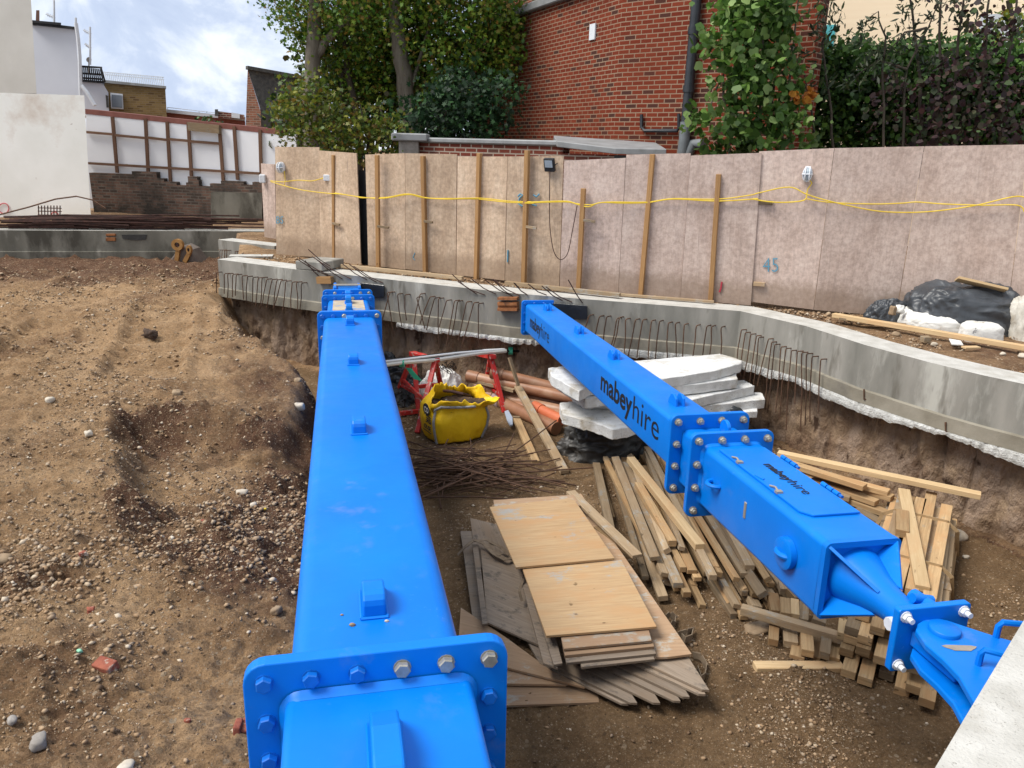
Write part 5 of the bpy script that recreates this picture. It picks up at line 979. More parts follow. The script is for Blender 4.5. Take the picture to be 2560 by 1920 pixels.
# ================================================================= the two blue struts
def rsq(c, ex, ez, hw, hh, r, n=5):
    pts = []
    for (sx, sz, a0) in ((1, 1, 0), (-1, 1, 90), (-1, -1, 180), (1, -1, 270)):
        for k in range(n+1):
            a = R(a0+90*k/n); pts.append(c+ex*(sx*(hw-r)+r*math.cos(a))+ez*(sz*(hh-r)+r*math.sin(a)))
    return pts
class Axis:
    """centre line of a strut: P(y) is the middle of its top face"""
    def __init__(s, a, b):
        s.a, s.b = V(a), V(b); s.d = (s.b-s.a).normalized(); s.x = s.d.cross(V((0, 0, 1))).normalized(); s.z = s.x.cross(s.d).normalized()
    def P(s, y): return s.a+s.d*((y-s.a.y)/s.d.y)
    def at(s, y, x=0, z=0): return s.P(y)+s.x*x+s.z*z
def flange(ax, y, size, th, root, nb, bolt_mats, tube, r=.06, side=-1, nut=False, brad=.022, skip=(), ins=.055):
    """square end plate centred on the tube; bolt heads on the face towards `side` along the axis"""
    c = ax.at(y, 0, -tube/2); h = size/2
    q0 = rsq(c, ax.x, ax.z, h, h, r); q1 = rsq(c+ax.d*th, ax.x, ax.z, h, h, r)
    f = MB().loft([q0, q1]).build('flange', blue, root, bev=.005, seg=2)
    base = c if side < 0 else c+ax.d*th; n = ax.d*side; e = h-ins; k = 0
    spots = [(-e+2*e*i/(nb-1), e) for i in range(nb)]+[(s*e, e-2*e*i/(nb-1)) for i in range(1, nb-1) for s in (-1, 1)]+[(-e+2*e*i/(nb-1), -e) for i in range(nb)]
    for u, v in spots:
        if k in skip: k += 1; continue
        p = base+ax.x*u+ax.z*v; m = MB(); rot = random.random()
        hexa = lambda rad, d: [p+n*d+(ax.x*math.cos(a)+ax.z*math.sin(a))*rad for a in [rot+i*math.pi/3 for i in range(6)]]
        rnd = lambda rad, d: [p+n*d+(ax.x*math.cos(a)+ax.z*math.sin(a))*rad for a in [i*math.pi/6 for i in range(12)]]
        m.loft([rnd(brad*1.1, -.002), rnd(brad*1.1, brad*.1)]); m.loft([hexa(brad, brad*.14), hexa(brad, brad*.82), hexa(brad*.86, brad*.95)])
        if nut: m.loft([rnd(brad*.52, brad*.9), rnd(brad*.52, brad*1.7)])
        m.build('bolt', bolt_mats(k, u, v), f); k += 1
    return f
def weld(ax, y, tube, root, side=-1, t=.02):
    hw = tube/2; c = ax.at(y, 0, -hw); d = ax.d*side
    rs = [rsq(c+d*dd, ax.x, ax.z, hw+o, hw+o, .05+o) for dd, o in ((0, t*1.6), (t*.5, t*1.3), (t*1.1, t*.75), (t*2.0, .001))]
    MB().loft(rs, cap=False).build('weld_bead', blue, root, smooth=60)
def lug(ax, y, root, L=.20, wd=.085, h=.095, side=-1, name='lifting_lug'):
    """a thick plate lug seen end on: rounded top, near end dropping steeply"""
    P = []; m = MB(); prof = [(-L*.5, .0), (-L*.5, h*.55)]+[(-L*.5+.5*L*.45*(1-math.cos(a)), h*.55+h*.45*math.sin(a)) for a in (.5, 1.0, 1.57)]+[(L*.05, h), (L*.35, h*.72), (L*.5, h*.25), (L*.5, 0)]
    pp = [ax.at(y)+ax.d*(u*(1 if side < 0 else -1))+ax.z*(v-.002)-ax.x*(wd/2) for u, v in prof]; m.prism(pp, ax.x*wd); o = m.build(name, blue, root, bev=.008, seg=2)
    b = MB(); 
    for s in (-1, 1): b.tube([ax.at(y)+ax.d*(-L*.52)+ax.x*(s*wd*.56)+ax.z*.004, ax.at(y)+ax.d*(L*.5)+ax.x*(s*wd*.56)+ax.z*.004], .007, 6)
    b.tube([ax.at(y)-ax.d*(L*.53)-ax.x*(wd*.6)+ax.z*.004, ax.at(y)-ax.d*(L*.53)+ax.x*(wd*.6)+ax.z*.004], .007, 6); b.build('weld_bead', blue, o)
    return o
def rtube(ax, y0, y1, w0, w1, root, name='tube', r=.05, dz0=0, dz1=0):
    q = []
    N = 6
    for k in range(N+1):
        t = k/N; y = y0+(y1-y0)*t; w = w0+(w1-w0)*t; dz = dz0+(dz1-dz0)*t; q.append(rsq(ax.at(y, 0, -w/2+dz), ax.x, ax.z, w/2, w/2, min(r, w/2.01), 6))
    return MB().loft(q).build(name, blue, root, smooth=True)
# ---- left, large strut
LA = Axis((-.455+.2255*1.96, .40, -.05+.0344*1.96), (-1.833-.2255*3.0, 11.47, -.26-.0344*3.0))
lp = thing('steel_strut', 'large bright blue box strut running straight away from the camera', 'strut', V((LA.P(6).x, 6, ZF)))
W = .60
rtube(LA, 2.165, 8.72, W, W-.01, lp, r=.07)
mixb = lambda lst: (lambda k, u, v: bolt_zinc if k in lst else bolt_blue)
FN = flange(LA, 2.125, .85, .05, lp, 6, mixb((3, 4, 5)), W, r=.07, brad=.027, ins=.065)
rtube(LA, 2.12, .55, .60, .56, lp, 'near_tube', r=.03, dz1=0); weld(LA, 2.12, .60, lp, t=.013)
bh = [2.62, 4.72, 6.55, 8.35]
for y in bh: lug(LA, y, lp)
lug(LA, 1.78, lp, L=.34, wd=.085, h=.12)
flange(LA, 8.74, .73, .045, lp, 6, mixb((2, 5, 8, 12, 14)), W-.01, r=.06, brad=.026, ins=.055)
flange(LA, 8.80, .72, .045, lp, 6, mixb(()), W-.01, r=.06, brad=.02)
rtube(LA, 8.83, 9.95, .54, .52, lp, 'coupling_tube', r=.05, dz0=-.02, dz1=-.0); lug(LA, 9.2, lp, .16, .075, .09); lug(LA, 9.75, lp, .2, .075, .11)
flange(LA, 9.97, .68, .04, lp, 6, mixb((3,)), W-.06, r=.05, brad=.022, ins=.05)
flange(LA, 10.46, .67, .04, lp, 6, mixb((1, 4, 5)), W-.06, r=.05, brad=.022, ins=.05)
rtube(LA, 10.02, 10.46, .5, .5, lp, 'coupling_tube', r=.05, dz0=-.03, dz1=-.03); lug(LA, 10.25, lp, .2, .075, .09)
rtube(LA, 10.5, 11.3, .42, .40, lp, 'end_head', r=.03, dz0=.0, dz1=.02)
m = MB(); c = LA.at(10.95, 0, -.0)
for s in (-1, 1): m.frame(LA.at(10.8, s*.17, .0), LA.x, LA.d, LA.z, (-.02, 0, -.1), (.02, .5, .05))
m.build('head_cheek', blue, lp, bev=.006)
m = MB(); m.tube([LA.at(11.0, -.19, .05), LA.at(11.0, .19, .05)], .02, 8); m.build('head_pin', steel_grey, lp)
pk = MB(); a = onpath(*z6(400, 350), BF2, .02); b = onpath(*z6(490, 350), BF2, .02); pk.bar(a, b, .12, .10); tag(pk.build('timber_packer', wood_post), 'brown timber packer behind the far head of the large strut', 'packer')
m = MB(); m.slab([LA.at(y, x, z_) for y, x, z_ in ((8.90, -.20, -.012), (8.90, .20, -.012), (9.92, .19, .006), (9.92, -.19, .006))], .004); m.build('dust_film', M('dried_sand_dust', (.36, .30, .22), (.50, .43, .33), 7, .95, .3, 60, .004, .1, c3=(.12, .25, .50), c3sc=4, c3t=(.58, .70)), lp)
for (x, y), s_, mt, lb in ((zm(600, 1260, 2.514)(705, 765), .011, st_brown, 'small brown stone lying on top of the large strut below the lug'), (zm(600, 1260, 2.514)(922, 740), .008, st_cream, 'pale grit stone on top of the large strut near the lug'), (zm(600, 1260, 2.514)(640, 700), .006, st_brown, 'tiny crumb of soil on the large strut')):
    r_ = ray(x, y); q0 = LA.P(2.5); t_ = (q0-V((0, 0, EYE))).dot(LA.z)/r_.dot(LA.z); p = V((0, 0, EYE))+r_*t_; tag(stone('stone', mt, p.x, p.y, s_, sd=7, z=p.z), lb, 'stone')
# ---- right strut in two sizes
RA = Axis((1.735, 3.20, -.096), (.30, 10.12, -.30)); rp = thing('steel_strut', 'blue lettered strut in two sizes ending in a swivel joint at the near beam', 'strut', V((RA.P(5).x, 5, ZF)))
w1, w2 = .365, .405; zinc = lambda k, u, v: bolt_zinc
rt1 = rtube(RA, 5.02, 9.98, w1, w1, rp, r=.035)
flange(RA, 10.0, .46, .035, rp, 4, mixb(()), w1, r=.04, brad=.018, ins=.04)
flange(RA, 4.985, .575, .04, rp, 4, zinc, w1, r=.05, brad=.024, nut=True, ins=.05)
cp = rtube(RA, 4.98, 4.70, .40, .40, rp, 'coupling_tube', r=.04, dz0=.0, dz1=.0)
flange(RA, 4.66, .575, .04, rp, 4, zinc, w2, r=.05, brad=.024, nut=True, ins=.05); weld(RA, 4.66, w2, rp, t=.010)
rt2 = rtube(RA, 4.66, 3.36, w2, w2, rp, 'jack_housing', r=.035)
for y in (9.55, 8.15, 7.0, 5.55): 
    for s in (-.03, .03):
        m = MB(); pr = [(-.07, 0), (-.06, .06), (-.02, .085), (.03, .08), (.07, .03), (.08, 0)]; m.prism([RA.at(y, s-.009, v-.002)+RA.d*u for u, v in pr], RA.x*.018); m.build('lifting_lug', blue, rp, bev=.003)
m = MB(); pr = [(.06*math.cos(a), .055+.055*math.sin(a)) for a in [i*math.pi/8 for i in range(17)]]; m.prism([RA.at(4.83, -.012+.03, v)+RA.d*u for u, v in pr[:9]]+[RA.at(4.83, .018, -.002)-RA.d*.06, RA.at(4.83, .018, -.002)+RA.d*.06], RA.x*.024); m.build('lifting_eye', blue, rp, bev=.003)
# side eyes on the left face
def eye(y, zc, R0, ax=RA, w=w2):
    m = MB(); c = ax.at(y, -w/2, zc)
    if ax.x.x < 0: pass
    pts = [c-ax.x*(R0*.95*math.sin(a))+ (ax.d*1.0)*(-R0*math.cos(a))*-1 for a in [math.pi*i/12 for i in range(13)]]
    m.tube(pts, R0*.26, 8); o = m.build('side_eye', blue, rp, smooth=True); return o
# RA.d points away from the viewer, so RA.x points to the viewer's right
eye(4.45, -.17, .055); eye(3.62, -.20, .06)
for s, y in ((0, 3.62),):
    m = MB(); c = RA.at(y, -w2/2-.02, -.20); m.loft([[c+RA.d*(.085*math.cos(a)*k)+RA.z*(.085*math.sin(a)*k)-RA.x*dx for a in [i*math.pi/10 for i in range(20)]] for k, dx in ((1, -.018), (1, .015), (.8, .022))]); m.build('side_boss', blue, rp, smooth=50)
m = MB(); c = RA.at(4.08, -w2/2, -.17); m.frame(c, RA.d, RA.x, RA.z, (-.012, -.006, -.055), (.012, .004, .045)); m.build('slot_cover', steel_grey, rp, bev=.003)
# hinged lid with hinges and catches
m = MB(); lo, hi = 3.60, 4.56; q = [RA.at(y, x, .006) for y, x in ((hi, -.145), (lo+.06, -.145), (lo, -.10), (lo, .165), (hi, .165))]; m.slab([p+RA.z*.008 for p in q], .012); lid = m.build('lid', blue, rp, bev=.003, seg=2)
for y in (4.30, 3.88):
    for k in range(3):
        a, b = RA.at(y+.085-.055*k, .185, .014), RA.at(y+.04-.055*k, .185, .014); m = MB(); m.tube([a, b], .014, 10); m.build('hinge_knuckle', blue, lid, smooth=True)
    m = MB(); m.tube([RA.at(y-.075, .185, .014), RA.at(y-.10, .185, .014)], .009, 8); m.build('hinge_pin', bolt_blue, lid)
for y in (4.36, 3.92):
    m = MB(); m.tube([RA.at(y+.05, -.135, .02), RA.at(y+.01, -.125, .028), RA.at(y-.03, -.13, .02)], .006, 6); m.frame(RA.at(y-.035, -.13, .012), RA.x, RA.d, RA.z, (-.018, -.015, 0), (.018, .015, .014)); m.build('catch', steel_grey, lid)
m = MB(); m.tube([RA.at(4.13, -.135, .016), RA.at(4.06, -.12, .018)], .006, 6); m.build('catch', blue, lid)
# lettering: read along the strut from the far end to the near end
def mabey(par, ax, y0, y1, face, h0, hh):
    """bold first half, light second half; face 'side' = left face, 'top' = lid"""
    L = (ax.P(y0)-ax.P(y1)).length; ex = -ax.d
    if face == 'side': pos = ax.at(y0, -w1/2-.001, h0); ey = ax.z
    else: pos = ax.at(y0, h0, .0165); ey = ax.x*1.0
    # descender in 'mabey' drops below the line, ascenders fill both halves
    text('lettering', 'mabey', par, black_paint, pos-ey*(hh*.27) if face == 'side' else pos-ey*(hh*.27), ex, ey, L*.585, hh*1.27, bold=.022)
    text('lettering', 'hire', par, black_paint, pos+ex*(L*.605), ex, ey, L*.395, hh, bold=-.004)
mabey(rt1, RA, 9.70, 8.72, 'side', -.245, .165); mabey(rt1, RA, 6.80, 5.42, 'side', -.245, .195)
mabey(lid, RA, 4.28, 3.84, 'top', -.005, .06)
# open pyramid end, collar, end plate and swivel
ye, yt = 3.36, 2.99
def ringsq(y, hw, hh, zc): return [RA.at(y, sx*hw, zc+sz*hh) for sx, sz in ((1, 1), (-1, 1), (-1, -1), (1, -1))]
zc = -w2/2
E0 = 3.365
m = MB(); q = [rsq(RA.at(E0, 0, zc), RA.x, RA.z, w2/2, w2/2, .03), rsq(RA.at(E0-.035, 0, zc), RA.x, RA.z, w2/2, w2/2, .03), rsq(RA.at(E0-.035, 0, zc), RA.x, RA.z, w2/2-.03, w2/2-.03, .02), rsq(RA.at(E0+.10, 0, zc), RA.x, RA.z, w2/2-.03, w2/2-.03, .02)]; m.loft(q, cap=False); m.build('end_rim', blue, rp, smooth=30)
circ = lambda y, r_, z_=0, x_=0: [RA.at(y, x_+r_*math.cos(a), zc+z_+r_*math.sin(a)) for a in [i*math.pi/12 for i in range(24)]]
m = MB(); m.loft([circ(E0+.02, .155), circ(E0-.03, .145), circ(E0-.16, .10), circ(E0-.26, .078), circ(E0-.34, .072), circ(E0-.46, .072)]); m.build('swivel_neck', blue, rp, smooth=True)
for sx, sz in ((1, 1), (-1, 1), (-1, -1), (1, -1)):
    m = MB(); n_ = (RA.x*sx-RA.z*sz).normalized()*.008; a = RA.at(E0-.03, sx*(w2/2-.015), zc+sz*(w2/2-.015)); b = RA.at(E0-.25, sx*.06, zc+sz*.06); c = RA.at(E0+.02, sx*.05, zc+sz*.05); m.prism([a-n_, b-n_, c-n_], n_*2); m.build('gusset', blue, rp, bev=.002)
m = MB(); m.prism([RA.at(E0-.03, -w2/2+.01, zc-w2/2+.012), RA.at(E0-.03, w2/2-.01, zc-w2/2+.012), RA.at(E0-.2, 0, zc-.08)], RA.z*.012); m.build('gusset', blue, rp)
m = MB(); m.tube([RA.at(E0-.30, .075, zc+.06), RA.at(E0-.42, .085, zc+.06)], .035, 10); m.tube([RA.at(E0-.36, .02, zc+.09), RA.at(E0-.36, .12, zc+.07)], .022, 8); m.build('lock_fitting', blue, rp, smooth=50)
m = MB(); m.tube([RA.at(E0-.38, -.10, zc-.015), RA.at(E0-.38, -.06, zc-.015)], .03, 8); m.build('grease_cap', white_metal, rp)
yp = 2.905; PW, PH = .35, .30
f = MB().loft([rsq(RA.at(yp, .02, zc-.02), RA.x, RA.z, PW/2, PH/2, .015), rsq(RA.at(yp-.035, .02, zc-.02), RA.x, RA.z, PW/2, PH/2, .015)]).build('end_plate', blue, rp, bev=.005, seg=2)
for u, v in ((-1, 1), (1, 1), (-1, -1), (1, -1)):
    p = RA.at(yp-.035, .02+u*(PW/2-.035), zc-.02+v*(PH/2-.035)); n = -RA.d; m = MB(); rn = lambda r_, d, k=12: [p+n*d+(RA.x*math.cos(a)+RA.z*math.sin(a))*r_ for a in [i*2*math.pi/k for i in range(k)]]
    m.loft([rn(.026, 0), rn(.026, .004)]); m.loft([rn(.02, .004, 6), rn(.02, .02, 6)]); m.loft([rn(.012, .02), rn(.012, .042)]); m.build('bolt', white_metal, f)
# clevis tongue, outer fork with pin, and wall shoe with two handles
zt = zc-.01
m = MB(); m.frame(RA.at(yp-.035, .02, zt), -RA.d, RA.x, RA.z, (0, -.10, -.035), (.26, .10, .035)); m.build('tongue', blue, rp, bev=.008, seg=2)
z5 = zm(2000, 1260, 2.514); zk = RA.at(2.7, 0, 0).z+zt
def fork(z0, t):
    P = [D(*z5(x, y), z0) for x, y in ((728, 790), (740, 750), (785, 722), (845, 712), (925, 728), (1080, 780), (1250, 835), (1460, 890), (1390, 1010), (1250, 1150), (1120, 1290), (1000, 1080), (900, 975), (790, 880))]
    m = MB(); m.prism([p-V((0, 0, t)) for p in P], (0, 0, t)); return m.build('fork_plate', blue, rp, bev=.006, seg=2)
fork(zk+.075, .03)
P = [D(*z5(x, y), zk+.075) for x, y in ((728, 790), (740, 750), (785, 722), (845, 712), (925, 728), (1080, 780), (1250, 835), (1460, 890), (1390, 1010), (1250, 1150), (1120, 1290), (1000, 1080), (900, 975), (790, 880))]
m = MB(); m.prism([p-V((0, 0, .15)) for p in P], (0, 0, .03)); m.build('fork_plate', blue, rp, bev=.006, seg=2)
m = MB(); q = [P[6], P[7], P[8], P[9]]; c_ = sum(q, V((0, 0, 0)))/4; m.prism([c_+(p-c_)*.75-V((0, 0, .12)) for p in q], (0, 0, .09)); m.build('web_plate', blue, rp)
o = D(*z5(912, 775), zk+.095); m = MB(); m.loft([[o+V((.062*k*math.cos(a), .062*k*math.sin(a), dz)) for a in [i*math.pi/12 for i in range(24)]] for k, dz in ((1, -.022), (1, -.004), (.93, .0))]); m.loft([[o+V((.04*math.cos(a), .04*math.sin(a), dz)) for a in [i*math.pi/12 for i in range(24)]] for dz in (-.19, -.02)]); m.build('pivot_pin', blue, rp, smooth=50)
for (x0, y0), (x1, y1) in (((1232, 835), (1395, 850)), ((1120, 1010), (1275, 1050))):
    a, b = D(*z5(x0, y0), zk+.075), D(*z5(x1, y1), zk+.075); h_ = V((0, 0, .05)); m = MB(); m.tube([a, a+h_, a.lerp(b, .12)+h_*1.4, a.lerp(b, .88)+h_*1.4, b+h_, b], .013, 8); m.build('handle', blue, rp, smooth=True)
w_ = D(*z5(1010, 905), zk+.077); m = MB(); m.slab([w_+V((.06*math.cos(a)*(1+.3*math.sin(3*a)), .025*math.sin(a)*(1+.3*math.cos(2*a)), .001)) for a in [i*math.pi/8 for i in range(16)]], .002); m.build('dust_film', M('dry_mud_film', (.25, .22, .19), (.34, .29, .24), 20, .95, .2), rp)
m = MB(); 
for k in range(3):
    a, b = onpath(*z7(25, 212+34*k), BF2, .02), onpath(*z7(145, 212+34*k), BF2, .02); m.bar(a, b, .14, .035)
a, b = onpath(*z7(25, 262), BF2, .02), onpath(*z7(145, 262), BF2, .02); m.bar(a, b, .10, .12); tag(m.build('steel_packer', rust_light), 'rusty orange steel packer plates beside the far end of the lettered strut', 'packer')
# ================================================================= things lying in the dig
ZFL = ZF+.02
def pit(x, y, z, off):
    """the spot a pixel shows at height z, but never behind the pile wall"""
    p = D(x, y, z); w_ = onpath(x, y, BF2, off); return p if p.y < w_.y else w_
# ---- plywood stack
zp = zm(1120, 1200, 2.514)
NS = [0]
def sheet(pix, z, mat, label, t=.018, group='plywood sheets stacked in the dig', tilt=None):
    NS[0] += 1; zz = z if hasattr(z, '__len__') else [z]*len(pix)
    pts = [D(*zp(x, y), h) for (x, y), h in zip(pix, zz)]
    # keep outline counter-clockwise seen from above
    A = sum(pts[i].x*pts[(i+1) % len(pts)].y-pts[(i+1) % len(pts)].x*pts[i].y for i in range(len(pts)))
    if A < 0: pts = pts[::-1]
    return tag(MB().slab(pts, t).build('plywood_sheet', mat, bev=.0015), label, 'plywood sheet', group)
z0 = ZF+.04
sheet([(150, 1290), (935, 1290), (950, 1395), (150, 1425)], z0, ply_brown, 'lowest torn edged ply sheet sticking out flat by the big flange')
sheet([(100, 1150), (700, 1150), (800, 1265), (740, 1285), (120, 1275)], z0+.03, ply_brown, 'brown ply sheet with a dark hole above the lowest one')
sheet([(80, 800), (360, 985), (640, 1190), (860, 1300), (500, 1210), (60, 1100)], z0+.055, ply_brown, 'warm brown ply sheet showing beside the big flange corner')
sheet([(205, 420), (560, 560), (860, 1150), (560, 1030), (245, 893)], z0+.09, ply_grey, 'large grey ply sheet with a clean cut corner on the flange side')
sheet([(140, 238), (335, 285), (640, 900), (380, 720), (205, 545), (160, 400)], z0+.07, ply_grey, 'grey ply sheet with torn upper corner beneath the webbing')
sheet([(78, 320), (150, 320), (245, 940), (165, 945)], z0+.05, ply_grey, 'narrow grey ply strip at the outer edge of the stack')
sheet([(150, 380), (185, 380), (250, 900), (215, 905)], z0+.115, ply_grey, 'thin grey offcut strip lying along the big grey sheet')
for i, (tx, ty) in enumerate(((1135, 1405), (1190, 1400), (1335, 1400), (1462, 1388), (1520, 1362), (1620, 1345), (1642, 1318))):
    nm = ('lowest', 'second lowest', 'third', 'fourth', 'fifth', 'second highest', 'topmost')[i]
    sheet([(tx, ty), (tx-45, ty-2), (tx-560+8*i, ty-255+6*i), (tx-560-270, ty-255-500), (tx-330, ty-520)], z0+.06+.021*i, ply_grey, f'{nm} of the dark ply sheets fanned out with pointed corners')
sheet([(420, 480), (520, 520), (690, 1180), (600, 1150)], z0+.215, ply_grey, 'grey ply strip leaning along the long side of the stack')
sheet([(475, 560), (560, 560), (720, 1150), (665, 1160)], z0+.235, ply_grey, 'pale grey ply strip just under the upper light sheets')
sheet([(650, 110), (835, 85), (1532, 1092), (1380, 1112), (1000, 1120)], z0+.225, ply_brown, 'long light ply sheet whose corner points past the front of the stack')
sheet([(835, 1160), (1300, 1122), (1290, 1142), (1200, 900), (760, 900)][:0] or [(760, 900), (1200, 880), (1300, 1125), (840, 1175)], z0+.245, ply_grey, 'dark grey ply offcut low in the front edge of the stack')
sheet([(690, 900), (1240, 870), (1308, 1090), (745, 1148)], z0+.265, ply_grey, 'pale grey ply offcut in the front edge of the stack')
sheet([(690, 880), (1240, 850), (1296, 1045), (735, 1102)], z0+.287, ply_brown, 'ply offcut with a splintered dark edge in the front of the stack', t=.022)
sheet([(680, 850), (1230, 820), (1280, 1008), (728, 1060)], z0+.312, ply_brown, 'warm ply offcut with chipped face just below the second sheet')
sheet([(285, 126), (790, 92), (830, 160), (300, 200)], z0+.325, ply_brown, 'sheet edge peeping out beyond the top ply sheet')
sheet([(470, 560), (1090, 502), (1312, 920), (618, 978)], z0+.338, ply_face, 'large clean ply sheet second from the top with a grey stain down it')
sheet([(262, 168), (785, 110), (1047, 490), (428, 548)], z0+.362, ply_face, 'topmost clean orange ply sheet with nail holes along its edge')
a, b = D(*zp(770, 75), z0+.30), D(*zp(1190, 480), z0+.30); m = MB(); m.bar(a, b, .09, .03); tag(m.build('timber_plank', wood_old, bev=.003), 'plank lying along the far edge of the ply stack', 'plank')
a, b = D(*zp(935, 300), z0+.22), D(*zp(1175, 475), z0+.20); m = MB(); m.bar(a, b, .07, .04); tag(m.build('timber_length', wood_new, bev=.003), 'short timber wedged between the ply stack and the fanned timbers', 'timber')
# frayed webbing on the stack and loops beside it
m = MB()
def ribbon(m, pts, w, up=(0, 0, 1)):
    for a, b in zip(pts[:-1], pts[1:]): m.bar(a, b+(b-a)*.04, w, .004, up=up)
ribbon(m, [D(*zp(x, y), z) for x, y, z in ((60, 470, z0+.05), (110, 420, z0+.12), (165, 375, z0+.17), (225, 400, z0+.16), (290, 465, z0+.15), (360, 500, z0+.14), (400, 490, z0+.13))], .035)
ribbon(m, [D(*zp(x, y), z) for x, y, z in ((150, 385, z0+.16), (240, 375, z0+.17), (330, 420, z0+.16), (385, 470, z0+.14))], .03)
ribbon(m, [D(*zp(x, y), z) for x, y, z in ((270, 400, z0+.15), (265, 440, z0+.15), (330, 470, z0+.15))], .05)
tag(m.build('webbing_strap', hess), 'frayed brown webbing draped over the grey corner of the ply stack', 'strap')
m = MB(); ribbon(m, [D(*zp(x, y), z) for x, y, z in ((480, 600, z0+.26), (460, 660, z0+.22), (448, 700, z0+.2), (465, 760, z0+.15))], .02); tag(m.build('webbing_strap', hess), 'twisted end of webbing hanging between the two light ply sheets', 'strap')
for pts, lb in (([(1375, 860), (1395, 840), (1430, 870), (1425, 910), (1400, 900)], 'small loop of grey webbing on the soil by the ply sheets'), ([(1450, 970), (1500, 955), (1540, 945), (1530, 990), (1490, 1005), (1470, 985)], 'middle curl of grey webbing beside the ply sheets'), ([(1540, 1100), (1590, 1110), (1625, 1170), (1615, 1230), (1590, 1250), (1570, 1190)], 'large grey webbing loop past the pointed ply corners')):
    P = [D(*zp(x, y), ZFL+.035+.02*math.sin(i*2)) for i, (x, y) in enumerate(pts)]; m = MB()
    for a, b in zip(P[:-1], P[1:]): m.bar(a, b+(b-a)*.05, .006, .05)
    tag(m.build('webbing_strap', hess), lb, 'strap')
# ---- fanned heap of timber lengths under the lettered strut
GT = 'timber lengths in the fanned heap'
def timber(a, b, w, h, label, mat=wood_new, group=GT, roll=0):
    m = MB(); m.bar(a, b, w, h, roll=roll); return tag(m.build('timber_length', mat, bev=.003), label, 'timber', group)
lay = ('bottom', 'second', 'third', 'top')
for k, N in enumerate((15, 13, 10, 6)):
    z = ZF+.045+.058*k
    f0, f1 = D(1288+8*k, 1014-4*k, z), D(1478, 975, z); g0, g1 = D(1406, 1300-26*k, z), D(1715-15*k, 1322-22*k, z)
    for i in range(N):
        t = (i+.5)/N; a = f0.lerp(f1, t); b = g0.lerp(g1, t); d = (b-a).normalized()
        a = a+d*random.uniform(-.2, .25)+V((random.uniform(-.10, .10), 0, 0)); b = b+d*(random.uniform(-.40, .14))+V((random.uniform(-.09, .09), 0, 0))
        if i == 0 and k == 0: a, b = D(1289, 1010, z), D(1322, 1120, z)
        zj = random.uniform(0, .02); a.z += zj+random.uniform(0, .03); b.z += zj-random.uniform(0, .015)
        timber(a, b, random.choice((.055, .065, .08)), random.choice((.04, .05)), f'timber length {ORDN[i]} from the ply in the {lay[k]} layer of the fan', wood_old if random.random() < .55 else wood_new, roll=random.choice((0, 0, 0, .15, -.2, .6)))
# single striking ones on top
a, b = D(1362, 992, ZF+.30), D(1512, 1182, ZF+.27); timber(a, b, .085, .06, 'clean pale timber lying across the top of the fanned heap', wood_bright)
a, b = D(*z7(630, 1260), ZF+.1), D(*z7(725, 1700), ZF+.12); timber(a, b, .08, .05, 'straight grey timber at the outer side of the fan nearest the ply', wood_old)
a, b = D(*zp(1195, 30), ZF+.28), D(*zp(1410, 400), ZF+.25); timber(a, b, .075, .06, 'orange tinted timber with a dark nail end on top of the fan', wood_new)
a, b = D(*zp(1280, 230), ZF+.2), D(*zp(1240, 300), ZF+.2)
# ---- strapped bundle under the swivel end
GB = 'timbers of the strapped bundle'
zr = zm(1900, 1120, 2212/660)
n0 = D(1892, 1492, ZF); f0 = D(1990, 1066, ZF+.40); dr = V((f0.x-n0.x, f0.y-n0.y, 0)); Lb = dr.length; dr.normalize(); la = V((dr.y, -dr.x, 0))
rows = ((.0, 5, -.05), (.068, 6, .0), (.136, 6, .06), (.204, 6, .10), (.272, 5, .25), (.340, 4, .55))
for k, (dz, N, s0) in enumerate(rows):
    for i in range(N):
        off = (i-(N-1)/2)*.105+random.uniform(-.012, .012)+.04; z = ZF+.05+dz
        a = V((n0.x, n0.y, z))+la*off+dr*(s0+random.uniform(-.14, .22)); b = V((n0.x, n0.y, z))+la*off+dr*(Lb+random.uniform(-.3, .05))+la*random.uniform(-.03, .03)
        timber(a, b, .092, .062, f'bundled timber in the {ORDN[k]} row up, {ORDN[i]} from the fan side', wood_new if random.random() < .7 else wood_old, GB)
zt_ = ZF+.05+.340+.036; tan_m = M('tan_strap', (.34, .23, .12), (.42, .3, .17), 20, .7)
for s, lb in ((.78, 'tan strap round the farther half of the timber bundle'), (.45, 'tan strap round the nearer half of the timber bundle')):
    m = MB(); c = V((n0.x, n0.y, 0))+dr*(Lb*s)+la*.04; ribbon(m, [c-la*.36+V((0, 0, ZF+.12)), c-la*.30+V((0, 0, ZF+.36)), c-la*.2+V((0, 0, zt_)), c+la*.2+V((0, 0, zt_)), c+la*.29+V((0, 0, ZF+.36)), c+la*.33+dr*.1+V((0, 0, ZF+.1))], .03, up=dr); tag(m.build('webbing_strap', tan_m), lb, 'strap')

a, b = D(*zr(1205, 360), zt_+.03), D(*zr(1360, 1180), zt_+.0); timber(a, b, .10, .05, 'long clear board lying lengthways on top of the strapped bundle', wood_bright, 'loose boards on the bundle')
a, b = D(*zr(1190, 545), zt_+.02), D(*zr(1190, 720), zt_+.02); timber(a, b, .10, .07, 'short block end beside the clear board on the bundle', wood_new, 'loose boards on the bundle')
a, b = D(*zr(1420, 520), ZF+.33), D(*zr(1530, 1190), ZF+.28); timber(a, b, .12, .03, 'dusty board leaning on the outer side of the strapped bundle', wood_old, 'loose boards on the bundle')
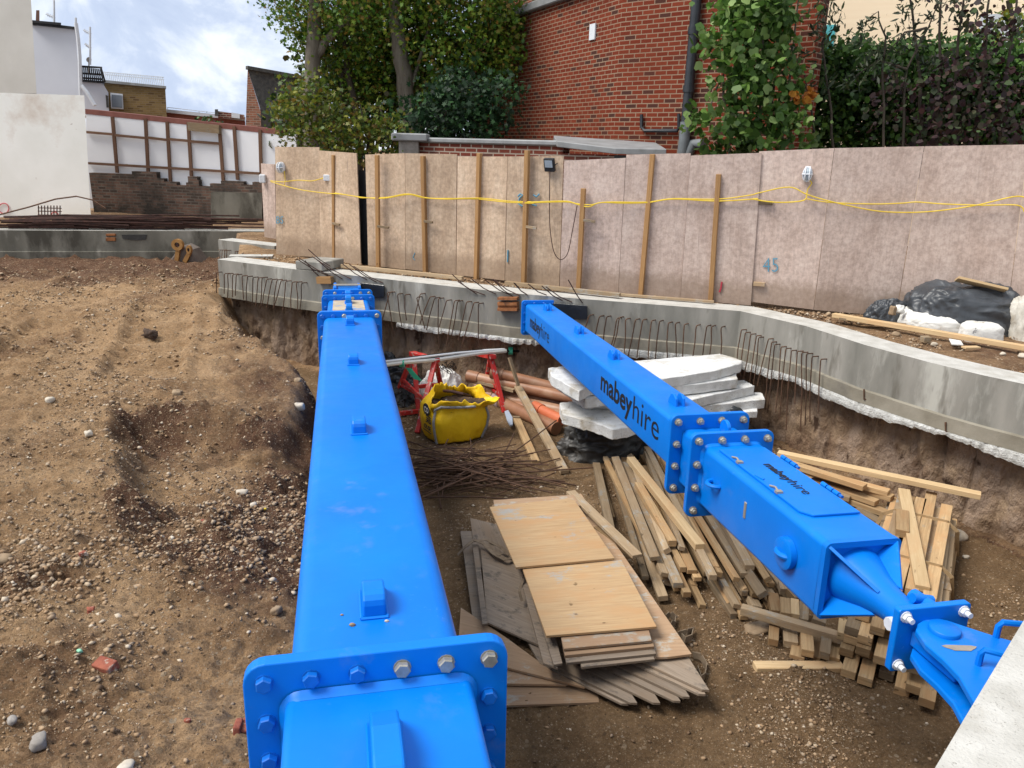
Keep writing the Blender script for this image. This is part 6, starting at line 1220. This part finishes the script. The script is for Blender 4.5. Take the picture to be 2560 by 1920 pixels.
# ---- long boards behind the strut
for i, (x0, y0, x1, y1, z, mt, lb) in enumerate(((150, 45, 1850, 400, ZF+.50, wood_bright, 'longest pale board reaching out towards the pile wall'), (210, 120, 880, 330, ZF+.46, wood_new, 'board with square end behind the lid hinges'), (300, 165, 1080, 375, ZF+.42, wood_new, 'board with pale end lying second behind the strut'),
        (420, 200, 1110, 420, ZF+.38, wood_new, 'board third behind the strut with dark end grain'), (430, 270, 980, 460, ZF+.34, wood_new, 'board fourth behind the strut'), (430, 330, 760, 420, ZF+.32, wood_old, 'short grey board end by the hinge'), (700, 420, 1090, 560, ZF+.28, wood_new, 'board sloping down to the strapped bundle'), (800, 520, 1030, 640, ZF+.24, wood_old, 'grey board end tucked under the strut housing'), (520, 330, 900, 440, ZF+.28, wood_new, 'board lying under the fourth board'))):
    timber(D(*zr(x0, y0), z), D(*zr(x1, y1), z), .10, .05, lb, mt, 'long boards behind the strut')
for k in range(4):
    for j in range(3): a = D(*zr(260+70*k, 190+60*k), ZF+.03+.06*j); b = D(*zr(900+30*k, 400+60*k), ZF+.03+.06*j); timber(a, b, .10, .055, f'board low in the pile behind the strut, {ORDN[j]} layer, {ORDN[k]} out from the wall', wood_old if (k+j) % 2 else wood_new, 'long boards behind the strut')
# ---- loose offcuts by the bundle
zq = zm(1660, 1200, 1659/500)
for i, (x0, y0, x1, y1, dz, mt, w_, lb) in enumerate(((640, 1070, 1540, 1330, .16, wood_old, .075, 'long tan timber lying across the ends of the offcuts'), (750, 1560, 1480, 1560, .03, wood_bright, .085, 'pale straight timber on bare soil with a ragged end'), (915, 1180, 905, 1350, .08, wood_new, .07, 'upright ended offcut under the crossing timber'),
        (1040, 1240, 1050, 1370, .06, wood_old, .10, 'rounded weathered log offcut'), (1180, 1280, 1190, 1440, .10, wood_new, .085, 'squared offcut pointing at the pale straight timber'), (1300, 1270, 1240, 1490, .04, wood_new, .085, 'offcut lying low beside the squared one'), (1130, 1330, 1100, 1490, .03, wood_new, .10, 'flat board offcut on the soil'),
        (1350, 1290, 1330, 1460, .12, wood_old, .07, 'grey faced offcut high in the small heap'), (1410, 1300, 1400, 1500, .06, wood_new, .085, 'wide pale offcut beside the bundle'), (900, 960, 930, 1110, .12, wood_new, .08, 'board end just below the strut edge'), (1000, 1000, 1010, 1130, .15, wood_new, .075, 'block end next to the board below the strut'), (1080, 1010, 1085, 1140, .15, wood_bright, .06, 'bright yellow block end below the strut'),
        (1160, 1030, 1150, 1180, .12, wood_old, .075, 'grey timber end under the strut corner'), (1490, 1180, 1480, 1300, .2, wood_bright, .07, 'pale timber end under the end plate'), (1230, 1160, 1340, 1200, .14, wood_old, .06, 'small dark piece wedged under the strut corner'), (980, 860, 1000, 930, .16, wood_old, .07, 'angled offcut against the fan of timbers'), (1040, 920, 1110, 1000, .16, wood_new, .06, 'short pinkish offcut against the fan'))):
    timber(D(*zq(x0, y0), ZF+dz), D(*zq(x1, y1), ZF+dz-.01), w_, .06, lb, mt, 'loose timber offcuts')
p = D(*zq(800, 1260), ZF); o = stone('earth_lump', st_brown, p.x, p.y, .10, (1.2, .7, .35), .3, 77, .5, ZF); tag(o, 'flat brown cloth scrap on the soil by the offcuts', 'cloth')
# ---- heap of bent reinforcement
c0 = D(1010, 1046, ZF)
for i in range(84):
    a = random.gauss(.16, .5)+(math.pi if random.random() < .5 else 0); l = random.uniform(.6, 1.5); r_ = V((random.gauss(0, .26), random.gauss(0, .22), 0)); z = ZF+.03+abs(random.gauss(0, .11)); d = V((math.cos(a), math.sin(a), 0))
    p0 = c0+r_-d*l*random.uniform(.35, .65); p1 = p0+d*l; p0.z = z+random.uniform(-.03, .08); p1.z = z+random.uniform(-.03, .14); p0.z = max(p0.z, ZF+.02); p1.z = max(p1.z, ZF+.02)
    mid = (p0+p1)/2+V((random.gauss(0, .03), random.gauss(0, .05), random.uniform(0, .05))); pts = [p0, p0.lerp(mid, .6), mid, mid.lerp(p1, .5), p1]
    if i % 4 == 0: pts.append(p1+V((random.gauss(0, .1), random.gauss(0, .1), .04)))
    m = MB(); m.tube(pts, random.choice((.0055, .007, .009)), 6); tag(m.build('bent_rebar', rust, smooth=True), 'rusty bent reinforcement rod in the tangled heap on the pit floor', 'rebar', 'bent rods of the tangled heap')
for x0, y0, x1, y1, za, lb in ((200, 935, 760, 1130, .02, 'long single rod stretching from the strut into the tangled heap'), (1430, 765, 960, 1110, .35, 'rod leaning up steeply out of the heap towards the pipes'), (1080, 870, 990, 1060, .22, 'short pale rod standing up behind the heap'), (1180, 1010, 490, 1280, .20, 'thick pale rod lying across the top of the heap'), (1460, 1080, 1060, 1170, .1, 'rod pointing from the heap to the long plank'), (1420, 1200, 930, 1380, .08, 'hook ended rod along the near side of the heap')):
    a, b = D(*z8b(x0, y0), ZF+za), D(*z8b(x1, y1), ZF+.12); m = MB(); m.tube([a, a.lerp(b, .5)+V((0, 0, -.01)), b], .008, 6); tag(m.build('bent_rebar', rust), lb, 'rebar')
m = MB(); m.tube([D(*z8b(475, 1500), ZF+.03), D(*z8b(435, 1290), ZF+.14), D(*z8b(500, 1275), ZF+.16), D(*z8b(480, 1400), ZF+.08)], .009, 6); tag(m.build('bent_rebar', rust), 'pale u shaped rod at the near end of the heap', 'rebar')
# ---- yellow bulk bag
FA, FB_ = D(*z8b(432, 988), ZFL), D(*z8b(905, 900), ZFL)
ex = FB_-FA; wd = ex.length; ex.normalize(); ey = V((-ex.y, ex.x, 0)); cen = FA+ex*wd*.48+ey*wd*.37; rr = math.atan2(ex.y, ex.x)
bag = thing('bulk_bag', 'yellow builders bulk bag with a slumped open top on the pit floor', 'bulk bag', cen); hb = .54
NU, NV = 96, 30; U = np.linspace(0, 2*np.pi, NU+1)[:-1]; P = np.zeros((NV, NU, 3)); LX = wd*.455; LY = wd*.36
cu, su = np.cos(U), np.sin(U); sq_ = (np.abs(cu)**5+np.abs(su)**5)**(-1/5)
for j in range(NV):
    t = j/(NV-1); e = .92+.13*math.sin(min(1, t*1.15)*math.pi)-.05*max(0, t-.8)*5*0
    fold = fbm(np.stack([cu*2.0, su*2.0, np.full(NU, t*1.8)], -1), 3, 12)*.02+(1-np.abs(fbm(np.stack([cu*4.5, su*4.5, np.full(NU, t*1.2)], -1), 2, 14)))*.018*t+fbm(np.stack([cu*12, su*12, np.full(NU, t*5)], -1), 2, 16)*.006+fbm(np.stack([cu*6, su*6, np.full(NU, t*7)], -1), 3, 18)*.03*float(sst(.68, .95, np.array([t]))[0])
    top = sst(.70, 1, np.full(NU, t)); rim = .03*np.sin(U*3+1)+.06*fbm(np.stack([cu*3.5, su*3.5, 0*cu], -1), 3, 17)
    out = top*(.02+.13*np.maximum(0, cu)*np.maximum(0, -su+.4)+.05*np.maximum(0, -su))-.15*top*np.maximum(0, su)-.07*top*np.maximum(0, -cu)*np.maximum(0, su+.5)
    x = sq_*cu*(LX*e+fold+out); y = sq_*su*(LY*e+fold+out*.8); z = hb*t+top*(rim+.06*np.maximum(0, su)-.03*np.maximum(0, -su)-.04*np.maximum(0, cu))
    P[j, :, 0] = cen.x+x*math.cos(rr)-y*math.sin(rr); P[j, :, 1] = cen.y+x*math.sin(rr)+y*math.cos(rr); P[j, :, 2] = cen.z+z
gridmesh('bag_body', P, yellow_bag, bag, closed_u=True).modifiers.new('thickness', 'SOLIDIFY').thickness = .006
Q = np.zeros((6, NU, 3)); base = P[22]
for j in range(6):
    k = 1-j/5.0*.98; Q[j] = np.array(cen)*(1-k)+base*k; Q[j, :, 2] = base[:, 2].mean()+.03*fbm(np.stack([np.cos(U)*k*3, np.sin(U)*k*3, 0*U+j], -1), 3, 19)+.03*(1-k)
gridmesh('bag_contents', Q, M('bag_rubble', (.035, .022, .014), (.10, .06, .035), 14, .9, .8, 50, .02, c3=(.35, .32, .3), c3sc=9, c3t=(.62, .66)), bag, closed_u=True)
for idx, top_ in ((58, 25), (83, 22)):
    m = MB(); cc_ = np.array((cen.x, cen.y, 0)); bp = []
    for j in range(0, top_): q = P[j, idx]; o_ = q-cc_; o_[2] = 0; o_ /= np.linalg.norm(o_); bp.append(V(q+o_*.012))
    if idx == 58:
        for k in range(1, 7): q = P[top_, idx+k*3]; o_ = q-cc_; o_[2] = 0; o_ /= np.linalg.norm(o_); bp.append(V(q+o_*.016))
    for a, b in zip(bp[:-1], bp[1:]): m.tube([a, b+(b-a)*.15], .016, 6)
    m.build('corner_strap', grey_strap, bag)
lx, ly = V((math.cos(rr), math.sin(rr), 0)), V((-math.sin(rr), math.cos(rr), 0))
face = lambda yl, z, off: cen-lx*(LX*1.02+.03+off)+ly*yl+V((0, 0, z))
m = MB(); m.loft([[face(-.06+.085*math.cos(a), .40+.075*math.sin(a), .004*k) for a in [i*math.pi/12 for i in range(24)]] for k in (0, 1)]); m.build('round_emblem', navy, bag)
text('lettering', 'CO', bag, M('white_print', (.75, .75, .72), None, rough=.6, bump=0), face(-.01, .365, .006), -ly, (0, 0, 1), .115, .07, .002, .02)
text('lettering', 'ERS', bag, navy, face(-.02, .245, .001), -ly, (0, 0, 1), .17, .065, .002, .02); text('lettering', 'OUSE', bag, navy, face(.0, .16, .001), -ly, (0, 0, 1), .18, .055, .002, .02)
for z_ in (.325, .135):
    m = MB(); m.bar(face(.02, z_, .0), face(-.19, z_, .0), .004, .009); m.build('printed_line', navy, bag)
# grey hose and rag in the bag mouth
m = MB(); c = cen+V((0, 0, hb)); m.tube([c+V((-.12, .05, .0)), c+V((-.02, -.12, .05)), c+V((.12, -.14, .03)), c+V((.2, -.05, -.02))], .018, 8); tag(m.build('hose_end', black_cable, smooth=True), 'dark coiled hose end lying in the bag mouth', 'hose')
# ---- red trestles with a wrapped bundle of rods across them
def trestle(name_lb, tA, tB, fA1, fA2, fB1, fB2, h):
    def up(p, pix):  # the point above floor spot p that lies under a pixel
        return DY(*z8b(*pix), p.y)
    a1, a2, b1, b2 = (D(*z8b(*f), ZFL) for f in (fA1, fA2, fB1, fB2)); ta = up((a1+a2)/2, tA); tb = up((b1+b2)/2, tB)
    t = thing('trestle', name_lb, 'trestle', V(((a1.x+b2.x)/2, (a1.y+b2.y)/2, ZF)))
    for top, f1, f2 in ((ta, a1, a2), (tb, b1, b2)):
        for f in (f1, f2): MB().bar(f, top, .060, .048).build('leg', red_steel, t, bev=.004)
    MB().bar(ta+(ta-tb)*.08, tb+(tb-ta)*.08, .09, .06).build('top_rail', red_steel, t, bev=.004)
    for f1, f2, T, S in ((a1, b1, ta, tb), (a2, b2, ta, tb)): MB().bar(f1.lerp(T, .42), f2.lerp(S, .42), .03, .05).build('brace', red_steel, t, bev=.003)
    for f1, f2, T in ((a1, a2, ta), (b1, b2, tb)): MB().bar(f1.lerp(T, .3), f2.lerp(T, .3), .03, .04).build('brace', red_steel, t, bev=.003)
    return ta, tb
t1 = trestle('bright red folding trestle beside the yellow bag', (425, 265), (245, 215), (275, 870), (500, 600), (95, 575), (285, 690), .7)
t2 = trestle('worn paint spattered red trestle in front of the brown pipes', (885, 235), (650, 185), (830, 560), (1000, 700), (575, 430), (690, 420), .7)
m = MB(); m.bar(D(*z8b(130, 710), ZFL+.03), D(*z8b(280, 690), ZFL+.03), .05, .05); tag(m.build('steel_bar', red_steel), 'loose red steel bar lying on the soil under the trestle', 'bar')
def bundle(pts, r, mat, name, par): m = MB(); m.tube(pts, r, 8); return m.build(name, mat, par, smooth=True)
cb_ = thing('conduit_bundle', 'bundle of long rods in white plastic wrap lying across the trestles', 'bundle', t1[0])
Yc = lambda x: t1[0].y+(t2[0].y-t1[0].y)*(x-425)/(885-425)
for pts, r_, mt, nm in (([(-120, 320), (0, 305), (150, 285), (420, 262), (600, 235), (800, 205), (1010, 190)], .030, M('milky_wrap', (.62, .62, .56), (.74, .73, .68), 6, .4, .2, 30, .004, .5), 'wrapped_rods'), ([(-120, 300), (0, 278), (200, 255), (420, 228), (620, 205), (800, 190), (1000, 180)], .020, M('white_rod', (.70, .71, .72), None, rough=.4, bump=0), 'rod'), ([(-120, 312), (0, 290), (200, 262), (420, 240), (620, 214), (800, 196), (1130, 192)], .016, black_paint, 'rod'), ([(-120, 290), (0, 270), (200, 246), (420, 220), (620, 198), (800, 184), (1080, 188)], .012, black_paint, 'rod')):
    bundle([DY(*z8b(x, y), Yc(x)-.02) for x, y in pts], r_, mt, nm, cb_)
grn = M('green_tape', (.03, .34, .20), (.06, .44, .28), 9, .4, .2, 30, .004, .5)
for x, y in ((1050, 190), (150, 288)): c = DY(*z8b(x, y), Yc(x)); m = MB(); m.tube([c+V((-.03, 0, 0)), c+V((.03, 0, 0))], .055, 10); m.build('tape_wrap', grn, cb_)
m = MB(); P4 = [DY(*z8b(x, y), Yc(200)-.05) for x, y in ((180, 330), (225, 335), (318, 442), (250, 425))]; m.prism(P4, (0, .006, 0)); m.build('tape_tail', grn, cb_)
# ---- brown drainage pipes
GPp = 'brown drainage pipes piled together'
for i, (x0, y0, x1, y1, z, r_, mt, lb) in enumerate((
    (930, 350, 1540, 500, .30, .075, terracotta, 'topmost brown pipe nearest the pile wall'), (735, 380, 1580, 585, .26, .075, terracotta, 'brown pipe with a white dusted socket end'), (890, 425, 1575, 560, .20, .075, terracotta, 'brown pipe third from the pile wall'), (800, 470, 1560, 620, .15, .075, terracotta, 'brown pipe in the middle of the pile'),
    (860, 535, 1500, 690, .12, .075, terracotta, 'brown pipe behind the leaning plank foot'), (820, 560, 1480, 730, .08, .075, terracotta, 'low brown pipe under the middle of the pile'), (925, 595, 1430, 835, .085, .085, terracotta, 'nearest brown pipe with a pale socket by the trestle leg'), (1250, 655, 1480, 765, .17, .07, orange_pipe, 'short bright orange pipe on the near side of the brown pipes'))):
    a, b = pit(*z8b(x0, y0), ZF+z, .12), pit(*z8b(x1, y1), ZF+z, .12); d = (b-a).normalized(); m = MB(); m.tube([a, b], r_, 18); o = m.build('drain_pipe', mt, smooth=True); tag(o, lb, 'pipe', GPp)
    m = MB(); m.tube([a-d*.01, a+d*.16], r_*1.14, 18); m.build('socket', mt if i != 6 else M('dusty_lilac_socket', (.36, .27, .27)), o, smooth=True)
def plank3(p0, z0_, p1, z1_, w, h, lb, mat=wood_old):
    m = MB(); m.bar(D(*z8b(*p0), z0_), D(*z8b(*p1), z1_), w, h); return tag(m.build('timber_plank', mat, bev=.003), lb, 'plank')
plank3((1110, 490), ZF+.33, (1500, 1195), ZF+.03, .10, .045, 'long dusty plank leaning on the brown pipes'); plank3((1040, 245), ZF+.75, (1115, 480), ZF+.40, .05, .03, 'thin batten leaning against the pile wall above the pipes')
plank3((1095, 745), ZF+.10, (1260, 1115), ZF+.06, .09, .045, 'short plank lying between the bag and the long plank', wood_new)
m = MB(); m.bar(D(*z8b(1070, 742), ZF+.12), D(*z8b(1125, 745), ZF+.12), .05, .03); tag(m.build('timber_block', wood_old), 'small block across the top of the short plank', 'block')
m = MB(); pts = [D(*z8b(x, y), ZF+.1) for x, y in ((1000, 690), (1030, 680), (1065, 740), (1068, 800), (1045, 805), (1020, 760))]; m.slab(pts, .02); tag(m.build('plastic_scrap', M('pale_blue_plastic', (.30, .36, .46), (.4, .45, .52), 9, .4)), 'pale blue plastic scrap at the foot of the trestle', 'plastic')
m = MB(); cpt = D(*z8b(720, 450), ZF+.25)
m.bar(D(*z8b(700, 425), ZF+.3), D(*z8b(1080, 520), ZF+.28), .06, .04)
tag(m.build('timber_plank', wood_old), 'grey batten lying behind the worn trestle', 'plank')
# ---- expanded polystyrene slabs
GE = 'white polystyrene slabs stacked under the lettered strut'
def eps(pix, z, lb, t=.115):
    pts = [D(*z7(x, y), z+EZ) for x, y in pix]; Q = []
    for a, b in zip(pts, pts[1:]+pts[:1]):
        for k in range(8): p = a.lerp(b, k/8); Q.append(p+V((random.uniform(-.006, .006), random.uniform(-.006, .006), random.uniform(-.003, .003))))
    A = sum(Q[i].x*Q[(i+1) % len(Q)].y-Q[(i+1) % len(Q)].x*Q[i].y for i in range(len(Q)))
    if A < 0: Q = Q[::-1]
    return tag(MB().slab(Q, t).build('polystyrene_slab', poly_white, bev=.006, seg=1), lb, 'insulation slab', GE)
EZ = .30
eps([(1300, 905), (1640, 900), (1645, 925), (1320, 945)], -1.52, 'dirty slab at the very bottom of the stack', .08)
eps([(398, 872), (520, 858), (1000, 800), (1668, 808), (1692, 848), (1330, 890), (1180, 900), (840, 1025), (738, 1042), (600, 990), (420, 945)], -1.42, 'lowest big white slab sticking out over the black plastic')
eps([(480, 805), (640, 790), (1560, 728), (1625, 765), (1240, 850), (640, 850), (560, 852)], -1.30, 'second white slab with a chipped speckled edge')
eps([(365, 715), (800, 690), (1500, 668), (1522, 722), (1130, 772), (560, 845)], -1.17, 'third white slab reaching out on both sides of the strut')
eps([(328, 655), (430, 640), (900, 605), (1410, 563), (1548, 605), (1540, 625), (1385, 668), (1050, 722), (590, 765), (522, 802), (350, 702)], -1.05, 'topmost white slab with a curved broken end')
# ---- plastic sheets and sacks
def lump(name, c, rx, ry, rz, mat, lb, cat, sd=0, rot=0, amp=.16, fr=2.2, ridge=.5, parent=None, flat=1.0, box=0):
    u = np.linspace(0, 2*np.pi, 161)[:-1]; p = np.linspace(-.25, np.pi/2-.001, 70); uu, pp = np.meshgrid(u, p)
    d = np.stack([np.cos(pp)*np.cos(uu), np.cos(pp)*np.sin(uu), np.sin(pp)], -1); f = d.reshape(-1, 3)
    if box: f = np.sign(f)*np.abs(f)**(1-box); d = f.reshape(d.shape)
    n1 = fbm(f*fr+sd*3.7, 4, sd); wp = np.stack([fbm(f*1.7+sd+11*k, 2, sd+40+k) for k in range(3)], -1)*.35; n2 = 1-np.abs(fbm((f+wp)*np.array([fr*1.5, fr*1.5, fr*.5])+sd*1.9, 2, sd+9))*2.0; n3 = 1-np.abs(fbm((f+wp)*np.array([fr*3.4, fr*3.4, fr*1.4])+sd, 2, sd+19))*1.8
    r = (1+amp*n1+amp*ridge*n2+amp*ridge*.45*n3).reshape(uu.shape); q = d*r[..., None]*np.array([rx, ry, rz]); cc, ss = math.cos(rot), math.sin(rot)
    q[..., 2] = np.sign(q[..., 2])*np.abs(q[..., 2])**flat if flat != 1 else q[..., 2]
    q = np.stack([q[..., 0]*cc-q[..., 1]*ss, q[..., 0]*ss+q[..., 1]*cc, q[..., 2]], -1)+np.array(c)
    o = gridmesh(name, q, mat, parent, closed_u=True, org=None if parent is not None else c)
    return tag(o, lb, cat) if lb else o
c = D(*z7(650, 1190), ZF); lump('plastic_sheet', (c.x+.15, c.y+.05, ZF+.02), .62, .36, .44, dusty_film, 'crumpled dusty black plastic sheet under the white slabs', 'plastic sheet', 3, .1, .14)
c = D(*z7(1500, 870), -1.1); lump('plastic_sheet', (c.x-.15, c.y+.1, ZF), .55, .4, .50, black_film, 'black plastic bunched in the corner behind the flanges', 'plastic sheet', 5, .4)
for i, (x, y, rx, ry, rz, mt, lb) in enumerate(((890, 820, .42, .3, .48, black_film, 'tall crumpled black plastic against the pile wall by the large strut'), (830, 950, .45, .3, .36, grey_film, 'grey black plastic sheet spilling beside the strut flange'), (1000, 880, .45, .3, .26, black_film, 'black plastic behind the bright red trestle'), (900, 1060, .35, .22, .2, dusty_film, 'dusty plastic bundle on the ground by the trestle foot'), (1050, 1020, .3, .2, .18, dusty_film, 'low black plastic scrap between the two trestles'))):
    c = pit(*z6(x, y), ZF+.1, .3); lump('plastic_sheet', (c.x, c.y, ZF-.02), rx, ry, rz, mt, lb, 'plastic sheet', 11+i, i*.7, .2, 2.6)
sk_ = thing('rubble_sack', 'white printed sack of stone slumped behind the trestles', 'sack', V((*onpath(*z8b(590, 330), BF2, .42).xy, ZF))); c = ORG[sk_.name]
lump('sack_body', (c.x, c.y+.1, c.z), .34, .24, .46, white_sack, None, None, 31, .3, .12, 1.8, parent=sk_)
for s, x0, y0, x1, y1 in (('RAT', 470, 355, 545, 315), ('UNIFOR', 520, 372, 600, 300), ('0177', 545, 390, 615, 325)):
    a, b = DY(*z8b(x0, y0), c.y-.16), DY(*z8b(x1, y1), c.y-.16); e = b-a; text('lettering', s, sk_, black_paint, a, e, V((-e.z, 0, e.x)), e.length, .075, .004, .01)
# ---- the sheeted heap on the bank
zh = zm(2180, 640, 2212/380)
def HZ(x, y, z): return D(*zh(x, y), z)
base = HZ(1250, 1120, ZB); Yh = base.y+.35
heap = thing('covered_heap', 'heap of white sacks covered by dark grey plastic sheet on the bank', 'covered heap', V((base.x, Yh, ZB)))
cx0, cx1 = DY(*zh(560, 900), Yh).x, DY(*zh(2100, 900), Yh).x; ztop = DY(*zh(1000, 400), Yh).z
lump('cover_sheet', ((cx0+cx1)/2+.05, Yh+.15, ZB+.07), (cx1-cx0)*.47, .47, (ztop-ZB-.07)*.93, grey_film, None, None, 42, -.22, .075, 1.7, .8, heap, box=.38)
lump('white_underlay', ((cx0+cx1)/2-.14, Yh+.15, ZB-.02), (cx1-cx0)*.40, .47, (ztop-ZB)*.44, white_sack, None, None, 45, -.22, .03, 1.6, .6, heap, box=.45)
cs = HZ(1620, 1180, ZB+.02); sk2 = thing('cement_sack', 'white cement sack at the foot of the covered heap', 'sack', cs)
a, b = DY(*zh(1330, 1150), cs.y), DY(*zh(1910, 1190), cs.y); lump('sack_body', ((a.x+b.x)/2, cs.y+.05, ZB), (b.x-a.x)*.47, .13, .17, white_sack, None, None, 52, -.1, .04, 1.6, .4, sk2, box=.55)
a, b = DY(*zh(1490, 1140), cs.y-.16), DY(*zh(1545, 1060), cs.y-.16); e = b-a; text('lettering', 'MENT', sk2, navy, a, e, V((-e.z, 0, e.x)), e.length, .03, .003, .0)
c = HZ(2200, 1180, ZB); lump('hessian_sack', (c.x+.08, c.y+.1, ZB), .17, .2, DY(*zh(2150, 650), c.y).z-ZB, M('dirty_white_hessian', (.45, .42, .36), (.62, .59, .53), 7, .85, .5, 30, .01, c3=(.30, .24, .17), c3sc=4, c3t=(.55, .7)), 'dirty off white sack standing at the end of the covered heap', 'sack', 61, .2, .08, 1.7, .8, box=.45)
c = HZ(260, 930, ZB); lump('plastic_sheet', (c.x, c.y+.1, ZB-.03), .26, .16, .26, grey_film, 'dark plastic covered mound at the lower end of the heap', 'plastic sheet', 65, .1, .12)
p = HZ(310, 760, ZB+.2); o = stone('brick', st_brown, p.x, p.y, .04, (.7, 1, 1.2), .6, 7, .3, p.z-.05); tag(o, 'brown brick standing on the plastic mound', 'brick')
p = HZ(420, 740, ZB+.2); o = stone('rag', white_sack, p.x, p.y, .045, (1, .8, 1), .2, 8, .3, p.z-.05, .5); tag(o, 'crumpled pale rag beside the brick', 'rag')
m = MB(); a, b = DY(*zh(1230, 330), Yh-.02), DY(*zh(1950, 500), Yh-.20); m.bar(a, b, .17, .03, roll=-.35); tag(m.build('timber_plank', wood_bright, bev=.003), 'pale plank weighing down the top of the covered heap', 'plank')
m = MB(); m.bar(HZ(-560, 860, ZB+.05), HZ(2600, 1400, ZB+.05), .09, .05); tag(m.build('timber_plank', wood_bright, bev=.003), 'long yellow plank in front of the covered heap', 'plank')
m = MB(); m.bar(HZ(-480, 905, ZB+.03), HZ(500, 1010, ZB+.03), .10, .03); tag(m.build('timber_plank', wood_old, bev=.003), 'short plank beneath the end of the long yellow plank', 'plank')
for x, y, l, mt, lb in ((780, 1210, .09, wood_old, 'small square block under the long yellow plank'), (1440, 1330, .18, wood_bright, 'flat orange wood scrap below the long yellow plank')):
    c = HZ(x, y, ZB+.02); m = MB(); m.box(c, (l, .07, .06 if l < .1 else .02), .2); tag(m.build('timber_block', mt, bev=.003), lb, 'block')
m = MB(); pts = [HZ(x, y, ZB+.03) for x, y in ((1120, 1200), (1290, 1230), (1330, 1290), (1160, 1280))]; m.slab(pts, .01); tag(m.build('plastic_scrap', white_sack), 'folded white plastic scrap under the long yellow plank', 'plastic')
for i, (x, y, s, mt, lb) in enumerate(((910, 1270, .035, st_cream, 'white stone chip by the beam edge under the plank'), (1910, 1410, .03, st_cream, 'pale pebble on the bank beyond the plank'), (350, 1130, .045, st_brown, 'brown clod on the bank just under the plank end'), (2190, 1440, .04, st_cream, 'cream stone at the picture edge on the bank'))):
    p = HZ(x, y, ZB); tag(stone('stone', mt, p.x, p.y, s, sd=90+i, z=ZB-.02), lb, 'stone')
# soil banked against the hoarding foot and rubble on the ledge
xs = []; n = 1800
for k in range(n):
    i = random.randrange(0, len(HB)-1); q = HB[i].lerp(HB[i+1], random.random()); xs.append((q.x-random.random()*.35, q.y-.06-random.random()**1.4*.55, ZB-.03+random.random()*.03))
xs = np.array(xs); dk = seg_dist(xs[:, 0], xs[:, 1], BF2) > .38
ok = ~inside(xs[:, 0], xs[:, 1], POLY) & dk; xs = xs[ok]; tag(pebbles('rubble', xs, .008+.03*rng.random(len(xs))**3, peb_m), kind='stuff')
n = 9000; xs = np.stack([rng.uniform(2.2, 6.5, n), rng.uniform(6.0, 10.5, n), np.full(n, ZB-.02)], -1); x2 = np.stack([rng.uniform(-6.2, -1.5, n//3), rng.uniform(11.2, 15.5, n//3), np.full(n//3, ZB-.02)], -1); xs = np.concatenate([xs, x2])
ok = ~inside(xs[:, 0], xs[:, 1], POLY) & (seg_dist(xs[:, 0], xs[:, 1], BF2+[SBp[0]]) > .42) & (rng.random(len(xs)) < np.clip(.4+fbm(xs*1.7, 3, 5), .05, 1)); xs = xs[ok]; tag(pebbles('rubble', xs, .006+.022*rng.random(len(xs))**4, peb_m), kind='stuff')
# white rubble sticking out of the pile wall foot and floor scraps
for i, (x, y, s, mt, lb) in enumerate(((2395, 1348, .09, st_cream, 'pale concrete lump at the foot of the pile wall'), (2000/1, 1455, .0, st_cream, ''), (2415, 1395, .03, st_cream, 'white scrap on the soil past the timber bundle'))):
    if not lb: continue
    p = D(x/K, y/K, ZF); tag(stone('stone', mt, p.x, p.y, s, sd=120+i, z=ZF), lb, 'stone')
